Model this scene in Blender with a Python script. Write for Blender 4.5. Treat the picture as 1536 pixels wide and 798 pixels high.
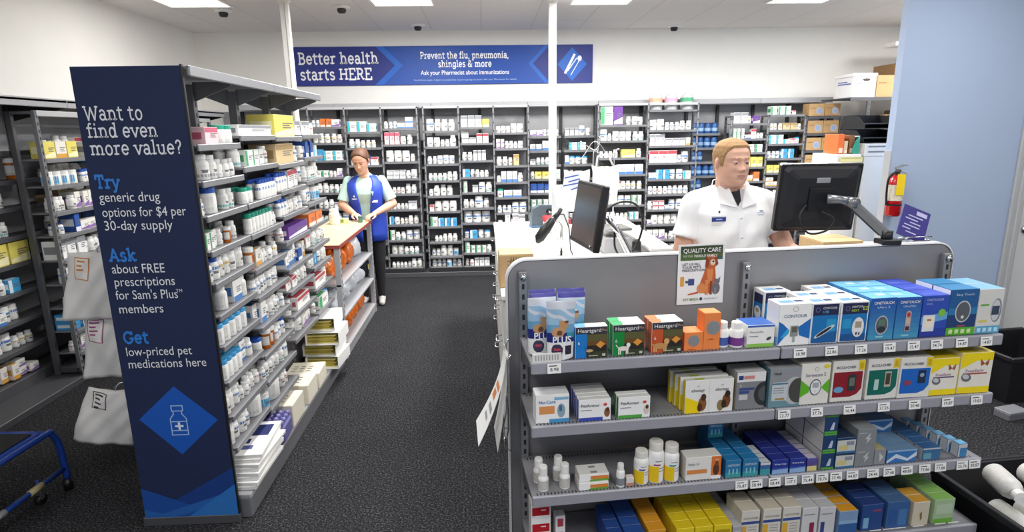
# Pharmacy behind a shop counter: shelving gondolas of medicine, a counter display, two staff.
import bpy, bmesh, math, random
from mathutils import Vector, Matrix
from mathutils.bvhtree import BVHTree

for o in list(bpy.data.objects): bpy.data.objects.remove(o)
SC = bpy.context.scene
COL = SC.collection
PI = math.pi
sin, cos = math.sin, math.cos

# ---------------------------------------------------------------- camera
def mkcam():
    cd = bpy.data.cameras.new('camera'); co = bpy.data.objects.new('camera', cd)
    COL.objects.link(co)
    f = 892.0
    cd.sensor_fit = 'HORIZONTAL'; cd.sensor_width = 36.0
    cd.lens = 36.0 * f / 1536.0
    cd.clip_start = 0.05; cd.clip_end = 100
    dn = Vector((62.0, -3951.0, -f)).normalized(); up = -dn
    a = Vector((-42.0, 201.0, -f)); a -= up * a.dot(up); a.normalize()
    x = a.cross(up)
    R = Matrix((x, a, up))
    co.matrix_world = Matrix.Translation((0, 0, 1.8)) @ R.to_4x4()
    SC.camera = co
mkcam()

# ---------------------------------------------------------------- look
SC.view_settings.view_transform = 'Standard'
SC.view_settings.look = 'None'
SC.view_settings.gamma = 1.0
SC.view_settings.use_curve_mapping = False
SC.view_settings.exposure = 0.06
SC.cycles.max_bounces = 10
SC.cycles.diffuse_bounces = 8
SC.cycles.caustics_reflective = False
SC.cycles.caustics_refractive = False
SC.cycles.sample_clamp_indirect = 4.0

wd = bpy.data.worlds.new('world'); SC.world = wd; wd.use_nodes = True
wd.node_tree.nodes['Background'].inputs[0].default_value = (0.80, 0.86, 1.0, 1)
wd.node_tree.nodes['Background'].inputs[1].default_value = 0.74     # the bright sales floor behind the photographer

LAMP_ROWS = ((5.80, 100.0), (2.95, 33.0), (.10, 28.0))          # y centre of each troffer row, watts per lamp
LAMP_XS = (-2.74, -0.76, 1.19, 3.20, 5.12)  # last column is unseen, added to brighten the upper right wall
def area(name, loc, sx, sy, watts, col=(1, 0.985, 0.955)):
    ld = bpy.data.lights.new(name, 'AREA'); ld.shape = 'RECTANGLE'; ld.size = sx; ld.size_y = sy
    ld.energy = watts; ld.color = col
    lo = bpy.data.objects.new(name, ld); COL.objects.link(lo); lo.location = loc
    return lo

# ---------------------------------------------------------------- materials
def lin(h):
    h = h.lstrip('#'); v = [int(h[i:i + 2], 16) / 255 for i in (0, 2, 4)]
    return tuple((c / 12.92 if c <= 0.04045 else ((c + 0.055) / 1.055) ** 2.4) for c in v)
_M = {}
def mat(h, rough=0.5, metal=0.0, noise=0.05, scale=30.0, emit=0.0, alpha=1.0, trans=0.0, spec=0.5, bump=0.0, coat=0.0):
    key = (h, rough, metal, noise, scale, emit, alpha, trans, spec, bump, coat)
    if key in _M: return _M[key]
    m = bpy.data.materials.new('paint_' + h.strip('#')); m.use_nodes = True
    nt = m.node_tree; p = nt.nodes['Principled BSDF']
    c = lin(h)
    p.inputs['Base Color'].default_value = (*c, 1); p.inputs['Roughness'].default_value = rough
    p.inputs['Metallic'].default_value = metal; p.inputs['Specular IOR Level'].default_value = spec
    p.inputs['Alpha'].default_value = alpha
    if trans: p.inputs['Transmission Weight'].default_value = trans
    if coat: p.inputs['Coat Weight'].default_value = coat
    if emit:
        p.inputs['Emission Color'].default_value = (*c, 1); p.inputs['Emission Strength'].default_value = emit
    if noise or bump:
        tc = nt.nodes.new('ShaderNodeTexCoord'); nz = nt.nodes.new('ShaderNodeTexNoise')
        nz.inputs['Scale'].default_value = scale; nz.inputs['Detail'].default_value = 3
        nt.links.new(tc.outputs['Object'], nz.inputs['Vector'])
        if noise:
            mx = nt.nodes.new('ShaderNodeMix'); mx.data_type = 'RGBA'
            mx.inputs[6].default_value = (*[max(0, v * (1 - noise * 2)) for v in c], 1)
            mx.inputs[7].default_value = (*[min(1, v * (1 + noise * 2)) for v in c], 1)
            nt.links.new(nz.outputs[0], mx.inputs[0]); nt.links.new(mx.outputs[2], p.inputs['Base Color'])
        if bump:
            b = nt.nodes.new('ShaderNodeBump'); b.inputs['Strength'].default_value = bump; b.inputs['Distance'].default_value = 0.01
            nt.links.new(nz.outputs[0], b.inputs['Height']); nt.links.new(b.outputs[0], p.inputs['Normal'])
    _M[key] = m
    return m
def carpet_mat():
    m = bpy.data.materials.new('charcoal_carpet'); m.use_nodes = True; nt = m.node_tree; p = nt.nodes['Principled BSDF']
    p.inputs['Roughness'].default_value = 0.95; p.inputs['Specular IOR Level'].default_value = 0.1
    tc = nt.nodes.new('ShaderNodeTexCoord')
    n1 = nt.nodes.new('ShaderNodeTexNoise'); n1.inputs['Scale'].default_value = 100; n1.inputs['Detail'].default_value = 4; n1.inputs['Roughness'].default_value = 0.8
    n2 = nt.nodes.new('ShaderNodeTexNoise'); n2.inputs['Scale'].default_value = 2.2
    for n in (n1, n2): nt.links.new(tc.outputs['Object'], n.inputs['Vector'])
    cr = nt.nodes.new('ShaderNodeValToRGB')
    e = cr.color_ramp.elements
    e[0].position = 0.38; e[0].color = (*lin('#1e1e21'), 1); e[1].position = 0.72; e[1].color = (*lin('#85858a'), 1)
    k = cr.color_ramp.elements.new(0.52); k.color = (*lin('#2e2e31'), 1)
    nt.links.new(n1.outputs[0], cr.inputs[0])
    mx = nt.nodes.new('ShaderNodeMix'); mx.data_type = 'RGBA'; mx.blend_type = 'MULTIPLY'; mx.inputs[0].default_value = 0.35
    nt.links.new(cr.outputs[0], mx.inputs[6]); nt.links.new(n2.outputs[0], mx.inputs[7])
    nt.links.new(mx.outputs[2], p.inputs['Base Color'])
    b = nt.nodes.new('ShaderNodeBump'); b.inputs['Strength'].default_value = 0.5; b.inputs['Distance'].default_value = 0.006
    nt.links.new(n1.outputs[0], b.inputs['Height']); nt.links.new(b.outputs[0], p.inputs['Normal'])
    return m
def tile_mat():
    m = bpy.data.materials.new('ceiling_tile'); m.use_nodes = True; nt = m.node_tree; p = nt.nodes['Principled BSDF']
    p.inputs['Roughness'].default_value = 0.9
    tc = nt.nodes.new('ShaderNodeTexCoord')
    br = nt.nodes.new('ShaderNodeTexBrick'); br.offset = 0.0; br.squash = 1.0
    br.inputs['Scale'].default_value = 1.0; br.inputs['Mortar Size'].default_value = 0.011; br.inputs['Brick Width'].default_value = 0.61; br.inputs['Row Height'].default_value = 1.22
    br.inputs['Color1'].default_value = (*lin('#e4e1df'), 1); br.inputs['Color2'].default_value = (*lin('#e0dddb'), 1); br.inputs['Mortar'].default_value = (*lin('#d6d3d1'), 1)
    nt.links.new(tc.outputs['Object'], br.inputs['Vector'])
    nz = nt.nodes.new('ShaderNodeTexNoise'); nz.inputs['Scale'].default_value = 160
    nt.links.new(tc.outputs['Object'], nz.inputs['Vector'])
    mx = nt.nodes.new('ShaderNodeMix'); mx.data_type = 'RGBA'; mx.blend_type = 'OVERLAY'; mx.inputs[0].default_value = 0.12
    nt.links.new(br.outputs[0], mx.inputs[6]); nt.links.new(nz.outputs[0], mx.inputs[7]); nt.links.new(mx.outputs[2], p.inputs['Base Color'])
    return m
WHITE = mat('#f2f1ee', 0.45); OFFWH = mat('#e4e1da', 0.55); PLASTIC = mat('#f3f3f1', 0.35, noise=0.02)
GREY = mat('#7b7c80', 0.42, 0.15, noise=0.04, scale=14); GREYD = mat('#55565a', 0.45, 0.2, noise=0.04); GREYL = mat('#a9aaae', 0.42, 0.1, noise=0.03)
LILAC = mat('#a3a3ad', 0.45, 0.1, noise=0.03)
BLACK = mat('#17171a', 0.4, noise=0.1); DARK = mat('#26272a', 0.6, noise=0.08); CHROME = mat('#c8cacc', 0.18, 1.0, noise=0.02)
NAVY = mat('#232a45', 0.5, noise=0.03); BLUE = mat('#1a57b0', 0.45, noise=0.04)
PANELG = mat('#8e8d8f', 0.38, 0.25, noise=0.03, scale=9)

# ---------------------------------------------------------------- mesh builder
class MB:
    def __init__(s): s.v = []; s.f = []; s.mi = []; s.sm = []; s.mats = []
    def m(s, mt):
        if mt not in s.mats: s.mats.append(mt)
        return s.mats.index(mt)
    def add(s, vs, fs, mt, smooth=False):
        b = len(s.v); s.v.extend([tuple(p) for p in vs]); i = s.m(mt)
        for f in fs: s.f.append(tuple(b + k for k in f)); s.mi.append(i); s.sm.append(smooth)
        return s
    def box(s, x0, x1, y0, y1, z0, z1, mt, ch=0.0, M=None):
        if x0 > x1: x0, x1 = x1, x0
        if y0 > y1: y0, y1 = y1, y0
        if z0 > z1: z0, z1 = z1, z0
        if ch <= 0:
            vs = [(x, y, z) for z in (z0, z1) for y in (y0, y1) for x in (x0, x1)]
            fs = [(0, 2, 3, 1), (4, 5, 7, 6), (0, 1, 5, 4), (2, 6, 7, 3), (0, 4, 6, 2), (1, 3, 7, 5)]
        else:
            ch = min(ch, (x1 - x0) * .45, (y1 - y0) * .45, (z1 - z0) * .45)
            vs = []; ix = {}
            for cx in (0, 1):
                for cy in (0, 1):
                    for cz in (0, 1):
                        X, Y, Z = (x0, x1)[cx], (y0, y1)[cy], (z0, z1)[cz]
                        dx, dy, dz = (ch, -ch)[cx], (ch, -ch)[cy], (ch, -ch)[cz]
                        ix[cx, cy, cz, 0] = len(vs); vs.append((X, Y + dy, Z + dz))
                        ix[cx, cy, cz, 1] = len(vs); vs.append((X + dx, Y, Z + dz))
                        ix[cx, cy, cz, 2] = len(vs); vs.append((X + dx, Y + dy, Z))
            g = lambda a, b, c, k: ix[a, b, c, k]
            fs = []
            for a in (0, 1):
                q = [g(a, 0, 0, 0), g(a, 1, 0, 0), g(a, 1, 1, 0), g(a, 0, 1, 0)]; fs.append(q if a else q[::-1])
                q = [g(0, a, 0, 1), g(1, a, 0, 1), g(1, a, 1, 1), g(0, a, 1, 1)]; fs.append(q[::-1] if a else q)
                q = [g(0, 0, a, 2), g(1, 0, a, 2), g(1, 1, a, 2), g(0, 1, a, 2)]; fs.append(q if a else q[::-1])
            for a in (0, 1):
                for b in (0, 1):
                    fl = (a + b) % 2
                    q = [g(a, b, 0, 0), g(a, b, 0, 1), g(a, b, 1, 1), g(a, b, 1, 0)]; fs.append(q if fl else q[::-1])
                    q = [g(a, 0, b, 0), g(a, 0, b, 2), g(a, 1, b, 2), g(a, 1, b, 0)]; fs.append(q[::-1] if fl else q)
                    q = [g(0, a, b, 1), g(0, a, b, 2), g(1, a, b, 2), g(1, a, b, 1)]; fs.append(q if fl else q[::-1])
                    for c in (0, 1):
                        q = [g(a, b, c, 0), g(a, b, c, 1), g(a, b, c, 2)]; fs.append(q[::-1] if (a + b + c) % 2 else q)
        if M is not None: vs = [M @ Vector(p) for p in vs]
        return s.add(vs, fs, mt)
    def lathe(s, prof, mt, n=14, M=None, smooth=True, mats=None):
        vs = []; fs = []; base = len(s.v)
        rows = []
        for r, z in prof:
            if r <= 1e-6: rows.append([len(vs)]); vs.append((0, 0, z))
            else:
                rows.append(list(range(len(vs), len(vs) + n)))
                vs.extend((r * cos(2 * PI * k / n), r * sin(2 * PI * k / n), z) for k in range(n))
        mis = []
        for j in range(len(rows) - 1):
            A, B = rows[j], rows[j + 1]; mm = mats[j] if mats else mt
            for k in range(n):
                k2 = (k + 1) % n
                if len(A) == 1 and len(B) == 1: continue
                if len(A) == 1: fs.append((A[0], B[k2], B[k]))
                elif len(B) == 1: fs.append((A[k], A[k2], B[0]))
                else: fs.append((A[k], A[k2], B[k2], B[k]))
                mis.append(mm)
        if M is not None: vs = [M @ Vector(p) for p in vs]
        s.v.extend([tuple(p) for p in vs])
        for f, mm in zip(fs, mis):
            s.f.append(tuple(base + k for k in f)); s.mi.append(s.m(mm)); s.sm.append(smooth)
        return s
    def cyl(s, r, z0, z1, mt, n=14, M=None, smooth=True):
        return s.lathe([(0, z0), (r, z0), (r, z1), (0, z1)], mt, n, M, smooth)
    def tube(s, pts, r, mt, n=8, closed=False, smooth=True):
        pts = [Vector(p) for p in pts]; N = len(pts); rs = r if isinstance(r, (list, tuple)) else [r] * N
        vs = []; fs = []; ref = None
        for i, p in enumerate(pts):
            a = pts[(i - 1) % N] if (i > 0 or closed) else p; b = pts[(i + 1) % N] if (i < N - 1 or closed) else p
            t = (b - a).normalized()
            if ref is None: ref = Vector((0, 0, 1)) if abs(t.z) < .9 else Vector((1, 0, 0))
            u = (ref - t * ref.dot(t)).normalized(); w = t.cross(u); ref = u
            vs.extend(p + (u * cos(2 * PI * k / n) + w * sin(2 * PI * k / n)) * rs[i] for k in range(n))
        for i in range(N if closed else N - 1):
            j = (i + 1) % N
            for k in range(n):
                k2 = (k + 1) % n; fs.append((i * n + k, i * n + k2, j * n + k2, j * n + k))
        if not closed: fs.append(tuple(range(n))[::-1]); fs.append(tuple((N - 1) * n + k for k in range(n)))
        return s.add(vs, fs, mt, smooth)
    def prism(s, poly, d0, d1, mt, M=None):
        """2D polygon (x,y) extruded along z d0..d1"""
        n = len(poly); vs = [(x, y, d0) for x, y in poly] + [(x, y, d1) for x, y in poly]
        fs = [tuple(range(n))[::-1], tuple(range(n, 2 * n))] + [(k, (k + 1) % n, n + (k + 1) % n, n + k) for k in range(n)]
        if M is not None: vs = [M @ Vector(p) for p in vs]
        return s.add(vs, fs, mt)
    def loft(s, rings, mt, smooth=True, cap=True):
        n = len(rings[0]); vs = [p for r in rings for p in r]; fs = []
        for i in range(len(rings) - 1):
            for k in range(n):
                k2 = (k + 1) % n; fs.append((i * n + k, i * n + k2, (i + 1) * n + k2, (i + 1) * n + k))
        if cap: fs.append(tuple(range(n))[::-1]); fs.append(tuple((len(rings) - 1) * n + k for k in range(n)))
        return s.add(vs, fs, mt, smooth)
    def ell(s, c, r, mt, n=16, m=10, M=None):
        prof = [(sin(PI * j / m), -cos(PI * j / m)) for j in range(m + 1)]
        prof[0] = (0, -1); prof[-1] = (0, 1)
        T = Matrix.Translation(c) @ (M or Matrix()) @ Matrix.Diagonal((*r, 1))
        return s.lathe(prof, mt, n, T)
    def merge(s, o, M=None):
        vs = o.v if M is None else [M @ Vector(p) for p in o.v]
        b = len(s.v); s.v.extend([tuple(p) for p in vs]); mp = [s.m(x) for x in o.mats]
        s.f.extend(tuple(b + k for k in f) for f in o.f); s.mi.extend(mp[i] for i in o.mi); s.sm.extend(o.sm)
        return s
    def mesh(s, name):
        me = bpy.data.meshes.new(name); me.from_pydata(s.v, [], s.f)
        for mt in s.mats: me.materials.append(mt)
        me.polygons.foreach_set('material_index', s.mi); me.polygons.foreach_set('use_smooth', s.sm)
        me.update(); return me
    def build(s, name, parent=None, M=None):
        o = bpy.data.objects.new(name, s.mesh(name)); COL.objects.link(o)
        if M is not None: o.matrix_world = M
        if parent is not None: o.parent = parent
        return o

def tag(o, label=None, cat=None, group=None, kind=None):
    if label: o['label'] = label
    if cat: o['category'] = cat
    if group: o['group'] = group
    if kind: o['kind'] = kind
    return o
def empty(name, label, cat, loc=(0, 0, 0), rz=0.0, group=None):
    o = bpy.data.objects.new(name, None); COL.objects.link(o); o.empty_display_size = 0.05
    o.location = loc; o.rotation_euler = (0, 0, rz)
    return tag(o, label, cat, group)
def copy_tree(o, parent=None):
    c = o.copy(); COL.objects.link(c)
    if parent is not None: c.parent = parent
    for ch in o.children: copy_tree(ch, c)
    return c
def RZ(a): return Matrix.Rotation(a, 4, 'Z')
def T(x, y, z): return Matrix.Translation((x, y, z))
def frame(o, ux, uy):
    """matrix whose x axis is ux, y axis uy, z the outward normal"""
    ux = Vector(ux).normalized(); uy = Vector(uy).normalized(); n = ux.cross(uy).normalized()
    return Matrix(((ux.x, uy.x, n.x, o[0]), (ux.y, uy.y, n.y, o[1]), (ux.z, uy.z, n.z, o[2]), (0, 0, 0, 1)))

# ---------------------------------------------------------------- lettering
_TX = {}
def text_mesh(body, size=1.0, align='LEFT', bold=0.0, spacing=1.0):
    key = (body, align, bold, spacing)
    if key not in _TX:
        cu = bpy.data.curves.new('t', 'FONT'); cu.body = body; cu.size = 1.0; cu.align_x = align; cu.offset = bold; cu.space_character = spacing
        cu.resolution_u = 3
        ob = bpy.data.objects.new('t', cu); me = ob.to_mesh()
        vs = [(v.co.x, v.co.y) for v in me.vertices]; fs = [tuple(p.vertices) for p in me.polygons]
        ob.to_mesh_clear(); bpy.data.objects.remove(ob); bpy.data.curves.remove(cu)
        _TX[key] = (vs, fs)
    vs, fs = _TX[key]
    return [(x * size, y * size) for x, y in vs], fs
# single-stroke slab-serif letters: P polylines, A arcs (cx,cy,rx,ry,a0,a1), S serifs (x,y,half)
def _g(w, P=(), A=(), S=()): return dict(w=w, P=P, A=A, S=S)
_SL = {
 'W': _g(1.06, P=[[(.1, .72), (.31, 0), (.53, .66), (.75, 0), (.96, .72)]], S=[(.1, .72, .1), (.96, .72, .1)]),
 'T': _g(.66, P=[[(.33, 0), (.33, .72)], [(.06, .52), (.06, .72), (.6, .72), (.6, .52)]], S=[(.33, 0, .13)]),
 'A': _g(.76, P=[[(.1, 0), (.38, .72), (.66, 0)], [(.2, .24), (.56, .24)]], S=[(.1, 0, .11), (.66, 0, .11)]),
 'G': _g(.76, A=[(.38, .36, .31, .36, 40, 330)], P=[[(.65, .18), (.65, .34)], [(.64, .56), (.64, .72)]], S=[(.6, .34, .13)]),
 'B': _g(.68, P=[[(.16, 0), (.16, .72)], [(.06, .72), (.36, .72)], [(.06, 0), (.38, 0)], [(.16, .39), (.36, .39)]], A=[(.36, .555, .18, .165, -90, 90), (.38, .195, .22, .195, -90, 90)]),
 'H': _g(.82, P=[[(.17, 0), (.17, .72)], [(.65, 0), (.65, .72)], [(.17, .37), (.65, .37)]], S=[(.17, 0, .13), (.17, .72, .13), (.65, 0, .13), (.65, .72, .13)]),
 'E': _g(.66, P=[[(.16, 0), (.16, .72)], [(.05, .72), (.58, .72), (.58, .56)], [(.05, 0), (.6, 0), (.6, .17)], [(.16, .37), (.42, .37)]], S=()),
 'R': _g(.72, P=[[(.16, 0), (.16, .72)], [(.06, .72), (.38, .72)], [(.16, .35), (.38, .35)], [(.38, .35), (.6, 0)]], A=[(.38, .535, .19, .185, -90, 90)], S=[(.16, 0, .12), (.62, 0, .08)]),
 'P': _g(.66, P=[[(.16, 0), (.16, .72)], [(.06, .72), (.38, .72)], [(.16, .32), (.38, .32)]], A=[(.38, .52, .2, .2, -90, 90)], S=[(.16, 0, .13)]),
 'a': _g(.58, A=[(.25, .15, .18, .15, 0, 360), (.25, .36, .18, .16, 0, 150)], P=[[(.43, .36), (.43, .06), (.54, 0)]]),
 'd': _g(.64, A=[(.28, .26, .2, .26, 0, 360)], P=[[(.49, 0), (.49, .76)]], S=[(.44, .76, .07), (.54, 0, .06)]),
 'e': _g(.58, A=[(.29, .26, .22, .26, 0, 320)], P=[[(.08, .27), (.5, .27)]]),
 'f': _g(.42, P=[[(.18, 0), (.18, .58)], [(.04, .5), (.38, .5)]], A=[(.3, .58, .12, .17, 60, 180)], S=[(.2, 0, .14)]),
 'g': _g(.6, A=[(.27, .27, .2, .24, 0, 360), (.27, -.08, .2, .14, 180, 360)], P=[[(.47, .5), (.47, -.08)]], S=[(.51, .5, .06)]),
 'h': _g(.68, P=[[(.16, 0), (.16, .76)], [(.52, 0), (.52, .32)]], A=[(.34, .32, .18, .19, 0, 180)], S=[(.1, .76, .07), (.16, 0, .12), (.52, 0, .12)]),
 'i': _g(.36, P=[[(.18, 0), (.18, .5)], [(.18, .66), (.18, .72)]], S=[(.13, .5, .08), (.18, 0, .14)]),
 'k': _g(.64, P=[[(.16, 0), (.16, .76)], [(.16, .2), (.48, .5)], [(.27, .3), (.52, 0)]], S=[(.1, .76, .07), (.16, 0, .11), (.5, .5, .1), (.54, 0, .1)]),
 'l': _g(.34, P=[[(.17, 0), (.17, .76)]], S=[(.12, .76, .07), (.17, 0, .14)]),
 'm': _g(1.0, P=[[(.16, 0), (.16, .5)], [(.5, 0), (.5, .33)], [(.84, 0), (.84, .33)]], A=[(.33, .33, .17, .17, 0, 180), (.67, .33, .17, .17, 0, 180)], S=[(.1, .5, .07), (.16, 0, .12), (.5, 0, .11), (.84, 0, .12)]),
 'n': _g(.68, P=[[(.16, 0), (.16, .5)], [(.52, 0), (.52, .32)]], A=[(.34, .32, .18, .18, 0, 180)], S=[(.1, .5, .07), (.16, 0, .12), (.52, 0, .12)]),
 'o': _g(.6, A=[(.3, .25, .22, .26, 0, 360)]),
 'p': _g(.64, P=[[(.15, -.2), (.15, .5)]], A=[(.35, .25, .2, .26, 0, 360)], S=[(.1, .5, .07), (.15, -.2, .12)]),
 'r': _g(.5, P=[[(.18, 0), (.18, .5)]], A=[(.36, .32, .18, .18, 60, 180)], S=[(.12, .5, .08), (.18, 0, .15)]),
 's': _g(.52, A=[(.26, .385, .17, .125, 30, 270), (.26, .13, .19, .13, -150, 90)]),
 't': _g(.44, P=[[(.17, .66), (.17, .12)], [(.03, .5), (.37, .5)]], A=[(.29, .12, .12, .13, 180, 310)]),
 'u': _g(.68, P=[[(.15, .5), (.15, .18)], [(.51, .5), (.51, 0)]], A=[(.33, .18, .18, .18, 180, 360)], S=[(.1, .5, .07), (.46, .5, .07), (.57, 0, .06)]),
 'v': _g(.6, P=[[(.08, .5), (.3, 0), (.52, .5)]], S=[(.08, .5, .1), (.52, .5, .1)]),
 'y': _g(.6, P=[[(.08, .5), (.31, 0)], [(.52, .5), (.24, -.16), (.1, -.2)]], S=[(.08, .5, .1), (.52, .5, .1)]),
 '?': _g(.5, A=[(.25, .54, .17, .18, -50, 170)], P=[[(.34, .4), (.25, .32), (.25, .2)], [(.25, .02), (.25, .08)]]),
 ',': _g(.28, P=[[(.14, .04), (.08, -.14)]]),
 '&': _g(.78, A=[(.33, .55, .15, .17, -20, 230), (.32, .2, .24, .2, 110, 330)], P=[[(.24, .42), (.68, 0)], [(.53, .14), (.62, .34)]], S=[(.62, .36, .1)]),
 ' ': _g(.3),
}
def slab_polys(s, size, t=.105):
    """quads and discs in 2D for a slab-serif string; returns (polys, width)"""
    out = []; x = 0.0
    def seg(a, b, w):
        dx, dy = b[0] - a[0], b[1] - a[1]; L = math.hypot(dx, dy)
        if L < 1e-6: return
        nx, ny = -dy / L * w / 2, dx / L * w / 2
        ex, ey = dx / L * w * .25, dy / L * w * .25
        out.append([((x + p[0]) * size, p[1] * size) for p in ((a[0] - ex + nx, a[1] - ey + ny), (a[0] - ex - nx, a[1] - ey - ny), (b[0] + ex - nx, b[1] + ey - ny), (b[0] + ex + nx, b[1] + ey + ny))])
    for c in s:
        g = _SL[c]
        for pl in g['P']:
            for a, b in zip(pl, pl[1:]): seg(a, b, t)
        for cx, cy, rx, ry, a0, a1 in g['A']:
            n = max(5, int(abs(a1 - a0) / 24)); pts = [(cx + (rx - t * .1) * cos(math.radians(a0 + (a1 - a0) * k / n)), cy + (ry - t * .1) * sin(math.radians(a0 + (a1 - a0) * k / n))) for k in range(n + 1)]
            for a, b in zip(pts, pts[1:]): seg(a, b, t)
        for sx, sy, h in g['S']:
            yy = sy + t * .32 if sy < .3 and sy > -.1 else (sy - t * .3 if sy > .3 else sy)
            seg((sx - h, yy), (sx + h, yy), t * .8)
        x += g['w'] + .02
    return out, x * size
class Art:
    """flat printing: polygons in (x,y) on layers a fraction of a millimetre apart"""
    def __init__(s, step=0.0004): s.it = []; s.step = step; s.l = 1
    def poly(s, pts, mt, lay=None):
        l = s.l if lay is None else lay; s.it.append((list(pts), [tuple(range(len(pts)))], mt, l)); return s
    def rect(s, x0, y0, x1, y1, mt, lay=None): return s.poly([(x0, y0), (x1, y0), (x1, y1), (x0, y1)], mt, lay)
    def disc(s, x, y, rx, ry, mt, lay=None, n=16, a0=0, rot=0.0):
        P = []
        for k in range(n):
            a = 2 * PI * k / n + a0; px, py = rx * cos(a), ry * sin(a)
            P.append((x + px * cos(rot) - py * sin(rot), y + px * sin(rot) + py * cos(rot)))
        return s.poly(P, mt, lay)
    def ring(s, x, y, r, w, mt, lay=None, n=20):
        for k in range(n):
            a, b = 2 * PI * k / n, 2 * PI * (k + 1) / n
            s.poly([(x + r * cos(a), y + r * sin(a)), (x + (r + w) * cos(a), y + (r + w) * sin(a)), (x + (r + w) * cos(b), y + (r + w) * sin(b)), (x + r * cos(b), y + r * sin(b))], mt, lay)
        return s
    def line(s, pts, w, mt, lay=None):
        for a, b in zip(pts, pts[1:]):
            dx, dy = b[0] - a[0], b[1] - a[1]; L = math.hypot(dx, dy) or 1
            nx, ny = -dy / L * w / 2, dx / L * w / 2; ex, ey = dx / L * w / 2, dy / L * w / 2
            s.poly([(a[0] - ex + nx, a[1] - ey + ny), (a[0] - ex - nx, a[1] - ey - ny), (b[0] + ex - nx, b[1] + ey - ny), (b[0] + ex + nx, b[1] + ey + ny)], mt, lay)
        return s
    def text(s, body, x, y, size, mt, align='LEFT', bold=0.0, lay=None, width=None, rot=0.0):
        vs, fs = text_mesh(body, size, align, bold)
        if width and vs:
            w = max(p[0] for p in vs) - min(p[0] for p in vs); k = width / w; vs = [(p[0] * k, p[1]) for p in vs]
        c, n_ = cos(rot), sin(rot)
        s.it.append(([(x + p[0] * c - p[1] * n_, y + p[0] * n_ + p[1] * c) for p in vs], fs, mt, s.l if lay is None else lay)); return s
    def slab(s, body, x, y, size, mt, align='LEFT', t=.105, width=None, lay=None):
        ps, w = slab_polys(body, size, t); k = width / w if width else 1.0
        ox = x if align == 'LEFT' else x - w * k / 2
        for p in ps: s.poly([(ox + q[0] * k, y + q[1]) for q in p], mt, lay)
        return s
    def clip(s, x0, y0, x1, y1):
        """keep the printing inside the face it is printed on"""
        out = []
        for pts, fs, mt, l in s.it:
            if len(fs) == 1:
                for ax, lim, sg in ((0, x0, 1), (0, x1, -1), (1, y0, 1), (1, y1, -1)):
                    q = []
                    for i in range(len(pts)):
                        a, b = pts[i - 1], pts[i]; da, db = (a[ax] - lim) * sg, (b[ax] - lim) * sg
                        if (da >= 0) != (db >= 0): f = da / (da - db); q.append((a[0] + (b[0] - a[0]) * f, a[1] + (b[1] - a[1]) * f))
                        if db >= 0: q.append(b)
                    pts = q
                    if len(pts) < 3: break
                if len(pts) < 3: continue
                fs = [tuple(range(len(pts)))]
            out.append((pts, fs, mt, l))
        s.it = out; return s
    def into(s, mb, M):
        for i, (pts, fs, mt, l) in enumerate(s.it):
            h = (l + .09 * (i % 10)) * s.step
            mb.add([M @ Vector((p[0], p[1], h)) for p in pts], fs, mt)
        return mb
    def build(s, name, M, parent=None):
        mb = MB(); s.into(mb, M); return mb.build(name, parent)
ORD = ['first', 'second', 'third', 'fourth', 'fifth', 'sixth', 'seventh', 'eighth', 'ninth', 'tenth', 'eleventh', 'twelfth', 'thirteenth', 'fourteenth', 'fifteenth']
def nth(i): return ORD[i] if i < 15 else '%d%s' % (i + 1, 'th' if 10 <= (i + 1) % 100 <= 20 else {1: 'st', 2: 'nd', 3: 'rd'}.get((i + 1) % 10, 'th'))
# ================================================================ THE ROOM
def struct(name, mb, parent=None):
    o = mb.build(name, parent); o['kind'] = 'structure'; return o
YB, XL, XR, ZC = 7.95, -3.56, 5.75, 3.05
WALL = mat('#eae9e5', 0.75, noise=0.02, scale=3); BWALL = mat('#a5b6d1', 0.55, noise=0.02, scale=2)
struct('floor', MB().box(XL, XR, -3.2, YB, -0.08, 0, carpet_mat()))
struct('ceiling', MB().box(XL, XR, -3.2, YB, ZC, ZC + .08, tile_mat()))
struct('wall_back', MB().box(XL - .1, XR + .1, YB, YB + .1, 0, ZC, WALL))
struct('wall_left', MB().box(XL - .1, XL, -3.2, YB, 0, ZC, WALL))
struct('wall_right', MB().box(XR, XR + .1, -3.2, YB, 0, ZC, WALL))
# light blue partition at the right, with a doorway in it
mb = MB(); mb.box(3.012, 4.06, 4.35, 4.42, 0, ZC, BWALL); mb.box(4.06, 5.06, 4.35, 4.42, 2.12, ZC, BWALL); mb.box(5.06, XR, 4.35, 4.42, 0, ZC, BWALL)
struct('wall_blue', mb)
DOORG = mat('#b2b4b7', .5, noise=.02)
mb = MB()
for x0, x1 in ((3.985, 4.085), (5.035, 5.135)): mb.box(x0, x1, 4.325, 4.35, 0, 2.15, DOORG, .006); mb.box(x0 + .03, x1 - .03, 4.30, 4.33, 0, 2.14, DOORG, .006)
mb.box(3.985, 5.135, 4.325, 4.35, 2.11, 2.2, DOORG, .006)
struct('trim_1', mb)
d = struct('door_1', MB().box(4.075, 5.045, 4.37, 4.41, .01, 2.11, mat('#d6d7d8', .45, noise=.02), .004))
mb = MB(); mb.cyl(.026, 0, .012, CHROME, 16, T(4.16, 4.37, 1.0) @ Matrix.Rotation(PI / 2, 4, 'X')); mb.tube([(4.16, 4.36, 1.0), (4.16, 4.31, 1.0), (4.28, 4.305, 1.0)], .009, CHROME)
h = struct('door_handle', mb, d)
BASEB = mat('#4a4a4d', .6, noise=.03)
struct('baseboard_blue', MB().box(3.04, 3.984, 4.335, 4.35, 0, .1, BASEB, .003))
struct('baseboard_back', MB().box(XL, XR, YB - .015, YB, 0, .1, BASEB, .003))
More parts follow.
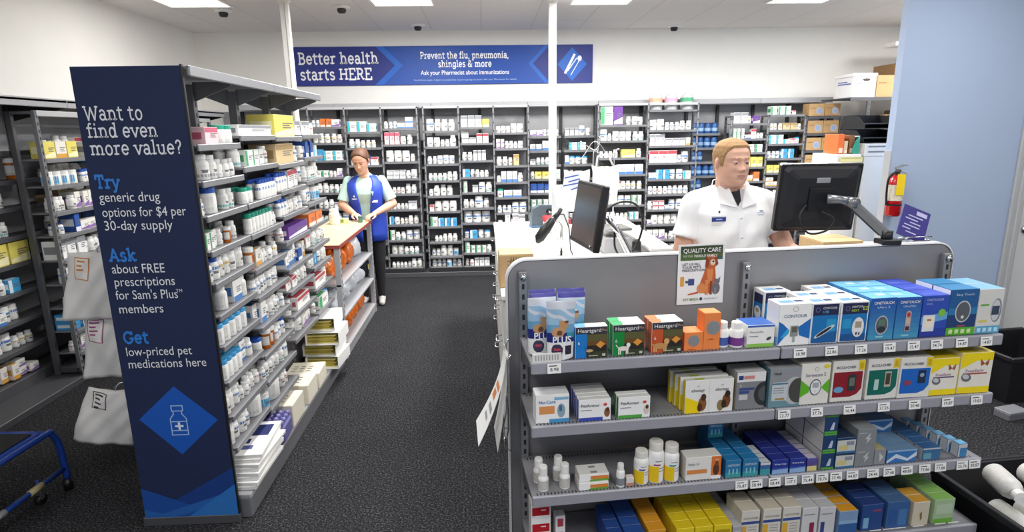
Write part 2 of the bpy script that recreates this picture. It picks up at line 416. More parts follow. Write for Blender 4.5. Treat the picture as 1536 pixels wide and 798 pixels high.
struct('baseboard_left', MB().box(XL, XL + .015, -3.2, YB - .02, 0, .1, BASEB, .003))

# ceiling troffers: every lamp carries its own light
LENS = mat('#fffaf2', .6, emit=1.7, noise=0)
def troffer(x, y, watts, label):
    t = empty('ceiling_light', label, 'light', (x, y, ZC), group='ceiling troffers')
    f = MB(); w, l = .305, .61
    f.box(-w, w, -l, -l + .022, -.014, 0, WHITE, .003); f.box(-w, w, l - .022, l, -.014, 0, WHITE, .003)
    f.box(-w, -w + .022, -l + .022, l - .022, -.014, 0, WHITE, .003); f.box(w - .022, w, -l + .022, l - .022, -.014, 0, WHITE, .003)
    f.build('frame', t)
    MB().box(-w + .022, w - .022, -l + .022, l - .022, -.009, -.002, LENS).build('diffuser', t)
    area('troffer_light', (x, y, ZC - .03), .54, 1.14, watts)
_nm = {0: 'at the ceiling corner near the left wall', 1: 'above the woman in the blue vest', 2: 'above the right of the blue banner', 3: 'above the stacked brown cartons at the right', 4: 'added out of sight behind the blue partition at the far right'}
for r, (yy, wt) in enumerate(LAMP_ROWS):
    for i, xx in enumerate(LAMP_XS):
        if r and i == 4: continue
        troffer(xx, yy, wt * ((.065, .08, .15)[r] if i == 0 else .62 if (i >= 3 and r == 0) else 1), 'bright white ceiling troffer ' + (_nm[i] if r == 0 else 'over the front of the pharmacy, ' + ('far left', 'left of the aisle', 'over the service counter', 'by the blue partition')[i] + ('' if r == 1 else ', nearer row')))

# ceiling bits: smoke detectors and a camera dome, sprinkler
def ceiling_device(kind, x, y, label):
    t = empty(kind, label, 'ceiling device', (x, y, ZC))
    MB().lathe([(0, 0), (.085, 0), (.085, -.012), (.06, -.022), (0, -.022)], WHITE, 20).build('base_plate', t)
    MB().lathe([(.042, -.022), (.045, -.04), (.034, -.062), (0, -.068)], DARK, 18).build('dome', t)
ceiling_device('security_camera', -2.62, 6.60, 'dark dome camera on white ceiling plate beside the left troffer')
ceiling_device('security_camera', -1.395, 6.45, 'dark dome camera on white ceiling plate near the slim white pole')
ceiling_device('ceiling_sprinkler', -.75, 7.52, 'small dark sprinkler head on the ceiling above the blue banner')
ceiling_device('ceiling_sprinkler', 2.38, 7.72, 'small dark ceiling dome to the right of the blue banner')

# service poles
p = empty('service_pole', 'white square service pole rising from the white counter to the ceiling', 'pole', (.70, 6.22, 0))
POLEW = mat('#eceae6', .4, noise=.02)
mb = MB(); mb.box(-.036, .036, -.036, .036, .96, ZC, POLEW, .005); mb.box(-.012, .012, -.0395, -.036, .97, ZC - .02, OFFWH); mb.build('pole', p)
MB().box(-.055, .055, -.055, .055, ZC - .02, ZC, WHITE, .005).build('ceiling_collar', p)
p = empty('service_pole', 'slim white double pole beside the left end of the blue banner', 'pole', (-1.86, 6.14, 0))
MB().box(-.045, .0, -.02, .02, 0, ZC, mat('#d9d8d5', .4, noise=.02), .004).build('pole', p)
MB().box(.004, .04, -.025, .015, 0, ZC, POLEW, .004).build('cable_cover', p)
MB().box(-.06, .055, -.04, .035, ZC - .02, ZC, WHITE, .005).build('ceiling_collar', p)

# banner on the back wall
t = empty('wall_banner', 'long blue banner on the back wall reading Better health starts HERE', 'sign', (0, YB, 0))
B_D = mat('#1f2f82', .5, noise=.02); B_M = mat('#1149a4', .5, noise=.02); B_L = mat('#1a63c4', .5, noise=.02); B_W = mat('#f4f5f8', .5, noise=.0)
MB().box(-2.365, 1.41, -.024, -.002, 2.40, 2.868, B_D, .003).build('board', t)
a = Art(); M = frame((0, -.0245, 0), (1, 0, 0), (0, 0, 1))
a.poly([(-1.30, 2.404), (.955, 2.404), (.955, 2.865), (-1.30, 2.865), (-1.06, 2.637)], B_M, 1)
a.poly([(-1.33, 2.865), (-1.24, 2.865), (-1.0, 2.637), (-1.26, 2.404), (-1.36, 2.404), (-1.1, 2.637)], B_L, 2)
a.poly([(.86, 2.865), (.80, 2.865), (.585, 2.645), (.80, 2.404), (.86, 2.404), (.645, 2.645)], B_L, 2)
a.poly([(.955, 2.865), (.86, 2.865), (.645, 2.645), (.86, 2.404), (.955, 2.404)], B_D, 2)
a.poly([(.955, 2.63), (1.145, 2.835), (1.335, 2.63), (1.145, 2.425)], B_L, 2)
a.line([(1.06, 2.53), (1.17, 2.74)], .03, B_W, 3); a.line([(1.09, 2.55), (1.2, 2.70)], .012, B_W, 3); a.line([(1.13, 2.50), (1.24, 2.68)], .009, B_W, 3); a.disc(1.24, 2.70, .028, .034, B_W, 3)
a.build('panels', M, t)
a = Art(); a.slab('Better health', -2.30, 2.665, .178, B_W, t=.12, width=1.0, lay=4); a.slab('starts HERE', -2.29, 2.475, .178, B_W, t=.12, width=.9, lay=4)
a.slab('Prevent the flu, pneumonia,', -.22, 2.715, .105, B_W, 'MID', t=.13, width=1.12, lay=4); a.slab('shingles & more', -.22, 2.612, .105, B_W, 'MID', t=.13, width=.68, lay=4)
a.text('Ask your Pharmacist about immunizations', -.22, 2.52, .075, B_W, 'CENTER', .008, 4, width=1.12)
a.text('Restrictions apply. Subject to availability at participating locations. Ask your Pharmacist for details', -.22, 2.447, .03, mat('#a9c0e4', .5, noise=0), 'CENTER', 0, 4, width=1.3)
a.build('lettering', M, t)
# ================================================================ GOODS: recorded first, built after all shelves are filled
ITEMS = []   # dict(kind, var, loc, rz, sc, label, group, front)
EYE = Vector((0, 0, 1.8))
CAPS = {'white': PLASTIC, 'blue': mat('#2257b8', .4, noise=.02), 'light blue': mat('#45a4dc', .4, noise=.02), 'teal': mat('#159a80', .4, noise=.02), 'green': mat('#2f9e4c', .4, noise=.02), 'navy': mat('#23306f', .4, noise=.02), 'red': mat('#b5303a', .4, noise=.02)}
LABW = mat('#e9e8e4', .55, noise=.03)
BANDS = {'plain': mat('#d3d2cf', .6, noise=.06, scale=160), 'blue': mat('#5f86bd', .5, noise=.05), 'rose': mat('#c98f95', .5, noise=.05), 'grey': mat('#9c9da0', .5, noise=.05), 'gold': mat('#cdb05c', .5, noise=.05), 'teal': mat('#69b3ae', .5, noise=.05), 'sky': mat('#58aedd', .5, noise=.04)}
TXT = mat('#6c6d74', .6, noise=.05)
AMBER = mat('#d9761c', .25, noise=.05, trans=.35); AMBERD = mat('#a4551a', .3, noise=.05)
PROTO = {}
def bottle_meshes(form, cap, band):
    """body, cap and label of one bottle at unit size: radius .5, height 1"""
    b = MB(); c = MB(); l = MB(); capm = CAPS[cap]
    if form == 'tall':
        b.lathe([(0, 0), (.46, 0), (.5, .02), (.5, .66), (.44, .74), (.31, .79), (.31, .83)], PLASTIC, 14)
        c.lathe([(.36, .80), (.385, .81), (.385, .985), (.36, 1.0), (0, 1.0)], capm, 14, smooth=False)
        z0, z1 = .12, .60
    elif form == 'jar':
        b.lathe([(0, 0), (.47, 0), (.5, .03), (.5, .70), (.46, .77), (.42, .79)], PLASTIC, 16)
        c.lathe([(.45, .775), (.475, .785), (.475, .975), (.45, 1.0), (0, 1.0)], capm, 16, smooth=False)
        z0, z1 = .12, .64
    elif form == 'vial':
        b.lathe([(0, 0), (.42, 0), (.45, .02), (.45, .80)], AMBER, 14)
        c.lathe([(.47, .78), (.5, .79), (.5, .98), (.47, 1.0), (0, 1.0)], capm, 14, smooth=False)
        z0, z1 = .2, .66
    r = .462 if form == 'vial' else .507
    n = 12; vs = []; fs = []; mts = []
    a0, a1 = -PI * .86, PI * .86
    zs = [z0, z0 + (z1 - z0) * .24, z0 + (z1 - z0) * .72, z1]
    for z in zs:
        for k in range(n + 1):
            a = a0 + (a1 - a0) * k / n - PI / 2
            vs.append((r * cos(a), r * sin(a), z))
    fs1 = []; fs2 = []
    for j in range(3):
        for k in range(n):
            f = (j * (n + 1) + k, j * (n + 1) + k + 1, (j + 1) * (n + 1) + k + 1, (j + 1) * (n + 1) + k)
            (fs2 if (j == (2 if band in ('blue', 'rose', 'gold') else 0) or band in ('sky',)) else fs1).append(f)
    l.add(vs, fs1, LABW, True); l.add(vs, fs2, BANDS[band], True)
    # a name printed across the front: three short grey rules
    for zz, w in ((.55, .5), (.47, .36), (.40, .42)):
        zc = z0 + (z1 - z0) * zz; q = []
        for zz2 in (zc - .022, zc + .022):
            for k in range(4):
                a = -PI / 2 + (k / 3 - .5) * 2 * w; q.append(((r + .006) * cos(a), (r + .006) * sin(a), zz2))
        l.add(q, [(k, k + 1, 5 + k, 4 + k) for k in range(3)], TXT, True)
    return b, c, l
def bottle_kind(form): return {'tall': 'pill_bottle', 'jar': 'medicine_jar', 'vial': 'pharmacy_vial'}[form]
BOXC = [('#f3f2ef', '#4d7fc0'), ('#f3f2ef', '#b84a55'), ('#eeeeec', '#4aa36e'), ('#f1efe9', '#8f6bb0'), ('#e9e6de', '#dba046'), ('#f4f4f4', '#8d9197'), ('#3fa0d8', '#eaf4fb'), ('#e4d669', '#f6f0c0'), ('#2b57a8', '#e8ecf5'), ('#d2b98c', '#a58a5c'), ('#efeee9', '#40b3c4'), ('#6b3f94', '#efe6f6'), ('#e07a3a', '#f7e5d8'), ('#f2c9cf', '#c05a72')]
BOXN = ['white-blue', 'white-red', 'white-green', 'white-violet', 'cream-orange', 'plain white', 'sky blue', 'yellow', 'dark blue', 'tan', 'white-turquoise', 'purple', 'orange', 'pink']
def carton_mesh(v):
    """medicine carton at unit size; front face at y=-.5"""
    c0, c1 = BOXC[v]; A_, B_ = mat(c0, .5, noise=.02), mat(c1, .5, noise=.03)
    mb = MB(); mb.box(-.5, .5, -.5, .5, 0, 1, A_, .012)
    a = Art(.004); st = v % 4
    if st == 0: a.rect(-.49, .0, .49, .26, B_)
    elif st == 1: a.rect(-.49, .7, .49, .97, B_)
    elif st == 2: a.rect(-.49, .03, -.2, .97, B_)
    else: a.poly([(-.49, .05), (.49, .05), (.49, .42), (-.49, .2)], B_)
    for k, w in ((0, .6), (1, .42), (2, .5)): a.rect(-.12, .60 - k * .1, -.12 + w * .9, .645 - k * .1, TXT, 2)
    a.into(mb, frame((0, -.5, 0), (1, 0, 0), (0, 0, 1)))
    a2 = Art(.004); a2.rect(-.42, -.42, .42, .1, B_ if st != 3 else A_); a2.rect(-.36, .2, .2, .3, TXT)
    a2.into(mb, frame((0, 0, 1), (1, 0, 0), (0, 1, 0)))
    a3 = Art(.004); a3.rect(-.4, .3, .4, .7, B_); a3.into(mb, frame((-.5, 0, 0), (0, -1, 0), (0, 0, 1))); 
    a4 = Art(.004); a4.rect(-.4, .3, .4, .7, B_); a4.into(mb, frame((.5, 0, 0), (0, 1, 0), (0, 0, 1)))
    return mb

def put(kind, var, loc, rz, sc, label, group, front=True):
    ITEMS.append(dict(kind=kind, var=var, loc=Vector(loc), rz=rz, sc=sc, label=label, group=group, front=front))
# which bottle: (form, cap, band, radius, height) in metres
BOT = [('tall', 'white', 'plain', .021, .068), ('tall', 'white', 'blue', .024, .08), ('tall', 'white', 'grey', .027, .09), ('tall', 'white', 'rose', .024, .078), ('tall', 'white', 'plain', .030, .105), ('tall', 'white', 'gold', .026, .085), ('tall', 'white', 'teal', .028, .092),
       ('jar', 'white', 'plain', .034, .098), ('jar', 'white', 'blue', .038, .115), ('jar', 'white', 'grey', .031, .088), ('jar', 'blue', 'plain', .034, .10), ('jar', 'light blue', 'plain', .032, .085), ('jar', 'teal', 'plain', .033, .092), ('tall', 'navy', 'blue', .025, .082), ('vial', 'white', 'plain', .023, .08), ('tall', 'blue', 'blue', .026, .09), ('jar', 'white', 'sky', .030, .085)]
BW = {'white': [9, 8, 7, 5, 6, 4, 4, 5, 4, 5, .7, .4, .5, .3, .35, .4, .6], 'mixed': [5, 5, 5, 4, 4, 3, 3, 4, 4, 4, 1.6, 1.5, 1.3, 1.0, .5, 1.2, 1.4], 'blue': [3, 3, 3, 2, 2, 1, 2, 2, 2, 2, 1, 3, .7, 1, .2, 1.5, 5]}
CW = {'white': [8, 4, 4, 3, 3, 9, 1, .4, .5, .3, 3, .3, .3, .4], 'mixed': [5, 4, 4, 3, 3, 5, 2, 1.5, 1.2, .8, 3, 1.0, 1.0, 1.0], 'blue': [6, 1, 1, 1, 1, 5, 6, .3, 2, .2, 4, .3, .1, .2], 'colour': [3, 4, 3, 3, 4, 2, 2, 3, 2, 2, 2, 2.5, 2, 2.5]}
def bname(i):
    form, cap, band, r, h = BOT[i]
    size = 'small' if h < .079 else ('large' if h > .097 else 'medium')
    w = {'tall': 'pill bottle', 'jar': 'medicine jar', 'vial': 'vial'}[form]
    if form == 'vial': return 'amber vial'
    if cap != 'white': return '%s-capped white %s' % (cap.replace(' ', '-'), w)
    return '%s white %s' % (size, w)
def fill(rng, p0, u, v, L, clear, where, group, pal='white', pbox=.3, dens=.93, rows=2, scale=1.0, end='from near end', cpal=None):
    """rows of goods along u from p0 (front left on the shelf top); v points into the shelf"""
    u = Vector(u); v = Vector(v); rz = math.atan2(v.y, v.x) - PI / 2
    x = .012; n = 0; cpal = cpal or pal
    while x < L - .03:
        if rng.random() > dens: x += rng.uniform(.02, .07); continue
        run = rng.choice((1, 1, 2, 2, 3, 3, 4))
        if rng.random() < pbox:
            vi = rng.choices(range(14), CW[cpal])[0]; w = rng.uniform(.045, .10) * scale; h = min(clear * .92, rng.uniform(.04, .135) * scale); dp = rng.uniform(.06, .13)
            if h > clear * .8 and rng.random() < .5: h *= .7
            for k in range(min(run, 3)):
                if x + w > L - .005: x = L; break
                jit = rng.uniform(0, .03)
                st = 3 if (h < clear * .29 and rng.random() < .4) else 2 if (h < clear * .44 and rng.random() < .6) else 1
                for q in range(st):
                    lab = ('%s carton, %s %s, %s' if q == 0 else '%s carton stacked %s %s, %s' if q == 1 else 'topmost %s carton %s %s, %s') % (BOXN[vi], nth(n), end, where)
                    put('medicine_carton', vi, Vector(p0) + u * (x + w / 2) + v * (.006 + jit + dp / 2) + Vector((0, 0, q * (h + .001))), rz + rng.uniform(-.025, .025), (w - .006, dp, h), lab, group)
                n += 1; x += w + .003
        else:
            i = rng.choices(range(len(BOT)), BW[pal])[0]; form, cap, band, r, h = BOT[i]; k_ = rng.uniform(.9, 1.12) * scale
            r *= k_; h *= k_
            if h > clear * .94: h = clear * .94
            nr = rows if 4 * r + .036 < .19 else 1
            for k in range(run):
                if x + 2 * r > L - .005: x = L; break
                jit = rng.uniform(0, .045) if nr == 1 else rng.uniform(0, .014)
                for q in range(nr):
                    if q and rng.random() < .22: continue
                    wb = rng.uniform(.93, 1.0); put(bottle_kind(form), i, Vector(p0) + u * (x + r) + v * (.008 + jit + r + q * (2 * r + .004)), rz + rng.uniform(-.7, .7), (2 * r * wb, 2 * r * wb, h * wb), ('rear ' if q else '') + '%s, %s %s, %s' % (bname(i), nth(n), end, where), group, q == 0)
                n += 1; x += 2 * r + .004
    return n
def realize(limit=300):
    cnt = {}
    for it in ITEMS:
        d = (it['loc'] - EYE).length; it['score'] = it['sc'][0] * it['sc'][2] / (d * d) * (1.0 if it['front'] else .25)
    masters = {}
    for kind in ('pill_bottle', 'medicine_jar', 'pharmacy_vial', 'medicine_carton'):
        its = sorted([i for i in ITEMS if i['kind'] == kind], key=lambda i: -i['score'])
        solo, rest = its[:limit], its[limit:]
        for it in solo:
            key = (kind, it['var']); M = T(*it['loc']) @ RZ(it['rz'])
            if key not in masters:
                if kind == 'medicine_carton': o = carton_mesh(it['var']).build(kind)
                else:
                    form, cap, band, r, h = BOT[it['var']]; b, c, l = bottle_meshes(form, cap, band)
                    o = b.build(kind); c.build('cap', o); l.build('label', o)
                masters[key] = o
            else: o = copy_tree(masters[key])
            o.location = it['loc']; o.rotation_euler = (0, 0, it['rz']); o.scale = it['sc']
            tag(o, it['label'], {'pill_bottle': 'pill bottle', 'medicine_jar': 'jar', 'pharmacy_vial': 'vial', 'medicine_carton': 'carton'}[kind], it['group'])
        if rest:
            mb = MB(); cache = {}
            for it in rest:
                if it['var'] not in cache:
                    if kind == 'medicine_carton': cache[it['var']] = carton_mesh(it['var'])
                    else:
                        form, cap, band, r, h = BOT[it['var']]; b, c, l = bottle_meshes(form, cap, band); b.merge(c); b.merge(l); cache[it['var']] = b
                mb.merge(cache[it['var']], T(*it['loc']) @ RZ(it['rz']) @ Matrix.Diagonal((*it['sc'], 1)))
            o = mb.build({'pill_bottle': 'pill_bottles', 'medicine_jar': 'medicine_jars', 'pharmacy_vial': 'pharmacy_vials', 'medicine_carton': 'medicine_cartons'}[kind])
            tag(o, {'pill_bottle': 'white pill bottles filling the farther shelves along the pharmacy walls', 'medicine_jar': 'white medicine jars filling the farther shelves along the pharmacy walls', 'medicine_carton': 'small medicine cartons filling the farther shelves along the pharmacy walls'}.get(kind, 'amber vials filling the farther shelves along the pharmacy walls'), {'pill_bottle': 'pill bottles', 'medicine_jar': 'jars', 'medicine_carton': 'cartons'}.get(kind, 'vials'), None, 'stuff')
        cnt[kind] = (len(solo), len(rest))
    print('GOODS', cnt)

# ================================================================ SHELVING
def plank(mb, x0, x1, y0, y1, z, lip=.03, mt=GREY, front='y0'):
    """metal shelf: thin deck with a folded front lip; z is the top"""
    mb.box(x0, x1, y0, y1, z - .012, z, mt, .002)
    if front == 'y0': mb.box(x0, x1, y0 - .012, y0, z - lip, z + .003, mt, .003)
    elif front == 'x0': mb.box(x0 - .012, x0, y0, y1, z - lip, z + .003, mt, .003)
    else: mb.box(x1, x1 + .012, y0, y1, z - lip, z + .003, mt, .003)
    return mb
def slotted(mb, x0, x1, y0, y1, z0, z1, mt, face='y0', pitch=.05):
    mb.box(x0, x1, y0, y1, z0, z1, mt, .002)
    z = z0 + .04
    while z < z1 - .04:
        if face == 'y0': xc = (x0 + x1) / 2; mb.box(xc - .005, xc + .005, y0 - .0012, y0, z, z + .022, DARK)
        elif face == 'x1': yc = (y0 + y1) / 2; mb.box(x1, x1 + .0012, yc - .005, yc + .005, z, z + .022, DARK)
        else: yc = (y0 + y1) / 2; mb.box(x0 - .0012, x0, yc - .005, yc + .005, z, z + .022, DARK)
        z += pitch
    return mb
R = random.Random(7)

# ---------------- the gondola in the aisle, end-on behind the navy sign
t = empty('shelf_gondola', 'tall grey double-sided gondola of medicine bottles behind the navy value sign', 'shelving', (0, 0, 0))
EDG = [2.60, 3.06, 3.57, 4.09, 4.56]
GX0, GXC0, GXC1, GX1 = -1.66, -1.435, -1.405, -1.20
mb = MB(); mb.box(GXC0, GXC1, 2.6, 4.56, .1, 1.80, GREYD); mb.build('back_panel', t)
for y in EDG:
    mb = MB(); slotted(mb, GXC0 - .008, GXC1 + .008, y - .02, y + .02, 0, 2.045, mat('#6f7074', .45, .2, noise=.04), 'x1'); mb.build('upright', t)
for i, y in enumerate(EDG):
    mb = MB(); mb.prism([(0, 0), (.18, .07), (.18, .092), (0, .092)], -.004, .004, mat('#7d7e82', .45, .2, noise=.04), Matrix(((1, 0, 0, -1.40), (0, 0, 1, y), (0, 1, 0, 1.965), (0, 0, 0, 1)))); mb.prism([(0, 0), (-.18, .07), (-.18, .092), (0, .092)][::-1], -.004, .004, mat('#7d7e82', .45, .2, noise=.04), Matrix(((1, 0, 0, -1.44), (0, 0, 1, y), (0, 1, 0, 1.965), (0, 0, 0, 1)))); mb.build('canopy_bracket', t)
mb = MB(); CANM = mat('#86878b', .4, .15, noise=.03)
for a_, b_ in ((2.58, 3.57), (3.572, 4.56)): mb.box(GX0 + .02, GX1 + .01, a_, b_, 2.064, 2.082, CANM, .004); mb.box(GX1 + .0, GX1 + .016, a_, b_, 2.04, 2.084, CANM, .004); mb.box(GX0 + .014, GX0 + .03, a_, b_, 2.026, 2.074, CANM, .004)
mb.build('canopy', t)
mb = MB(); mb.box(GX0, -1.165, 2.595, 4.56, .0, .10, mat('#77787d', .45, .1, noise=.03), .004); mb.box(GX0, -1.16, 2.595, 4.56, .10, .125, GREYL, .004); mb.build('base_deck', t)
BAYZ = [[1.765, 1.61, 1.46, 1.305, 1.16, 1.01, .865, .69, .52, .36],
        [1.80, 1.645, 1.46, 1.30, 1.115, .965, .80, .64, .49, .33],
        [1.79, 1.63, 1.475, 1.325, 1.17, 1.00, .86, .70, .55],
        [1.80, 1.65, 1.49, 1.34, 1.18, 1.03, .89, .73, .56]]
BAYN = ['bay beside the sign', 'second bay from sign', 'third bay from sign', 'bay beside the table']
for b in range(4):
    for k, z in enumerate(BAYZ[b]):
        y0, y1 = EDG[b] + .008, EDG[b + 1] - .008
        o = plank(MB(), GXC1, GX1 - .012, y0, y1, z, .026, GREY, 'x1').build('shelf', t)
        plank(MB(), GX0 + .012, GXC0, y0, y1, z, .026, GREY, 'x0').build('shelf', t)
        up = (BAYZ[b][k - 1] if k else 1.98) - z - .035
        fill(R, (GX1 - .016, y0, z + .001), (0, 1, 0), (-1, 0, 0), y1 - y0, up, '%s shelf down, %s' % (nth(k), BAYN[b]), 'bottles on the gondola shelf', 'white' if k < 8 else 'mixed', .16 if b < 2 else .3, .97, 2, 1.06 if k > 1 else 1.2, cpal='mixed')
for k, z in enumerate(BAYZ[0]):      # the side away from the aisle shows only at its front
    if k in (2, 4, 6, 8): fill(R, (GX0 + .02, EDG[1] - .02, z + .001), (0, -1, 0), (1, 0, 0), .36, .1, '%s shelf down, gondola side away from aisle' % nth(k), 'bottles on the far side of the gondola', 'white', .2, .9, 1, 1.0, 'from upright')

# ---------------- left wall: fixed bays behind, one wheeled bay in front
t = empty('fixed_shelving', 'grey wall shelving with canopy along the left wall', 'shelving', (0, 0, 0))
LX = -3.33
mb = MB(); mb.box(XL, XL + .02, 1.9, 7.45, .1, 2.05, mat('#96979b', .5, noise=.03)); mb.build('back_panel', t)
LYS = [1.95, 2.87, 3.79, 4.71, 5.63, 6.55, 7.45]
for y in LYS: MB().box(XL + .02, XL + .06, y - .018, y + .018, 0, 2.05, DARK, .002).build('upright', t); MB().prism([(0, 0), (.40, .09), (.40, .12), (0, .12)], -.006, .006, DARK, Matrix(((1, 0, 0, XL + .06), (0, 0, 1, y), (0, 1, 0, 1.93), (0, 0, 0, 1)))).build('canopy_bracket', t)
mb = MB()
for a_, b_ in zip(LYS, LYS[1:]): mb.box(XL, -3.08, a_, b_ - .004, 2.055, 2.075, GREYL, .003); mb.box(-3.092, -3.08, a_, b_ - .004, 2.02, 2.082, GREYL, .004)
mb.build('canopy', t)
MB().box(XL, LX, 1.95, 7.45, 0, .13, GREYD, .004).build('base_deck', t)
MB().box(LX, -3.07, 1.95, 7.45, 0, .05, GREYD, .004).build('track', t)
LZ = [1.70, 1.50, 1.31, 1.11, .92, .72, .52, .32, .14]
for b in range(5):
    for k, z in enumerate(LZ):
        zz = z + (0, -.03, .02, 0, .03)[b] * (z > .2)
        y0, y1 = LYS[b] + .01, LYS[b + 1] - .01
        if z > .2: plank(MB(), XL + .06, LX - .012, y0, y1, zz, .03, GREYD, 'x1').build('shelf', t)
        if b in (1, 2, 4) or (b == 3 and k < 4):
            zz = max(zz, .1415) if z < .2 else zz
            fill(R, (LX - .016, y0 + .02, zz + .001), (0, 1, 0), (-1, 0, 0), (y1 - y0 - .04) if b != 2 else .56, .142, '%s shelf down, %s' % (nth(k), ('', 'left wall, front bay', 'left wall, second bay', 'left wall, third bay', 'left wall, fourth bay')[b]), 'goods on the left wall shelves', 'mixed', .28, .9, 1, 1.15)
t = empty('wheeled_shelf_unit', 'grey wheeled shelf unit with open top rail along the left wall', 'shelving', (0, 0, 0))
y0, y1 = 4.38, 7.05
for y in (y0, 5.27, 6.16, y1):
    slotted(MB(), -3.29, -3.25, y - .015, y + .015, .052, 1.99, GREYD, 'x0').build('upright', t); slotted(MB(), -3.115, -3.085, y - .015, y + .015, .052, 1.99, GREY, 'x1').build('upright', t)
    mb = MB(); mb.box(-3.29, -3.085, y - .012, y + .012, 1.97, 1.99, GREY, .003); mb.cyl(.03, -.012, .012, DARK, 14, T(-3.10, y, .083) @ Matrix.Rotation(PI / 2, 4, 'Y')); mb.build('end_bracket', t)
MB().box(-3.12, -3.08, y0, y1, 1.955, 1.995, mat('#b9babd', .4, noise=.02), .004).build('top_rail', t)
MB().box(-3.29, -3.085, y0, y1, .065, .11, GREYD, .004).build('base', t)
WZ = [1.66, 1.47, 1.28, 1.11, .93, .75, .57, .39, .22]
for j, (a_, b_) in enumerate(((y0, 5.27), (5.27, 6.16), (6.16, y1))):
    for k, z in enumerate(WZ):
        zz = z + (0, .02, -.02)[j]
        plank(MB(), -3.27, -3.095, a_ + .016, b_ - .016, zz, .028, GREY, 'x1').build('shelf', t)
        fill(R, (-3.099, a_ + .02, zz + .001), (0, 1, 0), (-1, 0, 0), b_ - a_ - .04, .15, '%s shelf down, %s, left wheeled unit' % (nth(k), ('near bay', 'middle bay', 'far bay')[j]), 'goods on the left wheeled unit', 'blue' if k == 1 and j == 0 else 'white', .3, .93, 1, 1.12, cpal='mixed')

# ---------------- back wall: fixed shelving with canopy, wheeled units in front
t = empty('fixed_shelving', 'grey wall shelving with canopy along the back wall under the blue banner', 'shelving', (0, 0, 0))
BX = [-3.05, -1.92, -.72, .50, 1.40, 2.64, 3.06, 4.26, 4.75]
YF = 7.72
mb = MB(); mb.box(-3.3, 4.48, YB - .02, YB - .003, .1, 2.1, mat('#9a9b9e', .5, noise=.03)); mb.build('back_panel', t)
_ux = [-3.05, -2.45, -1.85, -1.25, -.65, -.05, .55, 1.0, 1.45, 2.05, 2.65, 3.06, 3.53, 4.0, 4.47]
for x in _ux: MB().box(x - .018, x + .018, YB - .06, YB - .02, 0, 2.1, DARK, .002).build('upright', t)
mb = MB()
for a_, b_ in zip(_ux[::2], _ux[2::2]): mb.box(a_, b_ - .004, 7.70, YB - .02, 2.14, 2.16, GREYL, .003); mb.box(a_, b_ - .004, 7.685, 7.70, 2.105, 2.17, GREYL, .004)
mb.build('canopy', t)
MB().box(-3.3, 4.48, YF, YB - .02, 0, .13, DARK, .004).build('base_deck', t)
MB().box(-3.05, 4.76, 7.44, YF, 0, .06, GREYD, .004).build('track', t)
FZ = [1.74, 1.56, 1.38, 1.20, 1.02, .84, .66, .48, .30, .14]
for a_, b_ in zip(_ux, _ux[1:]):
    for k, z in enumerate(FZ):
        if z > .2: plank(MB(), a_ + .02, b_ - .02, YF, YB - .06, z, .03, GREY).build('shelf', t)
def back_fill(x0, x1, zs, where, pal, pbox, cpal=None, dens=.93):
    for k, z in enumerate(zs):
        fill(R, (x0 + .02, YF + .004, z + .001), (1, 0, 0), (0, 1, 0), x1 - x0 - .04, .14, '%s shelf down, %s' % (nth(k), where), 'goods on the back wall shelves', pal, pbox, dens, 1, 1.1, 'from left', cpal)
back_fill(.55, 1.0, FZ, 'left of white pole', 'white', .35, 'mixed')
back_fill(1.0, 1.42, FZ, 'right of white pole', 'mixed', .4, 'mixed')
back_fill(-2.4, -1.9, FZ[:5], 'back wall left of woman', 'mixed', .4, 'mixed')
def wheeled(x0, x1, ncol, label, where, pal, pbox, cpal=None, top=2.115, zs0=None, seed=0, scl=1.12, toprail=True):
    t = empty('wheeled_shelf_unit', label, 'shelving', (0, 0, 0))
    y0, y1 = 7.475, 7.675
    xs = [x0 + (x1 - x0) * k / ncol for k in range(ncol + 1)]
    for x in xs:
        slotted(MB(), x - .009, x + .009, y0, y0 + .022, .062, top, mat('#8b8c90', .42, .15, noise=.03), 'y0', .1).build('upright', t); slotted(MB(), x - .012, x + .012, y1 - .025, y1, .062, top, GREYD, 'y0').build('upright', t)
        mb = MB(); mb.box(x - .01, x + .01, y0, y1, top - .02, top, GREY, .003); mb.cyl(.03, -.012, .012, DARK, 12, T(x, y0 + .02, .092) @ Matrix.Rotation(PI / 2, 4, 'Y')); mb.build('end_bracket', t)
    if toprail: MB().box(x0, x1, y0 + .001, y0 + .028, top - .025, top + .005, mat('#b9babd', .4, noise=.02), .004).build('top_rail', t)
    MB().box(x0, x1, y0 - .012, y1, .062, .115, DARK, .004).build('base', t)
    MB().box(x0, x1, y1 - .006, y1 - .002, .12, top - .35, mat('#64656a', .6, noise=.04)).build('back_panel', t)
    rr = random.Random(seed); zs0 = zs0 or [1.84, 1.65, 1.44, 1.235, 1.045, .85, .66, .46, .275, .12]
    for j in range(ncol):
        dz = (-.05, .05, -.015, .02)[(j + seed) % 4]
        for k, z in enumerate(zs0):
            zz = z + (dz if k < len(zs0) - 1 else 0)
            plank(MB(), xs[j] + .013, xs[j + 1] - .013, y0 + .004, y1 - .03, zz, .026, GREY).build('shelf', t)
            pl = 'blue' if (k >= 6 and seed in (2,)) else pal
            gap = .15 if k == 0 else min(.165, zs0[k - 1] + dz - zz - .034)
            fill(R, (xs[j] + .016, y0 + .0, zz + .001), (1, 0, 0), (0, 1, 0), xs[j + 1] - xs[j] - .03, gap, '%s shelf down, %s column, %s' % (nth(k), ('left', 'second', 'third', 'fourth')[j] if ncol > 2 else ('left', 'right')[j], where), 'goods on the back wheeled units', pl, pbox, .985, 1, scl * rr.uniform(.88, 1.2), 'from left', cpal)
    return t
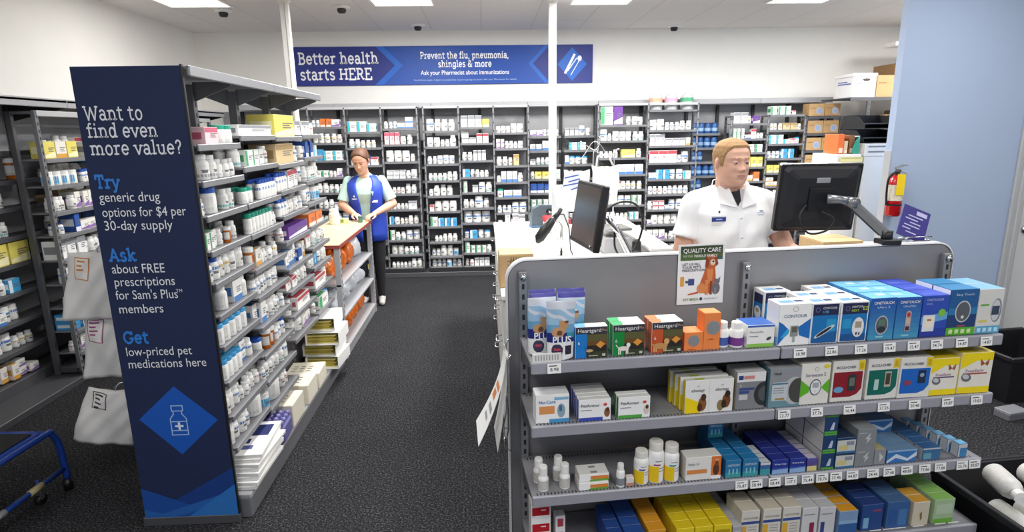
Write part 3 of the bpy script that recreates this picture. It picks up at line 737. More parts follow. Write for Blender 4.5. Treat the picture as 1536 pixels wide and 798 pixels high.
wheeled(-2.12, -.81, 3, 'grey wheeled shelf unit full of medicine behind the woman', 'unit behind the woman', 'white', .38, 'mixed', seed=1)
wheeled(-.735, .545, 3, 'grey wheeled shelf unit full of bottles at the end of the aisle', 'unit facing the aisle', 'white', .3, 'white', seed=2)
wheeled(1.41, 2.655, 2, 'grey wheeled shelf unit of bottles behind the left computer screen', 'unit left of pharmacist', 'white', .35, 'white', seed=3)
wheeled(3.08, 4.02, 2, 'grey wheeled shelf unit of colourful cartons right of the pharmacist', 'unit right of pharmacist', 'mixed', .62, 'colour', seed=4, top=1.95, toprail=False, zs0=[1.905, 1.72, 1.55, 1.37, 1.19, 1.02, .84, .66, .48, .30, .12])
# ================================================================ COUNTER GONDOLA (front right)
GA = math.radians(4.4839); GO = Vector((.1817, 2.2869, 0)); GM = T(*GO) @ RZ(GA)
def G(s, d, z): return GM @ Vector((s, -d, z))
t = empty('counter_gondola', 'low grey display gondola of boxed health goods in front of the pharmacist', 'shelving', GO, GA)
def slab_panel(s0, s1, z1, r, y0, y1, mt):
    P = [(s0, 0), (s1, 0)] + [(s1 - r + r * cos(a * PI / 16), z1 - r + r * sin(a * PI / 16)) for a in range(0, 9)] + [(s0 + r + r * cos(a * PI / 16), z1 - r + r * sin(a * PI / 16)) for a in range(8, 17)]
    return MB().prism(P, y0, y1, mt, Matrix(((1, 0, 0, 0), (0, 0, 1, 0), (0, 1, 0, 0), (0, 0, 0, 1))))
slab_panel(-.10, 1.835, 1.300, .075, .004, .034, PANELG).build('back_panel', t)
# pale edge strip that caps the panel
P = []
for k in range(9): a = PI - k * PI / 16; P.append((-.10 + .075 + .079 * cos(a), 1.225 + .079 * sin(a)))
for k in range(9): a = PI / 2 - k * PI / 16; P.append((1.835 - .075 + .079 * cos(a), 1.225 + .079 * sin(a)))
P = [(-.104, .02)] + P + [(1.839, .02)]
mb = MB(); vs = []; fs = []
for i, (x, z) in enumerate(P):
    cx, cz = .8675, .6; nx, nz = (-1 if x < cx else 1) * (1 if z < 1.23 else 0.0), (1 if z >= 1.23 else 0.0)
    if 1.225 < z: 
        ccx = -.025 if x < 0 else (1.76 if x > 1.76 else x); L = math.hypot(x - ccx, z - 1.225) or 1; nx, nz = (x - ccx) / L, (z - 1.225) / L
    vs += [(x, -.002, z), (x + nx * .006, .001, z + nz * .006), (x + nx * .006, .037, z + nz * .006), (x, .040, z)]
for i in range(len(P) - 1):
    for k in range(3): fs.append((i * 4 + k, i * 4 + k + 1, i * 4 + k + 5, i * 4 + k + 4))
mb.add(vs, fs, mat('#d9d9dc', .4, noise=.02)); mb.build('edge_trim', t)
for s in (-.045, .885, 1.795):
    mb = MB(); slotted(mb, s - .016, s + .016, -.024, .004, .02, 1.262, mat('#8f9094', .4, .3, noise=.03), 'y0', .042)
    mb.build('upright', t)
    MB().cyl(.013, -.004, .006, CHROME, 12, T(s, -.03, 1.243) @ Matrix.Rotation(PI / 2, 4, 'X')).build('screw_cap', t)
SZ = (.997, .750, .463); D0 = .300
LILD = mat('#8d8d94', .5, noise=.03)
for z in SZ:
    for s0, s1 in ((-.06, .881), (.886, 1.81)):
        mb = MB(); mb.box(s0, s1, -D0, -.012, z - .014, z, mat('#8e8e93', .45, .1, noise=.03), .002)
        q = 0
        while s0 + .03 + q * .0135 < s1 - .02:       # punched slots along the back and the front of the deck
            for yy in (-.035, -.288): mb.box(s0 + .02 + q * .0135, s0 + .0245 + q * .0135, yy - .012, yy + .004, z - .001, z + .0002, DARK)
            q += 1
        mb.build('shelf', t)
        MB().box(s0, s1, -D0 - .012, -D0 + .002, z - .043, z + .002, LILAC, .004).build('price_rail', t)
        for se in (s0 + .004, s1 - .008): MB().prism([(-.012, z - .014), (-.012, z - .10), (-.06, z - .10), (-D0, z - .02), (-D0, z - .014)], se, se + .003, GREYD, Matrix(((0, 0, 1, 0), (1, 0, 0, 0), (0, 1, 0, 0), (0, 0, 0, 1)))).build('shelf_bracket', t)
MB().box(-.06, 1.81, -D0 - .02, .0, .0, .15, GREYD, .004).build('kick_plate', t)
MB().box(-.06, 1.81, -D0 - .03, -.012, .15, .175, mat('#77777c', .45, .1, noise=.03), .004).build('base_deck', t)
MB().box(-.06, 1.81, -D0 - .042, -D0 - .028, .132, .178, LILAC, .004).build('price_rail', t)
# ---- price tags clipped to the rails
TAGP = mat('#f4f4f2', .5, noise=.01); INK = mat('#3b3b42', .6, noise=.02)
def price_tag(s, z, txt, label, w=.05, d=D0 + .0125):
    mb = MB(); mb.box(-w / 2, w / 2, -.0012, 0, -.036, .0, TAGP)
    o = mb.build('price_tag'); o.matrix_world = GM @ T(s, -d - .002, z - .002) @ Matrix.Rotation(-.12, 4, 'X')
    a = Art(.0003); a.text(txt, 0, -.028, .018, INK, 'CENTER', .01); a.rect(-w * .38, -.010, w * .2, -.0065, INK)
    a.build('lettering', frame((0, -.0013, 0), (1, 0, 0), (0, 0, 1)), o)
    tag(o, label, 'price tag', 'price tags on the counter gondola'); return o
def tags(ss, z, txts, where):
    for i, (s, x) in enumerate(zip(ss, txts)): price_tag(s, z, x, 'white price tag, %s from left, on %s' % (nth(i), where))
tags([.022], SZ[0], ['8.98'], 'left half of top rail')
tags([.956, 1.082, 1.202, 1.320, 1.421, 1.519, 1.625, 1.731], SZ[0], ['18.98', '22.86', '17.26', '19.47', '15.47', '24.74', '14.87', '14.87'], 'right half of top rail')
tags([.915, 1.049, 1.185, 1.329, 1.461, 1.605, 1.732], SZ[1], ['22.77', '37.76', '16.44', '37.26', '20.48', '19.87', '19.83'], 'second rail down')
tags([.764, .825], SZ[2], ['75.87', '58.44'], 'left half of third rail down')
tags([.901, .969, 1.040, 1.101, 1.161, 1.231, 1.320, 1.391, 1.469, 1.548, 1.618, 1.716, 1.772], SZ[2], ['58.44', '107.5', '75.44', '78.76', '33.46', '44.87', '24.46', '37.48', '48.88', '75.86', '77.88', '25.76', '38.87'], 'right half of third rail down')
tags([1.366, 1.426, 1.479, 1.56, 1.661, 1.721], .180, ['19.87', '22.46', '17.88', '24.86', '19.76', '21.87'], 'bottom rail')

# ---- boxed goods. Front art is drawn in box widths and heights (0..1)
def C(h, r=.42): return mat(h, r, noise=.02)
class Pk:
    def __init__(s, w, h, dep, base, top=None, side=None, art=None, topart=None, sideart=None):
        mb = MB(); mb.box(-w / 2, w / 2, -dep / 2, dep / 2, 0, h, C(base), .0012)
        F = frame((-w / 2, -dep / 2, 0), (1, 0, 0), (0, 0, 1)); e = .0014
        a = Art()
        if art: art(a, w, h); a.clip(.0008, .0008, w - .0008, h - .0008)
        a.into(mb, F)
        tp = Art(); tp.rect(e, e, w - e, dep - e, C(top or base)); tp.rect(w * .1, dep * .90, w * .9, dep * .93, C(top or base, .6), 2)
        if topart: topart(tp, w, dep)
        tp.into(mb, frame((-w / 2, -dep / 2, h), (1, 0, 0), (0, 1, 0)))
        sd = Art(); sd.rect(e, e, dep - e, h - e, C(side or base))
        if sideart: sideart(sd, dep, h)
        sd.into(mb, frame((-w / 2, dep / 2, 0), (0, -1, 0), (0, 0, 1)))
        s2 = Art(); s2.rect(e, e, dep - e, h - e, C(side or base)); s2.into(mb, frame((w / 2, -dep / 2, 0), (0, 1, 0), (0, 0, 1)))
        s.mb = mb; s.w, s.h, s.dep = w, h, dep; s.lt = None
    def letter(s, fn):
        a = Art(); a.l = 6; fn(a, s.w, s.h); m = MB(); a.into(m, frame((-s.w / 2, -s.dep / 2, 0), (1, 0, 0), (0, 0, 1))); s.lt = m; return s
    def place(s, name, label, cat, s0, d, z, group=None, rz=0.0):
        """s0: left edge along the shelf; d: distance of the front face from the panel"""
        if not hasattr(s, 'o'):
            o = s.mb.build(name); s.o = o
            if s.lt: s.lt.build('lettering', o)
        else:
            o = copy_tree(s.o); o.name = name
        o.location = G(s0 + s.w / 2, d - s.dep / 2, z + .0008); o.rotation_euler = (0, 0, GA + rz)
        for k in ('label', 'category', 'group'):
            if k in o: del o[k]
        tag(o, label, cat, group); return o
DEPTHN = ['', 'behind the front one', 'third back', 'fourth back', 'fifth back', 'sixth back', 'seventh back']
def row_back(pk, name, what, cat, s0, d, z, n, group, gap=.003, skew=0.0):
    for k in range(n):
        pk.place(name, what + (', foremost' if k == 0 and n > 1 else (', ' + nth(k) + ' back' if k else '')), cat, s0 + skew * k, d - k * (pk.dep + gap), z, group)
PETG, METG, STRG = 'pet health boxes on the counter gondola', 'glucose meter boxes on the counter gondola', 'test strip boxes on the counter gondola'
W_ = mat('#f4f4f3', .5, noise=.01); K_ = mat('#202024', .5, noise=.03); GY = mat('#8f9296', .5, noise=.03)
# chewable-tablet boxes with a dark field picture
def chew(col, lite, dog):
    def art(a, w, h):
        a.rect(0, 0, w, h, C('#2a2722')); a.rect(.0, .0, w * .36, h, C(col)); a.rect(.0, h * .78, w, h, C('#3a3a46'), 2)
        a.rect(w * .36, h * .52, w, h * .76, C('#5d5a35'), 2); a.rect(w * .36, h * .4, w, h * .54, C('#6b4a26'), 2); a.rect(w * .36, h * .0, w, h * .2, C('#39402c'), 2)
        a.poly([(w * .78, h * .54), (w * .93, h * .44), (w * .78, h * .30), (w * .64, h * .42)], C('#e59a3c'), 3); a.rect(w * .04, h * .36, w * .33, h * .64, C(col), 3)
        # a dog standing in the grass
        x0, s_ = dog[0] * w, dog[1] * h; c = C(dog[2]); c2 = C(dog[3])
        a.disc(x0, h * .24, s_ * .34, s_ * .15, c, 4); a.disc(x0 + s_ * .32, h * .24 + s_ * .22, s_ * .13, s_ * .15, c2, 5); a.poly([(x0 + s_ * .2, h * .22), (x0 + s_ * .38, h * .22), (x0 + s_ * .36, h * .24 + s_ * .2), (x0 + s_ * .2, h * .24 + s_ * .12)], c, 4)
        for q in (-.28, -.18, .2, .29): a.rect(x0 + s_ * q - s_ * .035, h * .05, x0 + s_ * q + s_ * .035, h * .26, c2, 4)
        a.line([(x0 - s_ * .32, h * .27), (x0 - s_ * .46, h * .36)], s_ * .05, c2, 4)
        a.rect(w * .42, h * .06, w * .7, h * .09, C('#b9b39d'), 4); a.rect(w * .84, h * .05, w * .94, h * .13, C('#c8c8c0'), 4)
    def top(a, w, dp): a.rect(0, 0, w, dp, W_, 1); a.poly([(0, 0), (w * .3, 0), (w * .36, dp), (0, dp)], C(lite), 2)
    return Pk(.118, .118, .042, '#f4f4f2', '#f4f4f2', col, art, top).letter(lambda a, w, h: (a.text('Heartgard', w * .06, h * .83, h * .17, W_, width=w * .72), a.text('Plus', w * .82, h * .86, h * .10, C('#d8b08a'), width=w * .14), a.text('6', w * .07, h * .45, h * .14, W_)))
pb, pg, po = chew('#1b7ccb', '#7db8ea', (.44, .32, '#c9a97c', '#3b2d20')), chew('#128a3c', '#5cc481', (.33, .5, '#e8e4da', '#f2efe8')), chew('#c8552b', '#f09a6c', (.27, .66, '#c9945a', '#d8aa6e'))
pb.place('chew_tablet_box', 'dark pet tablet box with blue side panel on the top counter shelf', 'box', .104, .290, SZ[0], PETG)
row_back(pg, 'chew_tablet_box', 'dark pet tablet box with green side panel on the top counter shelf', 'box', .243, .288, SZ[0], 2, PETG)
row_back(po, 'chew_tablet_box', 'dark pet tablet box with orange side panel on the top counter shelf', 'box', .390, .284, SZ[0], 2, PETG)
# orange cubes with a silver disc
def orb(w, h, cy, r): return lambda a, w_, h_: (a.disc(w / 2, h * cy, r, r, mat('#b9bbbd', .3, .5, noise=.06, scale=300), 2, 24), a.disc(w / 2, h * cy, r * .85, r * .85, mat('#a4a6a9', .35, .4, noise=.1, scale=400), 3, 24))
Pk(.072, .072, .07, '#f08a4a', '#f6a96f', '#ee7f3e', orb(.072, .072, .55, .022)).letter(lambda a, w, h: a.rect(w * .2, h * .08, w * .6, h * .11, C('#b85c22'))).place('orange_carton', 'short orange carton with a silver disc beside the taller orange one', 'box', .516, .283, SZ[0])
Pk(.064, .142, .062, '#f08a4a', '#f6a96f', '#ee7f3e', orb(.072, .142, .6, .027)).letter(lambda a, w, h: a.rect(w * .3, h * .28, w * .6, h * .31, C('#b85c22'))).place('orange_carton', 'tall orange carton with a silver disc beside the white bottles', 'box', .590, .281, SZ[0])
# two squat white bottles with coloured labels, each with a cap
def squat(col, s, d, z, label, r=.026, h=.098):
    b = MB(); b.lathe([(0, 0), (r * .94, 0), (r, .004), (r, h * .64), (r * .82, h * .72), (r * .6, h * .74)], PLASTIC, 18)
    o = b.build('supplement_bottle'); MB().lathe([(r * .62, h * .73), (r * .74, h * .74), (r * .74, h * .97), (r * .68, h), (0, h)], PLASTIC, 18, smooth=False).build('cap', o)
    MB().lathe([(r * 1.012, h * .10), (r * 1.012, h * .42)], C(col), 18).build('label', o)
    o.location = G(s, d, z + .0005); tag(o, label, 'bottle'); return o
squat('#4b62ae', .676, .25, SZ[0], 'squat white bottle with blue label beside the orange cartons')
squat('#7d3f92', .727, .262, SZ[0], 'squat white bottle with purple label next to the blue-labelled one')
Pk(.108, .088, .09, '#f1f1ee', '#3f6cc0', '#f1f1ee', lambda a, w, h: (a.rect(0, 0, w, h * .17, C('#8cc456')), a.rect(0, h * .9, w, h, C('#3f6cc0')), a.disc(w * .8, h * .38, w * .10, h * .07, C('#4b4c52'), 2, 10, 0, .5))).letter(lambda a, w, h: (a.text('PreciseRx', w * .08, h * .66, h * .14, GY, width=w * .5), a.rect(w * .08, h * .5, w * .4, h * .53, GY))).place('lancet_carton', 'white carton with blue top and lime green bottom on top counter shelf', 'box', .757, .288, SZ[0])
# ---- glucose meter boxes
def meter(a, x, y, rx, ry, body='#c9ccd0', scr='#6f7d83', dark=True, rot=0.0):
    a.disc(x, y, rx, ry, C(body), 4, 20, 0, rot); a.disc(x, y, rx * .86, ry * .88, C('#5b6066' if dark else '#e8eaec'), 5, 20, 0, rot)
    if rot == 0: a.rect(x - rx * .52, y - ry * .05, x + rx * .52, y + ry * .58, C(scr), 6); a.disc(x, y - ry * .5, rx * .2, rx * .2, C('#d9dadc'), 6, 10)
def contour(a, w, h):
    a.rect(0, 0, w, h, W_); a.poly([(0, 0), (w * .0, h * .60), (w * .16, h * .52), (w * .36, h * .36), (w * .16, h * .16)], C('#1f6fc0'), 2); a.poly([(w, h * .14), (w, h * .64), (w * .62, h * .44), (w * .66, h * .24)], C('#1f6fc0'), 2)
    a.poly([(w * .08, h * .2), (w * .3, h * .44), (w * .34, h * .3), (w * .2, h * .2)], C('#35a8dc'), 3); a.ring(w * .5, h * .88, w * .07, w * .012, GY, 3, 16); a.rect(w * .38, h * .22, w * .62, h * .48, C('#8f9492'), 4); a.rect(w * .42, h * .32, w * .58, h * .45, C('#5d6550'), 5); a.rect(w * .46, h * .08, w * .54, h * .22, C('#a9aeb0'), 4)
def white_top(a, w, dp): a.rect(w * .12, dp * .2, w * .55, dp * .6, C('#7fb0da'), 2); a.rect(w * .6, dp * .3, w * .88, dp * .55, C('#3c5272'), 2)
PC = Pk(.128, .162, .085, '#f5f5f4', '#f5f5f4', '#f2f3f4', contour, white_top, lambda a, w, h: a.poly([(0, 0), (w, 0), (w, h * .22), (0, h * .12)], C('#8db9e0'), 2)).letter(lambda a, w, h: a.text('CONTOUR', w * .5, h * .68, h * .105, C('#7d8aa6'), 'CENTER', .01, width=w * .72))
def usb(a, w, h):
    a.rect(0, 0, w, h, C('#f3f3f3')); a.rect(w * .04, h * .02, w * .96, h * .97, C('#1a75b8'), 2); a.rect(w * .04, h * .70, w * .96, h * .97, C('#23284e'), 3); a.poly([(w * .04, h * .02), (w * .96, h * .02), (w * .96, h * .30), (w * .04, h * .14)], C('#1b5f9e'), 3)
    a.rect(w * .55, h * .30, w * .9, h * .6, C('#2b97cb'), 3)
    a.disc(w * .5, h * .30, w * .42, h * .055, C('#d6dade'), 4, 14, 0, .55); a.disc(w * .48, h * .295, w * .32, h * .038, C('#2c3036'), 5, 14, 0, .55); a.ring(w * .2, h * .84, w * .07, w * .012, C('#8c93b8'), 5, 12)
PU = Pk(.112, .160, .085, '#f4f4f4', '#f4f4f3', '#eef0f2', usb, white_top, lambda a, w, h: (a.rect(w * .12, h * .1, w * .88, h * .9, C('#1a75b8'), 2), a.rect(w * .12, h * .66, w * .88, h * .9, C('#23284e'), 3))).letter(lambda a, w, h: (a.text('CONTOUR', w * .38, h * .85, h * .075, W_, width=w * .5), a.text('USB', w * .38, h * .755, h * .085, C('#5bc3ea'))))
def ez(a, w, h):
    a.rect(0, 0, w, h, C('#f3f3f3')); a.rect(w * .04, h * .02, w * .96, h * .97, C('#1a75b8'), 2); a.rect(w * .04, h * .70, w * .96, h * .97, C('#23284e'), 3); a.rect(w * .04, h * .02, w * .96, h * .2, C('#1d5590'), 3); a.rect(w * .08, h * .34, w * .4, h * .58, C('#2b97cb'), 3)
    meter(a, w * .66, h * .36, w * .22, h * .25, '#dfe2e4', '#a89e84', False); a.rect(w * .58, h * .17, w * .64, h * .24, C('#3b4046'), 6); a.rect(w * .68, h * .17, w * .74, h * .24, C('#3b4046'), 6); a.ring(w * .22, h * .84, w * .07, w * .012, C('#8c93b8'), 5, 12)
PE = Pk(.112, .158, .085, '#f4f4f4', '#f4f4f3', '#eef0f2', ez, white_top, lambda a, w, h: (a.rect(w * .12, h * .1, w * .88, h * .9, C('#1a75b8'), 2), a.rect(w * .12, h * .66, w * .88, h * .9, C('#23284e'), 3), a.disc(w * .5, h * .4, w * .3, h * .17, C('#dfe2e4'), 4), a.rect(w * .36, h * .4, w * .64, h * .5, C('#a89e84'), 5))).letter(lambda a, w, h: (a.text('CONTOUR', w * .36, h * .855, h * .07, W_, width=w * .4), a.text('NEXT', w * .36, h * .76, h * .075, C('#b7d23a'), 'LEFT', .01), a.text('EZ', w * .76, h * .79, h * .13, C('#b7d23a'), 'LEFT', .01)))
PE.place('glucose_meter_box', 'blue and white meter box standing alone against the panel by the middle upright', 'box', .925, .10, SZ[0], METG)
row_back(PC, 'glucose_meter_box', 'white meter box with a big blue arrow shape on the top shelf', 'box', .878, .288, SZ[0], 1, METG)
row_back(PU, 'glucose_meter_box', 'white-edged blue meter box showing a slanted stick meter', 'box', 1.008, .288, SZ[0], 2, METG)
row_back(PE, 'glucose_meter_box', 'white-edged blue meter box showing a rounded white meter', 'box', 1.128, .286, SZ[0], 3, METG)
def ot(kind):
    def art(a, w, h):
        n = 8
        for k in range(n):
            f = k / (n - 1); a.rect(0, h * k / n, w, h * (k + 1) / n, C('#%02x%02x%02x' % (int(70 - 34 * f), int(150 - 62 * f), int(190 - 20 * f))), 1)
        if kind == 0: meter(a, w * .5, h * .36, w * .26, h * .23, '#b9c0c8', '#5c7a6a', True); a.disc(w * .5, h * .26, w * .16, h * .07, C('#2c3440'), 7)
        elif kind == 1: a.rect(w * .4, h * .18, w * .62, h * .62, C('#b9a0a4'), 4); a.disc(w * .51, h * .62, w * .11, h * .06, C('#b9a0a4'), 4); a.disc(w * .51, h * .58, w * .07, h * .06, C('#b23b46'), 5); a.rect(w * .43, h * .36, w * .59, h * .5, C('#c9b8a0'), 5); a.rect(w * .43, h * .2, w * .59, h * .30, C('#4a2f3a'), 5)
        a.rect(w * .3, h * .06, w * .6, h * .1, C('#8ecbd8'), 4)
    return art
def otl(sub): return lambda a, w, h: (a.text('ONETOUCH', w * .5, h * .86, h * .085, W_, 'CENTER', .012, width=w * .78), a.text(sub, w * .5, h * .765, h * .07, C('#cfe3f4'), 'CENTER', .0, width=w * (.3 if len(sub) < 6 else .5)))
P1 = Pk(.104, .167, .085, '#2c6bb4', '#7cc4ee', '#2f86c4', ot(0), lambda a, w, d: a.rect(w * .5, d * .4, w * .85, d * .7, C('#cfeafa'), 2)).letter(otl('Ultra 2'))
P2 = Pk(.104, .165, .085, '#2c6bb4', '#7cc4ee', '#2f86c4', ot(1), lambda a, w, d: a.rect(w * .1, d * .4, w * .5, d * .7, C('#b4ddf6'), 2)).letter(otl('UltraMini'))
def verio(a, w, h):
    a.rect(0, 0, w, h, C('#2d4fb4')); a.poly([(0, h * .3), (w, h * .42), (w, h * .60), (0, h * .50)], C('#69a9dc'), 2); a.rect(0, 0, w, h * .2, C('#2a3f9c'), 2); a.rect(w * .06, h * .14, w * .52, h * .54, C('#dfe5ea'), 4); a.rect(w * .14, h * .24, w * .46, h * .50, C('#f2ead8'), 5); a.rect(w * .22, h * .40, w * .38, h * .44, C('#b0623a'), 6); a.disc(w * .76, h * .58, w * .14, w * .14, C('#7cc142'), 4)
P3 = Pk(.110, .166, .085, '#2d4fb4', '#3d55c8', '#3150b0', verio, lambda a, w, d: a.rect(w * .1, d * .3, w * .6, d * .36, C('#7f95e0'), 2)).letter(lambda a, w, h: (a.text('ONETOUCH', w * .12, h * .88, h * .075, C('#c3d0f2'), width=w * .62), a.text('Verio', w * .12, h * .79, h * .065, C('#c3d0f2'))))
row_back(P1, 'glucose_meter_box', 'tall blue meter box showing an oval silver meter on the top shelf', 'box', 1.246, .288, SZ[0], 3, METG)
row_back(P2, 'glucose_meter_box', 'tall blue meter box showing a slim red meter on the top shelf', 'box', 1.354, .288, SZ[0], 3, METG)
row_back(P3, 'glucose_meter_box', 'deep blue meter box with a green dot on the top shelf', 'box', 1.463, .288, SZ[0], 3, METG)
def easy(a, w, h):
    a.rect(0, 0, w, h, C('#1c5b96')); a.rect(0, h * .17, w, h * .45, C('#1f3f72'), 2); a.rect(0, h * .45, w, h * .6, C('#2a78ae'), 2); a.rect(0, 0, w, h * .17, C('#58b02f'), 3)
    for k in range(4): a.rect(w * (.1 + .21 * k), h * .04, w * (.23 + .21 * k), h * .13, C('#cfe6a8'), 4)
    meter(a, w * .5, h * .52, w * .27, h * .24, '#c5c9ce', '#5a6068', True)
    a.rect(w * .36, h * .19, w * .64, h * .215, C('#c24a48'), 4)
P4 = Pk(.124, .184, .085, '#1c5b96', '#2f7fb4', '#f2f2f2', easy).letter(lambda a, w, h: a.text('Easy Touch', w * .5, h * .87, h * .07, C('#d5e4f0'), 'CENTER', .0, width=w * .6))
def whitem(a, w, h):
    a.rect(0, 0, w, h, C('#d9d8d4')); a.rect(0, 0, w, h * .17, C('#5aa9cf'), 3)
    for k in range(4): a.rect(w * (.08 + .23 * k), h * .04, w * (.22 + .23 * k), h * .13, C('#bfe2f2'), 4)
    a.disc(w * .76, h * .52, w * .2, h * .27, C('#7d828a'), 4); a.disc(w * .72, h * .52, w * .18, h * .24, C('#c9ccd0'), 5); a.rect(w * .56, h * .42, w * .86, h * .62, C('#39465e'), 6); a.rect(w * .1, h * .63, w * .42, h * .67, C('#6ab04a'), 4); a.rect(w * .1, h * .26, w * .42, h * .31, C('#d8cf5a'), 4)
P5 = Pk(.106, .180, .085, '#e5e4e0', '#7fb2d4', '#dcdcd8', whitem)
row_back(P4, 'glucose_meter_box', 'dark blue meter box with a green foot at the right end', 'box', 1.576, .286, SZ[0], 2, METG)
row_back(P5, 'glucose_meter_box', 'pale grey meter box with a sky blue foot at the right end', 'box', 1.7035, .286, SZ[0], 2, METG)
# ---- treat pouches
def pouch(seed, tilt):
    rr = random.Random(seed); W2, Hh = .102, .218; nu, nv = 46, 72; vs = []; fs = []; mb = MB()
    def th(u, v): return (.021 * (1 - v) ** .55 + .0012) * math.sqrt(max(0, 1 - (2 * u - 1) ** 2)) + .0006 + .0016 * sin(u * 9 + v * 11 + seed) * v
    def wd(v): return W2 * (.94 + .08 * v)
    cols = dict(top=C('#5a55a6', .3), silver=C('#d9dde6', .25), sky=C('#9cc2de', .3), sea=C('#6fa6cc', .3), navy=C('#27307e', .3), teal=C('#3d9aa6', .3), white=C('#ececec', .3), tan=C('#c8986a', .35), brown=C('#6b4630', .4), badge=C('#3a3650', .35), red=C('#b73a58', .4), black=C('#2a2832', .4))
    def colour(u, v):
        if v > (.97 if seed < 2 else .90): return 'top' if seed >= 2 else 'silver'
        if v > .86: return 'silver'
        if v > .66: return 'sky' if (u * 1.6 + v * 7 + .15 * sin(u * 9)) % 1.1 > .42 else 'silver'
        if v < .29:
            if (u - .36) ** 2 * 1.0 + ((v - .16) * 1.9) ** 2 < .044:
                return 'red' if abs(v - .17) < .018 and abs(u - .36) < .12 else 'badge'
            if .66 < u < .9 and .08 < v < .24: return 'black' if (u * 7 + v * 13) % 1 > .3 else 'badge'
            return 'white'
        if (u - .60) ** 2 / .028 + (v - .62) ** 2 / .011 < 1 or (u - .40) ** 2 / .055 + (v - .47) ** 2 / .007 < 1 or (u - .56) ** 2 / .012 + (v - .54) ** 2 / .012 < 1:
            return 'brown' if ((u - .45) ** 2 / .01 + (v - .455) ** 2 / .002 < 1 or (u > .62 and v > .62)) else 'tan'
        if v < .36: return 'navy'
        if v < .46: return 'navy' if u < .3 else ('teal' if u > .72 else 'navy')
        return 'sea' if v < .6 else 'sky'
    for side in (-1, 1):
        for j in range(nv + 1):
            for i in range(nu + 1):
                u, v = i / nu, j / nv; vs.append(((u - .5) * wd(v), side * th(u, v) + .012 * v * v * tilt, v * Hh + (.003 * cos(u * 6.28) if v < .02 else 0)))
    N = (nu + 1) * (nv + 1); idx = {}
    mb.v = vs
    for side in (0, 1):
        for j in range(nv):
            for i in range(nu):
                b = side * N + j * (nu + 1) + i; q = (b, b + 1, b + nu + 2, b + nu + 1)
                mb.f.append(q if side == 0 else q[::-1]); mb.sm.append(True)
                mb.mi.append(mb.m(cols[colour((i + .5) / nu, (j + .5) / nv) if side == 0 else ('sea' if j < nv * .86 else 'silver')]))
    for j in range(nv):      # close the two side seams and the bottom
        for i, fl in ((0, 0), (nu, 1)):
            a_, b_ = j * (nu + 1) + i, (j + 1) * (nu + 1) + i; q = (a_, b_, N + b_, N + a_); mb.f.append(q if not fl else q[::-1]); mb.sm.append(True); mb.mi.append(mb.m(cols['silver']))
    for i in range(nu): mb.f.append((i, N + i, N + i + 1, i + 1)); mb.sm.append(True); mb.mi.append(mb.m(cols['white']))
    o = mb.build('treat_pouch')
    a = Art(); a.text('PLUS', .058, .062, .036, W_, 'CENTER', .02, width=.066); m = MB()
    for pts, fs_, mt, l in a.it: m.add([((x - .055) * 1.0, -th(min(1, max(0, x / .11)), y / Hh) + .012 * (y / Hh) ** 2 * tilt - .0008, y) for x, y in pts], fs_, mt)
    m.build('lettering', o)
    return o
PG = 'pet treat pouches on the counter gondola'
for i, (s, d, z, rz, tl, lab) in enumerate([(-.060, .245, 0, .05, -1, 'front left of the shiny blue pet treat pouches with a dog'), (.0, .299, 0, -.04, -1, 'front right of the shiny blue pet treat pouches with a dog'), (-.048, .190, 0, .06, -1, 'shiny blue treat pouch right behind the front left pouch'), (.063, .190, 0, -.05, -1, 'shiny blue treat pouch right behind the front right pouch'), (-.040, .135, 0, .05, -1, 'hindmost shiny blue treat pouch at the left, against the panel'), (.072, .135, 0, -.04, -1, 'hindmost shiny blue treat pouch at the right, against the panel')]):
    o = pouch(i, tl); o.location = G(s + .051, d - .022, SZ[0] + z + .005); o.rotation_euler = (.02, 0, GA + rz); tag(o, lab, 'pouch', PG)
# slotted plastic shelf stop under the pouches
mb = MB(); mb.box(-.055, .05, -.002, .002, 0, .034, mat('#e5e4e0', .5, noise=.02), .001)
for k in range(9): mb.box(-.045 + k * .010, -.041 + k * .010, -.0028, -.002, .008, .028, GREYL)
o = mb.build('shelf_stop'); o.location = G(.0, .306, SZ[0] + .001); o.rotation_euler = (0, 0, GA); tag(o, 'short white slotted stop at the front of the shelf below the pouches', 'shelf stop')
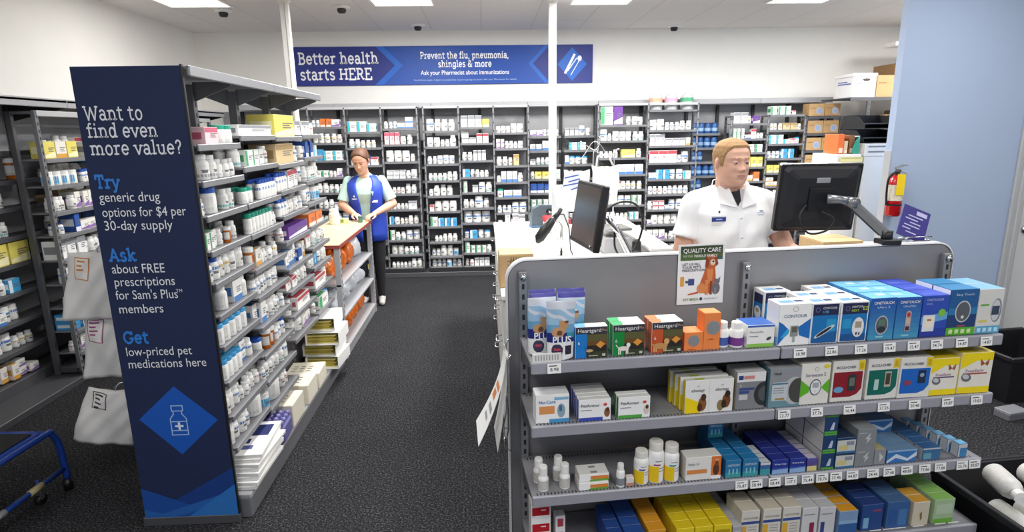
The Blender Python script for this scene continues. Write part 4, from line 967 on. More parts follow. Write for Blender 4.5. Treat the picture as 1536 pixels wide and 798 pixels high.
# poster taped to the panel, its top edge rising above it
def poster():
    s0, s1, z0, z1 = .597, .797, 1.090, 1.343
    w, h = s1 - s0, z1 - z0
    mb = MB(); mb.box(0, w, -.0012, 0, 0, h, mat('#f3f3f3', .35, noise=.01)); o = mb.build('poster')
    o.matrix_world = GM @ T(s0, -.0022, z0) @ Matrix.Rotation(.0, 4, 'X') @ Matrix.Rotation(-.010, 4, 'Y')
    a = Art(.0003); g1 = C('#4e6b33'); a.rect(w * .05, h * .735, w * .95, h * .97, C('#3d4a2e')); a.poly([(w * .05, h * .735), (w * .6, h * .735), (w * .5, h * .84), (w * .05, h * .86)], g1, 2); a.rect(w * .55, h * .77, w * .95, h * .84, C('#55622f'), 2); a.rect(w * .8, h * .735, w * .95, h * .78, C('#2f5a5a'), 2)
    rd, rb, rl = C('#c4622e'), C('#8c3f1f'), C('#dd8a4b')
    # a long-haired red dog, sitting
    a.poly([(w * .42, h * .20), (w * .5, h * .38), (w * .58, h * .56), (w * .60, h * .66), (w * .66, h * .78), (w * .78, h * .80), (w * .84, h * .70), (w * .80, h * .60), (w * .82, h * .45), (w * .78, h * .30), (w * .74, h * .17), (w * .62, h * .17), (w * .52, h * .19)], rd, 3)
    a.disc(w * .71, h * .74, w * .12, h * .085, rd, 4); a.poly([(w * .60, h * .79), (w * .58, h * .62), (w * .64, h * .60), (w * .67, h * .74)], rb, 5); a.poly([(w * .82, h * .79), (w * .86, h * .66), (w * .82, h * .62), (w * .79, h * .74)], rb, 5); a.disc(w * .74, h * .69, w * .055, h * .05, C('#e8d2bd'), 5); a.disc(w * .75, h * .705, w * .02, h * .016, K_, 6); a.disc(w * .69, h * .76, w * .012, h * .01, K_, 6); a.disc(w * .78, h * .76, w * .012, h * .01, K_, 6)
    a.poly([(w * .62, h * .58), (w * .76, h * .58), (w * .74, h * .36), (w * .66, h * .34)], rl, 4); a.disc(w * .52, h * .26, w * .10, h * .085, rl, 4); a.rect(w * .60, h * .15, w * .66, h * .4, rl, 5); a.rect(w * .70, h * .15, w * .75, h * .38, rb, 5); a.poly([(w * .22, h * .175), (w * .44, h * .21), (w * .46, h * .18), (w * .24, h * .155)], rd, 4)
    # a grey cat beside it
    a.disc(w * .83, h * .25, w * .09, h * .10, C('#6d6a70'), 5); a.disc(w * .85, h * .365, w * .06, h * .05, C('#77747a'), 6, 12); a.poly([(w * .79, h * .38), (w * .80, h * .44), (w * .84, h * .40)], C('#6d6a70'), 6); a.poly([(w * .87, h * .40), (w * .92, h * .45), (w * .91, h * .37)], C('#6d6a70'), 6); a.rect(w * .80, h * .15, w * .84, h * .26, C('#8a878c'), 6); a.disc(w * .83, h * .37, w * .01, h * .008, K_, 7, 8); a.disc(w * .88, h * .37, w * .01, h * .008, K_, 7, 8)
    a.rect(w * .06, h * .31, w * .14, h * .47, C('#e0a640'), 3); a.rect(w * .23, h * .32, w * .36, h * .43, C('#3a4a8c'), 3); a.rect(w * .17, h * .36, w * .24, h * .40, C('#50545c'), 3); a.disc(w * .52, h * .085, w * .032, h * .028, C('#24446c'), 3, 14)
    a.build('printed_picture', frame((0, -.0013, 0), (1, 0, 0), (0, 0, 1)), o)
    a = Art(.0003); a.l = 9; a.text('QUALITY CARE', w * .5, h * .865, h * .098, W_, 'CENTER', .015, width=w * .80); a.text('FOR YOUR', w * .10, h * .79, h * .05, C('#dfe5d6'), width=w * .2); a.text('WHOLE FAMILY', w * .33, h * .785, h * .062, W_, 'LEFT', .012, width=w * .5)
    for k, x in enumerate(("LET US FILL", "YOUR PET'S", "PRESCRIPTION")): a.text(x, w * .09, h * (.655 - .05 * k), h * .055, C('#565a60'), 'LEFT', .012, width=w * (.38, .40, .48)[k])
    a.text('VET MEDS', w * .12, h * .065, h * .06, C('#7da05c'), 'LEFT', .01, width=w * .34); a.text('PHARMACY', w * .58, h * .07, h * .045, C('#9fb0c4'), width=w * .3)
    a.build('lettering', frame((0, -.0013, 0), (1, 0, 0), (0, 0, 1)), o)
    tag(o, 'white poster with a red dog and a cat reading QUALITY CARE', 'poster')
poster()
# ---- second shelf
def petbox(foot, name, ac, w=.122, h=.085):
    def art(a, w_, h_):
        a.rect(0, 0, w_, h_, W_); a.rect(0, 0, w_ * (.75 if foot != '#3c8ec8' else 1), h_ * .16, C(foot), 2)
        a.disc(w_ * .88, h_ * .36, w_ * .09, h_ * .22, C('#8a5a3a' if foot != '#4fa844' else '#d8d0c4'), 3); a.disc(w_ * .9, h_ * .5, w_ * .05, h_ * .1, C('#5b3a26'), 4)
    return Pk(w, h, .024, '#e9e9e6', '#e4e4e1', foot, art).letter(lambda a, w_, h_: (a.text(name, w_ * .06, h_ * .66, h_ * .2, C('#5d6470'), 'LEFT', .01, width=w_ * .58), a.disc(w_ * .82, h_ * .74, w_ * .06, h_ * .07, C(ac), 6, 10), a.rect(w_ * .06, h_ * .5, w_ * .4, h_ * .53, GY)))
def necare(a, w, h):
    a.rect(0, 0, w, h, W_); a.rect(w * .1, h * .32, w * .56, h * .60, C('#e0975a'), 2); a.rect(w * .4, 0, w, h * .14, C('#4a9ccf'), 2); a.disc(w * .76, h * .42, w * .12, h * .25, C('#8fa8b8'), 3); a.rect(w * .7, h * .4, w * .78, h * .6, C('#3f6f94'), 4); a.rect(w * .55, h * .8, w * .98, h * .9, C('#86b6d6'), 2)
Pk(.124, .112, .07, '#efefed', '#e6e8ea', '#e4e4e2', necare).letter(lambda a, w, h: a.text('Nu-Care', w * .08, h * .70, h * .15, C('#3b76b0'), 'LEFT', .01, width=w * .5)).place('pet_remedy_box', 'white box with an orange patch at the left end of the second shelf', 'box', -.040, .285, SZ[1], PETG)
pp = petbox('#3c4fb4', 'PetArmor', '#d84a4a'); row_back(pp, 'pet_remedy_box', 'thin white box with dark blue foot on the second shelf', 'box', .118, .292, SZ[1], 5, PETG, .006)
pp = petbox('#4fa844', 'PetArmor', '#d84a4a'); row_back(pp, 'pet_remedy_box', 'thin white box with green foot on the second shelf', 'box', .268, .294, SZ[1], 2, PETG, .006)
def adv(a, w, h):
    a.rect(0, 0, w, h, C('#ebebe8')); a.poly([(0, 0), (w * .30, 0), (w * .34, h * .3), (w * .12, h * .45), (0, h * .5)], C('#f2d416'), 2); a.line([(w * .5, 0), (w * .5, h)], .0012, C('#c9c9c6'), 2)
    for cx, cy, c1, c2 in ((.36, .28, '#8a5a34', '#4e3120'), (.86, .34, '#7a4a2a', '#3b2a22')): a.disc(w * cx, h * cy, w * .085, h * .22, C(c1), 4); a.disc(w * (cx + .02), h * (cy + .2), w * .055, h * .11, C(c2), 5); a.disc(w * (cx - .05), h * (cy - .1), w * .05, h * .13, C(c2), 5)
    a.disc(w * .74, h * .2, w * .07, h * .17, C('#8f7c52'), 3)
PA = Pk(.190, .133, .022, '#e8e8e4', '#dcdcd6', '#f2d416', adv, lambda a, w, d: a.rect(w * .2, d * .2, w * .4, d * .8, C('#b7c33c'), 2)).letter(lambda a, w, h: [(a.text('advantage', w * x, h * .66, h * .13, C('#7b7d80'), 'LEFT', .008, width=w * .27), a.text('K9', w * (x + .11), h * .80, h * .07, GY)) for x in (.12, .62)])
row_back(PA, 'flea_treatment_box', 'wide white box with a yellow corner and a dog on the second shelf', 'box', .525, .294, SZ[1], 4, PETG, .012, -.006)
def greym(a, w, h):
    a.rect(0, 0, w, h, C('#85868a')); a.rect(0, h * .74, w, h, C('#e3e3e2'), 2); a.rect(w * .06, h * .80, w * .22, h * .91, C('#24407e'), 3); a.rect(w * .24, h * .81, w * .6, h * .9, C('#d28b86'), 3); a.rect(w * .1, h * .52, w * .62, h * .58, C('#39508c'), 3); a.rect(w * .1, h * .43, w * .45, h * .50, C('#39508c'), 3); a.rect(w * .1, h * .26, w * .4, h * .40, C('#c9c9cb'), 3); a.disc(w * .95, h * .4, w * .33, h * .32, C('#35363a'), 4, 24); a.disc(w * .98, h * .4, w * .22, h * .2, C('#55585c'), 5, 20)
Pk(.116, .152, .085, '#8a8b8f', '#c9c9c8', '#a9aaac', greym).letter(lambda a, w, h: a.text('K', w * .11, h * .62, h * .07, W_)).place('glucose_meter_box', 'grey meter box with a white top band on the second shelf', 'box', .728, .291, SZ[1], METG)
def true(a, w, h):
    a.rect(0, 0, w, h, C('#8f9297')); a.rect(0, 0, w, h * .58, C('#6d929e'), 2); a.disc(w * .8, h * .42, w * .34, h * .36, C('#b7b9bb'), 3, 24); a.disc(w * .92, h * .42, w * .3, h * .32, C('#4b4a48'), 4, 24)
    a.rect(w * .08, h * .18, w * .58, h * .66, C('#c5ccd0'), 5); a.rect(w * .08, h * .60, w * .58, h * .64, C('#4f7a94'), 6); a.rect(w * .2, h * .20, w * .5, h * .25, C('#a88a52'), 6)
    for k in range(3): a.rect(w * .12, h * (.5 - .06 * k), w * .46, h * (.515 - .06 * k), C('#6d7276'), 6)
Pk(.126, .158, .085, '#7d969e', '#a7a9ac', '#5f8a98', true).letter(lambda a, w, h: a.text('TRUE', w * .1, h * .85, h * .085, C('#3c4046'), 'LEFT', .014)).place('glucose_meter_box', 'silver and teal meter box on the second shelf', 'box', .858, .296, SZ[1], METG)
def breeze(a, w, h):
    a.rect(0, 0, w, h, C('#e6e4dc')); a.poly([(0, h * .18), (w * .3, h * .3), (w * .34, h * .42), (0, h * .62)], C('#63b62c'), 2); a.poly([(w, h * .24), (w * .72, h * .4), (w * .78, h * .46), (w, h * .62)], C('#63b62c'), 2); meter(a, w * .52, h * .42, w * .2, h * .2, '#4d5560', '#a9b0b0', False); a.ring(w * .52, h * .86, w * .06, w * .012, GY, 3, 14); a.disc(w * .86, h * .92, w * .12, h * .05, C('#e4d348'), 3, 12)
Pk(.120, .168, .085, '#e6e4dc', '#d9d7cf', '#cfd6b8', breeze).letter(lambda a, w, h: (a.text('breeze', w * .16, h * .69, h * .11, C('#9a8aa4'), 'LEFT', .01, width=w * .56), a.text('2', w * .76, h * .69, h * .13, C('#8aa45c')))).place('glucose_meter_box', 'cream meter box with green side swooshes on the second shelf', 'box', .988, .290, SZ[1], METG)
def accu(col, dev):
    def art(a, w, h):
        a.rect(0, 0, w, h, C('#e2e0da')); a.poly([(w * .05, h * .11), (w * .62, h * .11), (w * .82, h * .17), (w * .95, h * .3), (w * .95, h * .73), (w * .05, h * .73)], C(col), 2); a.rect(w * .80, h * .76, w, h, C('#e6c92a'), 3); a.rect(w * .84, h * .8, w * .94, h * .94, C('#c9a820'), 4)
        dev(a, w, h)
    return Pk(.134, .168, .085, '#e2e0da', '#d6d4ce', '#d8d6d0', art).letter(lambda a, w, h: a.text('ACCU-CHEK', w * .1, h * .82, h * .085, C('#4a4f66'), 'LEFT', .012, width=w * .62))
accu('#8c1f2c', lambda a, w, h: (a.rect(w * .5, h * .26, w * .76, h * .62, C('#33393a'), 4), a.disc(w * .63, h * .62, w * .13, h * .05, C('#33393a'), 4), a.rect(w * .55, h * .38, w * .71, h * .58, C('#6d7568'), 5), a.disc(w * .23, h * .30, w * .15, h * .075, C('#6aa3cc'), 4))).place('glucose_meter_box', 'white box with dark red panel and meter on the second shelf', 'box', 1.120, .286, SZ[1], METG)
accu('#12685c', lambda a, w, h: (a.rect(w * .56, h * .3, w * .76, h * .68, C('#b9b3a4'), 4), a.rect(w * .59, h * .36, w * .73, h * .64, C('#4a4436'), 5), a.rect(w * .24, h * .24, w * .38, h * .5, C('#b7d4cc'), 4))).place('glucose_meter_box', 'white box with dark green panel and meter on the second shelf', 'box', 1.266, .288, SZ[1], METG)
accu('#1f66c0', lambda a, w, h: (a.rect(w * .58, h * .36, w * .82, h * .68, C('#23304a'), 4), a.disc(w * .7, h * .56, w * .07, h * .05, C('#8fa6c4'), 5), a.disc(w * .27, h * .38, w * .12, h * .07, C('#8c4460'), 4))).place('glucose_meter_box', 'white box with bright blue panel and meter on the second shelf', 'box', 1.400, .296, SZ[1], METG, -.03)
def fst(bar):
    def art(a, w, h):
        a.rect(0, 0, w, h, C('#e9e6da')); a.rect(0, h * .80, w, h, C('#f0d81c'), 2); a.poly([(0, h * .6), (w * .5, h * .8), (0, h * .8)], C('#f0d81c'), 2); a.rect(0, 0, w, h * .16, C('#f0d81c'), 2); a.rect(w * .1, h * .47, w * .86, h * .505, C(bar), 3); a.disc(w * .22, h * .4, w * .16, h * .10, C('#6b6f76'), 4, 16, 0, -.4); a.disc(w * .2, h * .42, w * .11, h * .06, C('#c5c8cc'), 5, 14, 0, -.4)
        c = C('#a0562a')
        for sg in (-1, 1): a.poly([(w * .74, h * .72), (w * (.74 + .13 * sg), h * .84), (w * (.74 + .12 * sg), h * .74), (w * (.74 + .10 * sg), h * .67)], c, 5)
    return art
fl = lambda a, w, h: a.text('FreeStyle', w * .16, h * .53, h * .10, C('#a8829a'), 'LEFT', .006, width=w * .56)
Pk(.118, .156, .085, '#e9e6da', '#e8d020', '#efe29a', fst('#6b4a86')).letter(fl).place('glucose_meter_box', 'yellow and white meter box with a purple bar on the second shelf', 'box', 1.535, .294, SZ[1], METG)
Pk(.138, .172, .085, '#e9e6da', '#e8d020', '#efe29a', fst('#b04a44')).letter(fl).place('glucose_meter_box', 'yellow and white meter box with a red bar at the shelf end', 'box', 1.660, .296, SZ[1], METG, -.02)
# ---- third shelf
def dropper(s, d, lab, h=.100, r=.0205):
    o = MB().lathe([(0, 0), (r * .95, 0), (r, .003), (r, h * .50), (r * .76, h * .60), (r * .60, h * .64)], PLASTIC, 16).build('drop_bottle')
    MB().lathe([(r * .62, h * .63), (r * .80, h * .64), (r * .80, h * .95), (r * .72, h), (0, h)], WHITE, 16, smooth=False).build('cap', o)
    MB().lathe([(r * 1.015, h * .08), (r * 1.015, h * .46)], mat('#c9c6bf', .6, noise=.2, scale=260), 16).build('label', o)
    o.location = G(s, d, SZ[2] + .0005); tag(o, lab, 'bottle', 'small capped bottles on the third shelf')
dropper(-.010, .262, 'small white capped bottle, front of the pair by the left upright'); dropper(-.018, .205, 'small white capped bottle, rear of the pair by the left upright'); dropper(.074, .258, 'small white capped bottle, front of the second pair from the left'); dropper(.060, .20, 'small white capped bottle, rear of the second pair from the left')
gw = Pk(.116, .030, .07, '#e9e8e4', '#e4e3df', '#dedcd6', lambda a, w, h: (a.rect(0, 0, w, h, W_), a.poly([(w * .3, 0), (w, 0), (w, h * .3), (w * .4, h * .25)], C('#63a83c'), 2), a.rect(w * .38, h * .3, w * .98, h * .75, C('#e0873c'), 3)), lambda a, w, d: (a.rect(w * .4, d * .1, w * .62, d * .3, GY, 2), a.rect(w * .4, d * .6, w * .62, d * .8, GY, 2)))
gw.place('ointment_carton', 'flat white carton with orange band, lower of the pair on third shelf', 'box', .122, .292, SZ[2]); gw.place('ointment_carton', 'flat white carton with orange band, upper of the pair on third shelf', 'box', .125, .285, SZ[2] + .0315)
squat('#8d9096', .287, .282, SZ[2], 'slim small white bottle left of the yellow-labelled bottles', .0165, .095)
Pk(.03, .035, .025, '#e2dcd6', None, None, lambda a, w, h: a.rect(0, 0, w, h * .4, C('#c98a7a'))).place('sample_carton', 'tiny white carton beside the slim bottle on the third shelf', 'box', .309, .29, SZ[2])
def supp(s, d, h, r, band, lab):
    o = MB().lathe([(0, 0), (r * .94, 0), (r, .004), (r, h * .72), (r * .84, h * .79), (r * .72, h * .8)], PLASTIC, 20).build('supplement_bottle')
    MB().lathe([(r * .76, h * .795), (r * .86, h * .8), (r * .86, h * .975), (r * .80, h), (0, h)], OFFWH, 20, smooth=False).build('cap', o)
    m = MB(); m.lathe([(r * 1.01, h * .04), (r * 1.01, h * .44), (r * 1.01, h * .68)], W_, 24, mats=[C('#edc81c'), W_])
    # the right half of the lower label is white with print
    q = [];
    for zz in (h * .04, h * .44):
        for k in range(5): a_ = -PI / 2 + .15 + k * .3; q.append((r * 1.02 * cos(a_), r * 1.02 * sin(a_), zz))
    m.add(q, [(k, k + 1, 6 + k, 5 + k) for k in range(4)], W_, True)
    for z0, z1, c_, k0 in ((.46, .50, band, -.5), (.38, .40, '#70737a', .2), (.31, .33, '#70737a', .2), (.56, .58, '#70737a', -.3)):
        q = []
        for zz in (h * z0, h * z1):
            for k in range(4): a_ = -PI / 2 + k0 + k * .28; q.append((r * 1.03 * cos(a_), r * 1.03 * sin(a_), zz))
        m.add(q, [(k, k + 1, 5 + k, 4 + k) for k in range(3)], C(c_), True)
    m.build('label', o); o.location = G(s, d, SZ[2] + .0005); tag(o, lab, 'bottle', 'yellow-labelled bottles on the third shelf')
supp(.374, .265, .136, .028, '#39508c', 'left and shortest of three white bottles with yellow labels'); supp(.433, .262, .168, .031, '#a04a74', 'middle and tallest of three white bottles with yellow labels'); supp(.496, .262, .150, .030, '#2f9a8a', 'right of three white bottles with yellow labels')
Pk(.144, .098, .06, '#e6e4df', '#dcdad4', '#d8d6d0', lambda a, w, h: (a.rect(0, 0, w, h, C('#e9e7e2')), a.rect(w * .72, h * .0, w, h * 1.0, C('#e07a34'), 2), a.disc(w * .86, h * .42, w * .085, h * .27, C('#5d3a2a'), 4), a.disc(w * .87, h * .68, w * .05, h * .12, C('#7a4c34'), 5), a.rect(w * .04, h * .28, w * .6, h * .46, C('#dd8f4e'), 3), a.rect(w * .72, 0, w, h * .16, W_, 5))).letter(lambda a, w, h: (a.text('Petlin 24', w * .06, h * .66, h * .15, C('#787c84'), width=w * .3), a.text('K9', w * .82, h * .8, h * .12, C('#fbe3cf')))).place('pet_remedy_box', 'white box with an orange end and dark dog on the third shelf', 'box', .545, .289, SZ[2], PETG)
def strip(w, h, dep, base, top, side, art=None, word=None, wc='#dfe8f2', topart=None):
    p = Pk(w, h, dep, base, top, side, art, topart)
    if word: p.letter(lambda a, w_, h_: a.text(word, w_ * .1, h_ * .66, h_ * .16, C(wc), 'LEFT', .008, width=w_ * .75))
    return p
def tealart(a, w, h): a.rect(0, 0, w, h, C('#2f78a8')); a.rect(0, 0, w, h * .3, C('#3f9ca4'), 2); [a.rect(w * (.2 + .25 * k), h * .2, w * (.28 + .25 * k), h * .5, C('#8fd0d6'), 3) for k in range(3)]
te = strip(.064, .076, .042, '#2f78a8', '#2476aa', '#1f5f94', tealart, 'ONETOUCH'); row_back(te, 'test_strip_box', 'blue-teal strip box in the left of two long rows, third shelf', 'box', .706, .294, SZ[2], 6, STRG, .001)
te.place('test_strip_box', 'blue-teal strip box lying on top at the back of the left row', 'box', .712, .12, SZ[2] + .077, STRG); te.place('test_strip_box', 'blue-teal strip box on top at the very back of the left row', 'box', .712, .077, SZ[2] + .077, STRG)
row_back(te, 'test_strip_box', 'blue-teal strip box in the right of two long rows, third shelf', 'box', .777, .295, SZ[2], 6, STRG, .001)
sm = strip(.042, .055, .032, '#3c68a0', '#c9ccd2', '#34588c', lambda a, w, h: (a.rect(0, 0, w, h * .5, C('#3f9ca4')), a.rect(0, h * .8, w, h, C('#d8d8da'))), None); row_back(sm, 'test_strip_box', 'small blue strip box with pale top between the teal and navy rows', 'box', .849, .296, SZ[2], 4, STRG, .002)
nvart = lambda a, w, h: (a.rect(0, 0, w, h, C('#2a3a94')), a.rect(0, 0, w, h * .36, C('#8fb2dc'), 2), a.poly([(0, h * .3), (w, h * .36), (w, h * .44), (0, h * .40)], C('#4a66bc'), 3))
nv = strip(.068, .062, .046, '#2a3a94', '#2b3488', '#252f80', nvart, 'Verio'); row_back(nv, 'test_strip_box', 'navy strip box with pale blue foot, left navy row', 'box', .898, .297, SZ[2], 5, STRG, .001); row_back(nv, 'test_strip_box', 'navy strip box with pale blue foot, right navy row', 'box', .972, .297, SZ[2], 5, STRG, .001)
pu = strip(.042, .056, .036, '#5b5a9c', '#b9b4c0', '#3f3f80', lambda a, w, h: (a.rect(0, 0, w, h * .4, C('#d9cf8a')), a.rect(0, h * .4, w, h * .8, C('#5a4f94'))), None); row_back(pu, 'test_strip_box', 'small violet strip box with pale top right of the navy rows', 'box', 1.046, .296, SZ[2], 6, STRG, .002)
gr = strip(.056, .078, .125, '#26466e', '#4a5a4a', '#dcdbd8', lambda a, w, h: (a.rect(0, 0, w, h, C('#23406c')), a.rect(0, 0, w, h * .12, C('#58a83c'), 2), a.rect(0, h * .9, w, h, C('#58a83c'), 2), a.poly([(w * .4, h * .2), (w * .7, h * .2), (w * .75, h * .6), (w * .6, h * .6)], C('#b9c8da'), 3)), None)
for k in range(3): gr.place('test_strip_box', 'long navy strip box with green edges, %s of the front stack of three' % ('bottom', 'middle', 'top')[k], 'box', 1.106, .294, SZ[2] + k * .0785, STRG)
for k in range(3): gr.place('test_strip_box', 'long navy strip box with green edges, %s of the rear stack of three' % ('bottom', 'middle', 'top')[k], 'box', 1.106, .166, SZ[2] + k * .0785, STRG)
nw = strip(.080, .066, .08, '#2a4a74', '#26384f', '#2a4a74', lambda a, w, h: (a.rect(0, 0, w, h, C('#c9ccc8')), a.rect(0, h * .85, w, h, C('#1f3a5c'), 2), a.rect(w * .1, h * .2, w * .6, h * .5, C('#cfc586'), 2), a.rect(w * .5, h * .5, w * .9, h * .75, C('#8a93a0'), 2), a.rect(0, 0, w, h * .12, C('#3a78a8'), 2)), None)
for k in range(2): nw.place('test_strip_box', 'navy-topped strip box with pale front, %s of its front stack' % ('lower', 'upper')[k], 'box', 1.168, .294, SZ[2] + k * .0665, STRG)
for k in range(2): nw.place('test_strip_box', 'navy-topped strip box with pale front, %s of the stack behind' % ('lower', 'upper')[k], 'box', 1.172, .20, SZ[2] + k * .0665, STRG)
gy = strip(.082, .082, .085, '#85898c', '#8d9092', '#7d8184', lambda a, w, h: (a.rect(0, 0, w, h, C('#858a8e')), a.poly([(w * .5, h * .2), (w * .75, h * .5), (w * .62, h * .5), (w * .7, h * .8), (w * .4, h * .45), (w * .55, h * .45)], C('#c0c3c5'), 2), a.rect(w * .1, h * .75, w * .5, h * .8, C('#b0b4b8'), 2)), None)
for k in range(2): gy.place('test_strip_box', 'silver grey strip box, %s of its stack on the third shelf' % ('lower', 'upper')[k], 'box', 1.252, .294, SZ[2] + k * .0825, STRG)
for k in range(2): gy.place('test_strip_box', 'silver grey strip box, %s of the stack behind the front one' % ('lower', 'upper')[k], 'box', 1.252, .205, SZ[2] + k * .0825, STRG)
g2 = strip(.050, .066, .05, '#8f9396', '#b3a878', '#7d8184', lambda a, w, h: (a.rect(0, 0, w, h, C('#8f9498')), a.poly([(w * .5, h * .2), (w * .8, h * .5), (w * .4, h * .8)], C('#c9cccd'), 2)), None); row_back(g2, 'test_strip_box', 'narrow grey strip box beside the wide blue ones', 'box', 1.338, .292, SZ[2], 4, STRG, .003)
bw = strip(.132, .058, .046, '#3c78b4', '#6f8fae', '#4a6a94', lambda a, w, h: (a.rect(0, 0, w, h, C('#3a76b6')), a.poly([(0, h * .2), (w * .3, h * .7), (w * .7, h * .3), (w, h * .8), (w, h * .45), (w * .7, h * .1), (w * .3, h * .4), (0, 0)], C('#cfdcea'), 2), a.rect(0, h * .85, w, h, C('#8fb0cf'), 3)), None)
row_back(bw, 'test_strip_box', 'wide blue strip box with a white wave, lower row', 'box', 1.394, .292, SZ[2], 5, STRG, .002)
for k in range(2): bw.place('test_strip_box', 'wide blue strip box with a white wave, on top, %s from the back' % nth(k), 'box', 1.394, .10 + k * .048, SZ[2] + .0585, STRG)
bb = strip(.080, .054, .046, '#3a6a9c', '#2f5f94', '#b9bcc0', lambda a, w, h: (a.rect(0, 0, w, h, C('#3f6f9c')), a.rect(w * .05, h * .1, w * .5, h * .6, C('#6aa0b4'), 2), a.rect(0, h * .88, w, h, C('#c9ccd0'), 2)), None); row_back(bb, 'test_strip_box', 'blue strip box with pale side near the shelf end', 'box', 1.553, .292, SZ[2], 6, STRG, .002)
tn = strip(.040, .058, .036, '#2f6ea8', '#6fb4dc', '#c9cdd2', lambda a, w, h: (a.rect(0, 0, w, h, C('#c4c9ce')), a.rect(w * .2, 0, w, h * .7, C('#3f86b8'), 2)), None); row_back(tn, 'test_strip_box', 'thin sky-topped strip box at the very end of the third shelf', 'box', 1.715, .290, SZ[2], 6, STRG, .006, -.012)
# ---- base deck
ZB = .175; BGR = 'cartons on the base deck of the counter gondola'
re = strip(.078, .072, .06, '#ece8e6', '#e8e2e0', '#dcd6d4', lambda a, w, h: (a.rect(0, 0, w, h, W_), a.rect(w * .06, h * .2, w * .94, h * .7, C('#b81f2c'), 2), a.rect(w * .5, h * .5, w * .75, h * .56, W_, 3)), None)
for k in range(3): re.place('medicine_box', 'white box with red panel at the left end of the base deck, %s of three' % ('bottom', 'middle', 'top')[k], 'box', -.055, .24, ZB + k * .0725, BGR)
re2 = strip(.04, .06, .04, '#ece8e6', None, None, lambda a, w, h: (a.rect(0, 0, w, h, W_), a.rect(w * .2, h * .2, w * .8, h * .8, C('#b8485a'), 2))); 
for k in range(2): re2.place('medicine_box', 'small white box with rose panel beside the red ones, %s one' % ('lower', 'upper')[k], 'box', .05, .20, ZB + k * .0605, BGR)
def brow(s, w, h, dep, n, base, top, art, what, d=.325, side=None, gap=.002):
    p = Pk(w, h, dep, base, top, side or base, art); row_back(p, 'medicine_box', what, 'box', s, d, ZB, n, BGR, gap)
brow(.235, .060, .10, .05, 4, '#27488c', '#27488c', lambda a, w, h: (a.rect(0, h * .5, w, h * .8, C('#d9c83a')), a.rect(0, h * .1, w, h * .4, W_)), 'navy box with a yellow stripe, left navy row on the base deck'); brow(.300, .078, .105, .05, 5, '#27488c', '#2a4f96', lambda a, w, h: (a.rect(0, h * .5, w, h * .8, C('#d9c83a')), a.rect(0, h * .1, w, h * .4, W_)), 'navy box with a yellow stripe, right navy row on the base deck')
brow(.392, .070, .11, .05, 5, '#d99a2c', '#d9972a', lambda a, w, h: a.rect(w * .1, h * .5, w * .9, h * .8, C('#b87a1c')), 'golden box in the single golden row on the base deck')
for i, s in enumerate((.505, .582, .660)): brow(s, .073, .105, .048, 5, '#e8cf28', '#dfc522', lambda a, w, h: (a.rect(w * .1, h * .55, w * .9, h * .8, C('#b59a1c')), a.rect(w * .1, h * .15, w * .6, h * .3, C('#9a8418'))), 'yellow box in the %s of three yellow rows on the base deck' % ('left', 'middle', 'right')[i])
brow(.738, .040, .09, .05, 5, '#a9abae', '#b5b7ba', lambda a, w, h: a.rect(w * .2, h * .3, w * .8, h * .8, C('#c5c7ca')), 'narrow grey box in the grey row on the base deck')
def acc2(a, w, h): a.rect(0, 0, w, h, C('#d9d5cc')); a.rect(0, h * .60, w, h * .68, C('#3a4f94'), 2); a.rect(0, 0, w * .3, h * .55, C('#e0b03a'), 2); [a.rect(w * .4, h * (.5 - .08 * k), w * .85, h * (.52 - .08 * k), C('#9a9894'), 3) for k in range(5)]
for i, s in enumerate((.775, .866, .950)):
    p = Pk(.076, .150, .062, '#d9d5cc', '#c9c0ae', '#cfcabf', acc2).letter(lambda a, w, h: a.text('ACCU-CHEK', w * .5, h * .76, h * .075, C('#8a8478'), 'CENTER', .008, width=w * .8)); row_back(p, 'test_strip_box', 'tall cream strip box with yellow corner, %s row of three' % ('left', 'middle', 'right')[i], 'box', s, .318, ZB, 2, STRG, .003)
brow(1.036, .068, .135, .058, 3, '#d2d2d4', '#c2c2c5', lambda a, w, h: (a.rect(w * .5, h * .1, w * .8, h * .5, C('#8c2f4c')), a.rect(w * .1, h * .75, w * .8, h * .79, GY)), 'pale grey box with maroon bar in a short row on the base deck', .315)
brow(1.112, .068, .130, .058, 3, '#cfcfd2', '#c0c0c4', lambda a, w, h: (a.rect(w * .1, h * .1, w * .35, h * .5, C('#3a4688')), a.rect(w * .1, h * .75, w * .8, h * .79, GY)), 'pale grey box with navy bar in a short row on the base deck', .315)
brow(1.196, .082, .105, .05, 5, '#7f9cc0', '#d99a2c', lambda a, w, h: (a.rect(0, 0, w, h * .45, C('#34609c')), a.rect(0, h * .45, w, h * .6, C('#8fb2d4'))), 'blue box with golden top in a row on the base deck', .318)
brow(1.300, .094, .120, .05, 3, '#2b4a86', '#28407a', lambda a, w, h: (a.rect(w * .5, h * .72, w * .9, h * .8, C('#8c4460')), a.rect(w * .1, h * .1, w * .35, h * .5, C('#7fb0d0'))), 'dark blue box with pale patch near the right of the base deck', .312)
brow(1.412, .098, .122, .05, 3, '#3a6298', '#4a6890', lambda a, w, h: (a.rect(w * .08, h * .1, w * .46, h * .7, C('#2f5a98')), a.rect(w * .54, h * .1, w * .92, h * .7, C('#4a7ab0'))), 'mid blue box with two panels near the right of the base deck', .312)
brow(1.530, .074, .110, .05, 2, '#d2c9b4', '#d9a23c', lambda a, w, h: a.poly([(w * .5, h * .2), (w * .6, h * .3), (w * .55, h * .6), (w * .42, h * .5)], C('#8a7048')), 'cream box with golden top near the right of the base deck', .312)
brow(1.626, .092, .112, .048, 5, '#a9c49a', '#8fc45c', lambda a, w, h: (a.rect(0, h * .0, w, h * .2, C('#6fae3c')), a.rect(w * .1, h * .4, w * .9, h * .8, C('#bcd0b4'))), 'green box in the row at the right end of the base deck', .312)
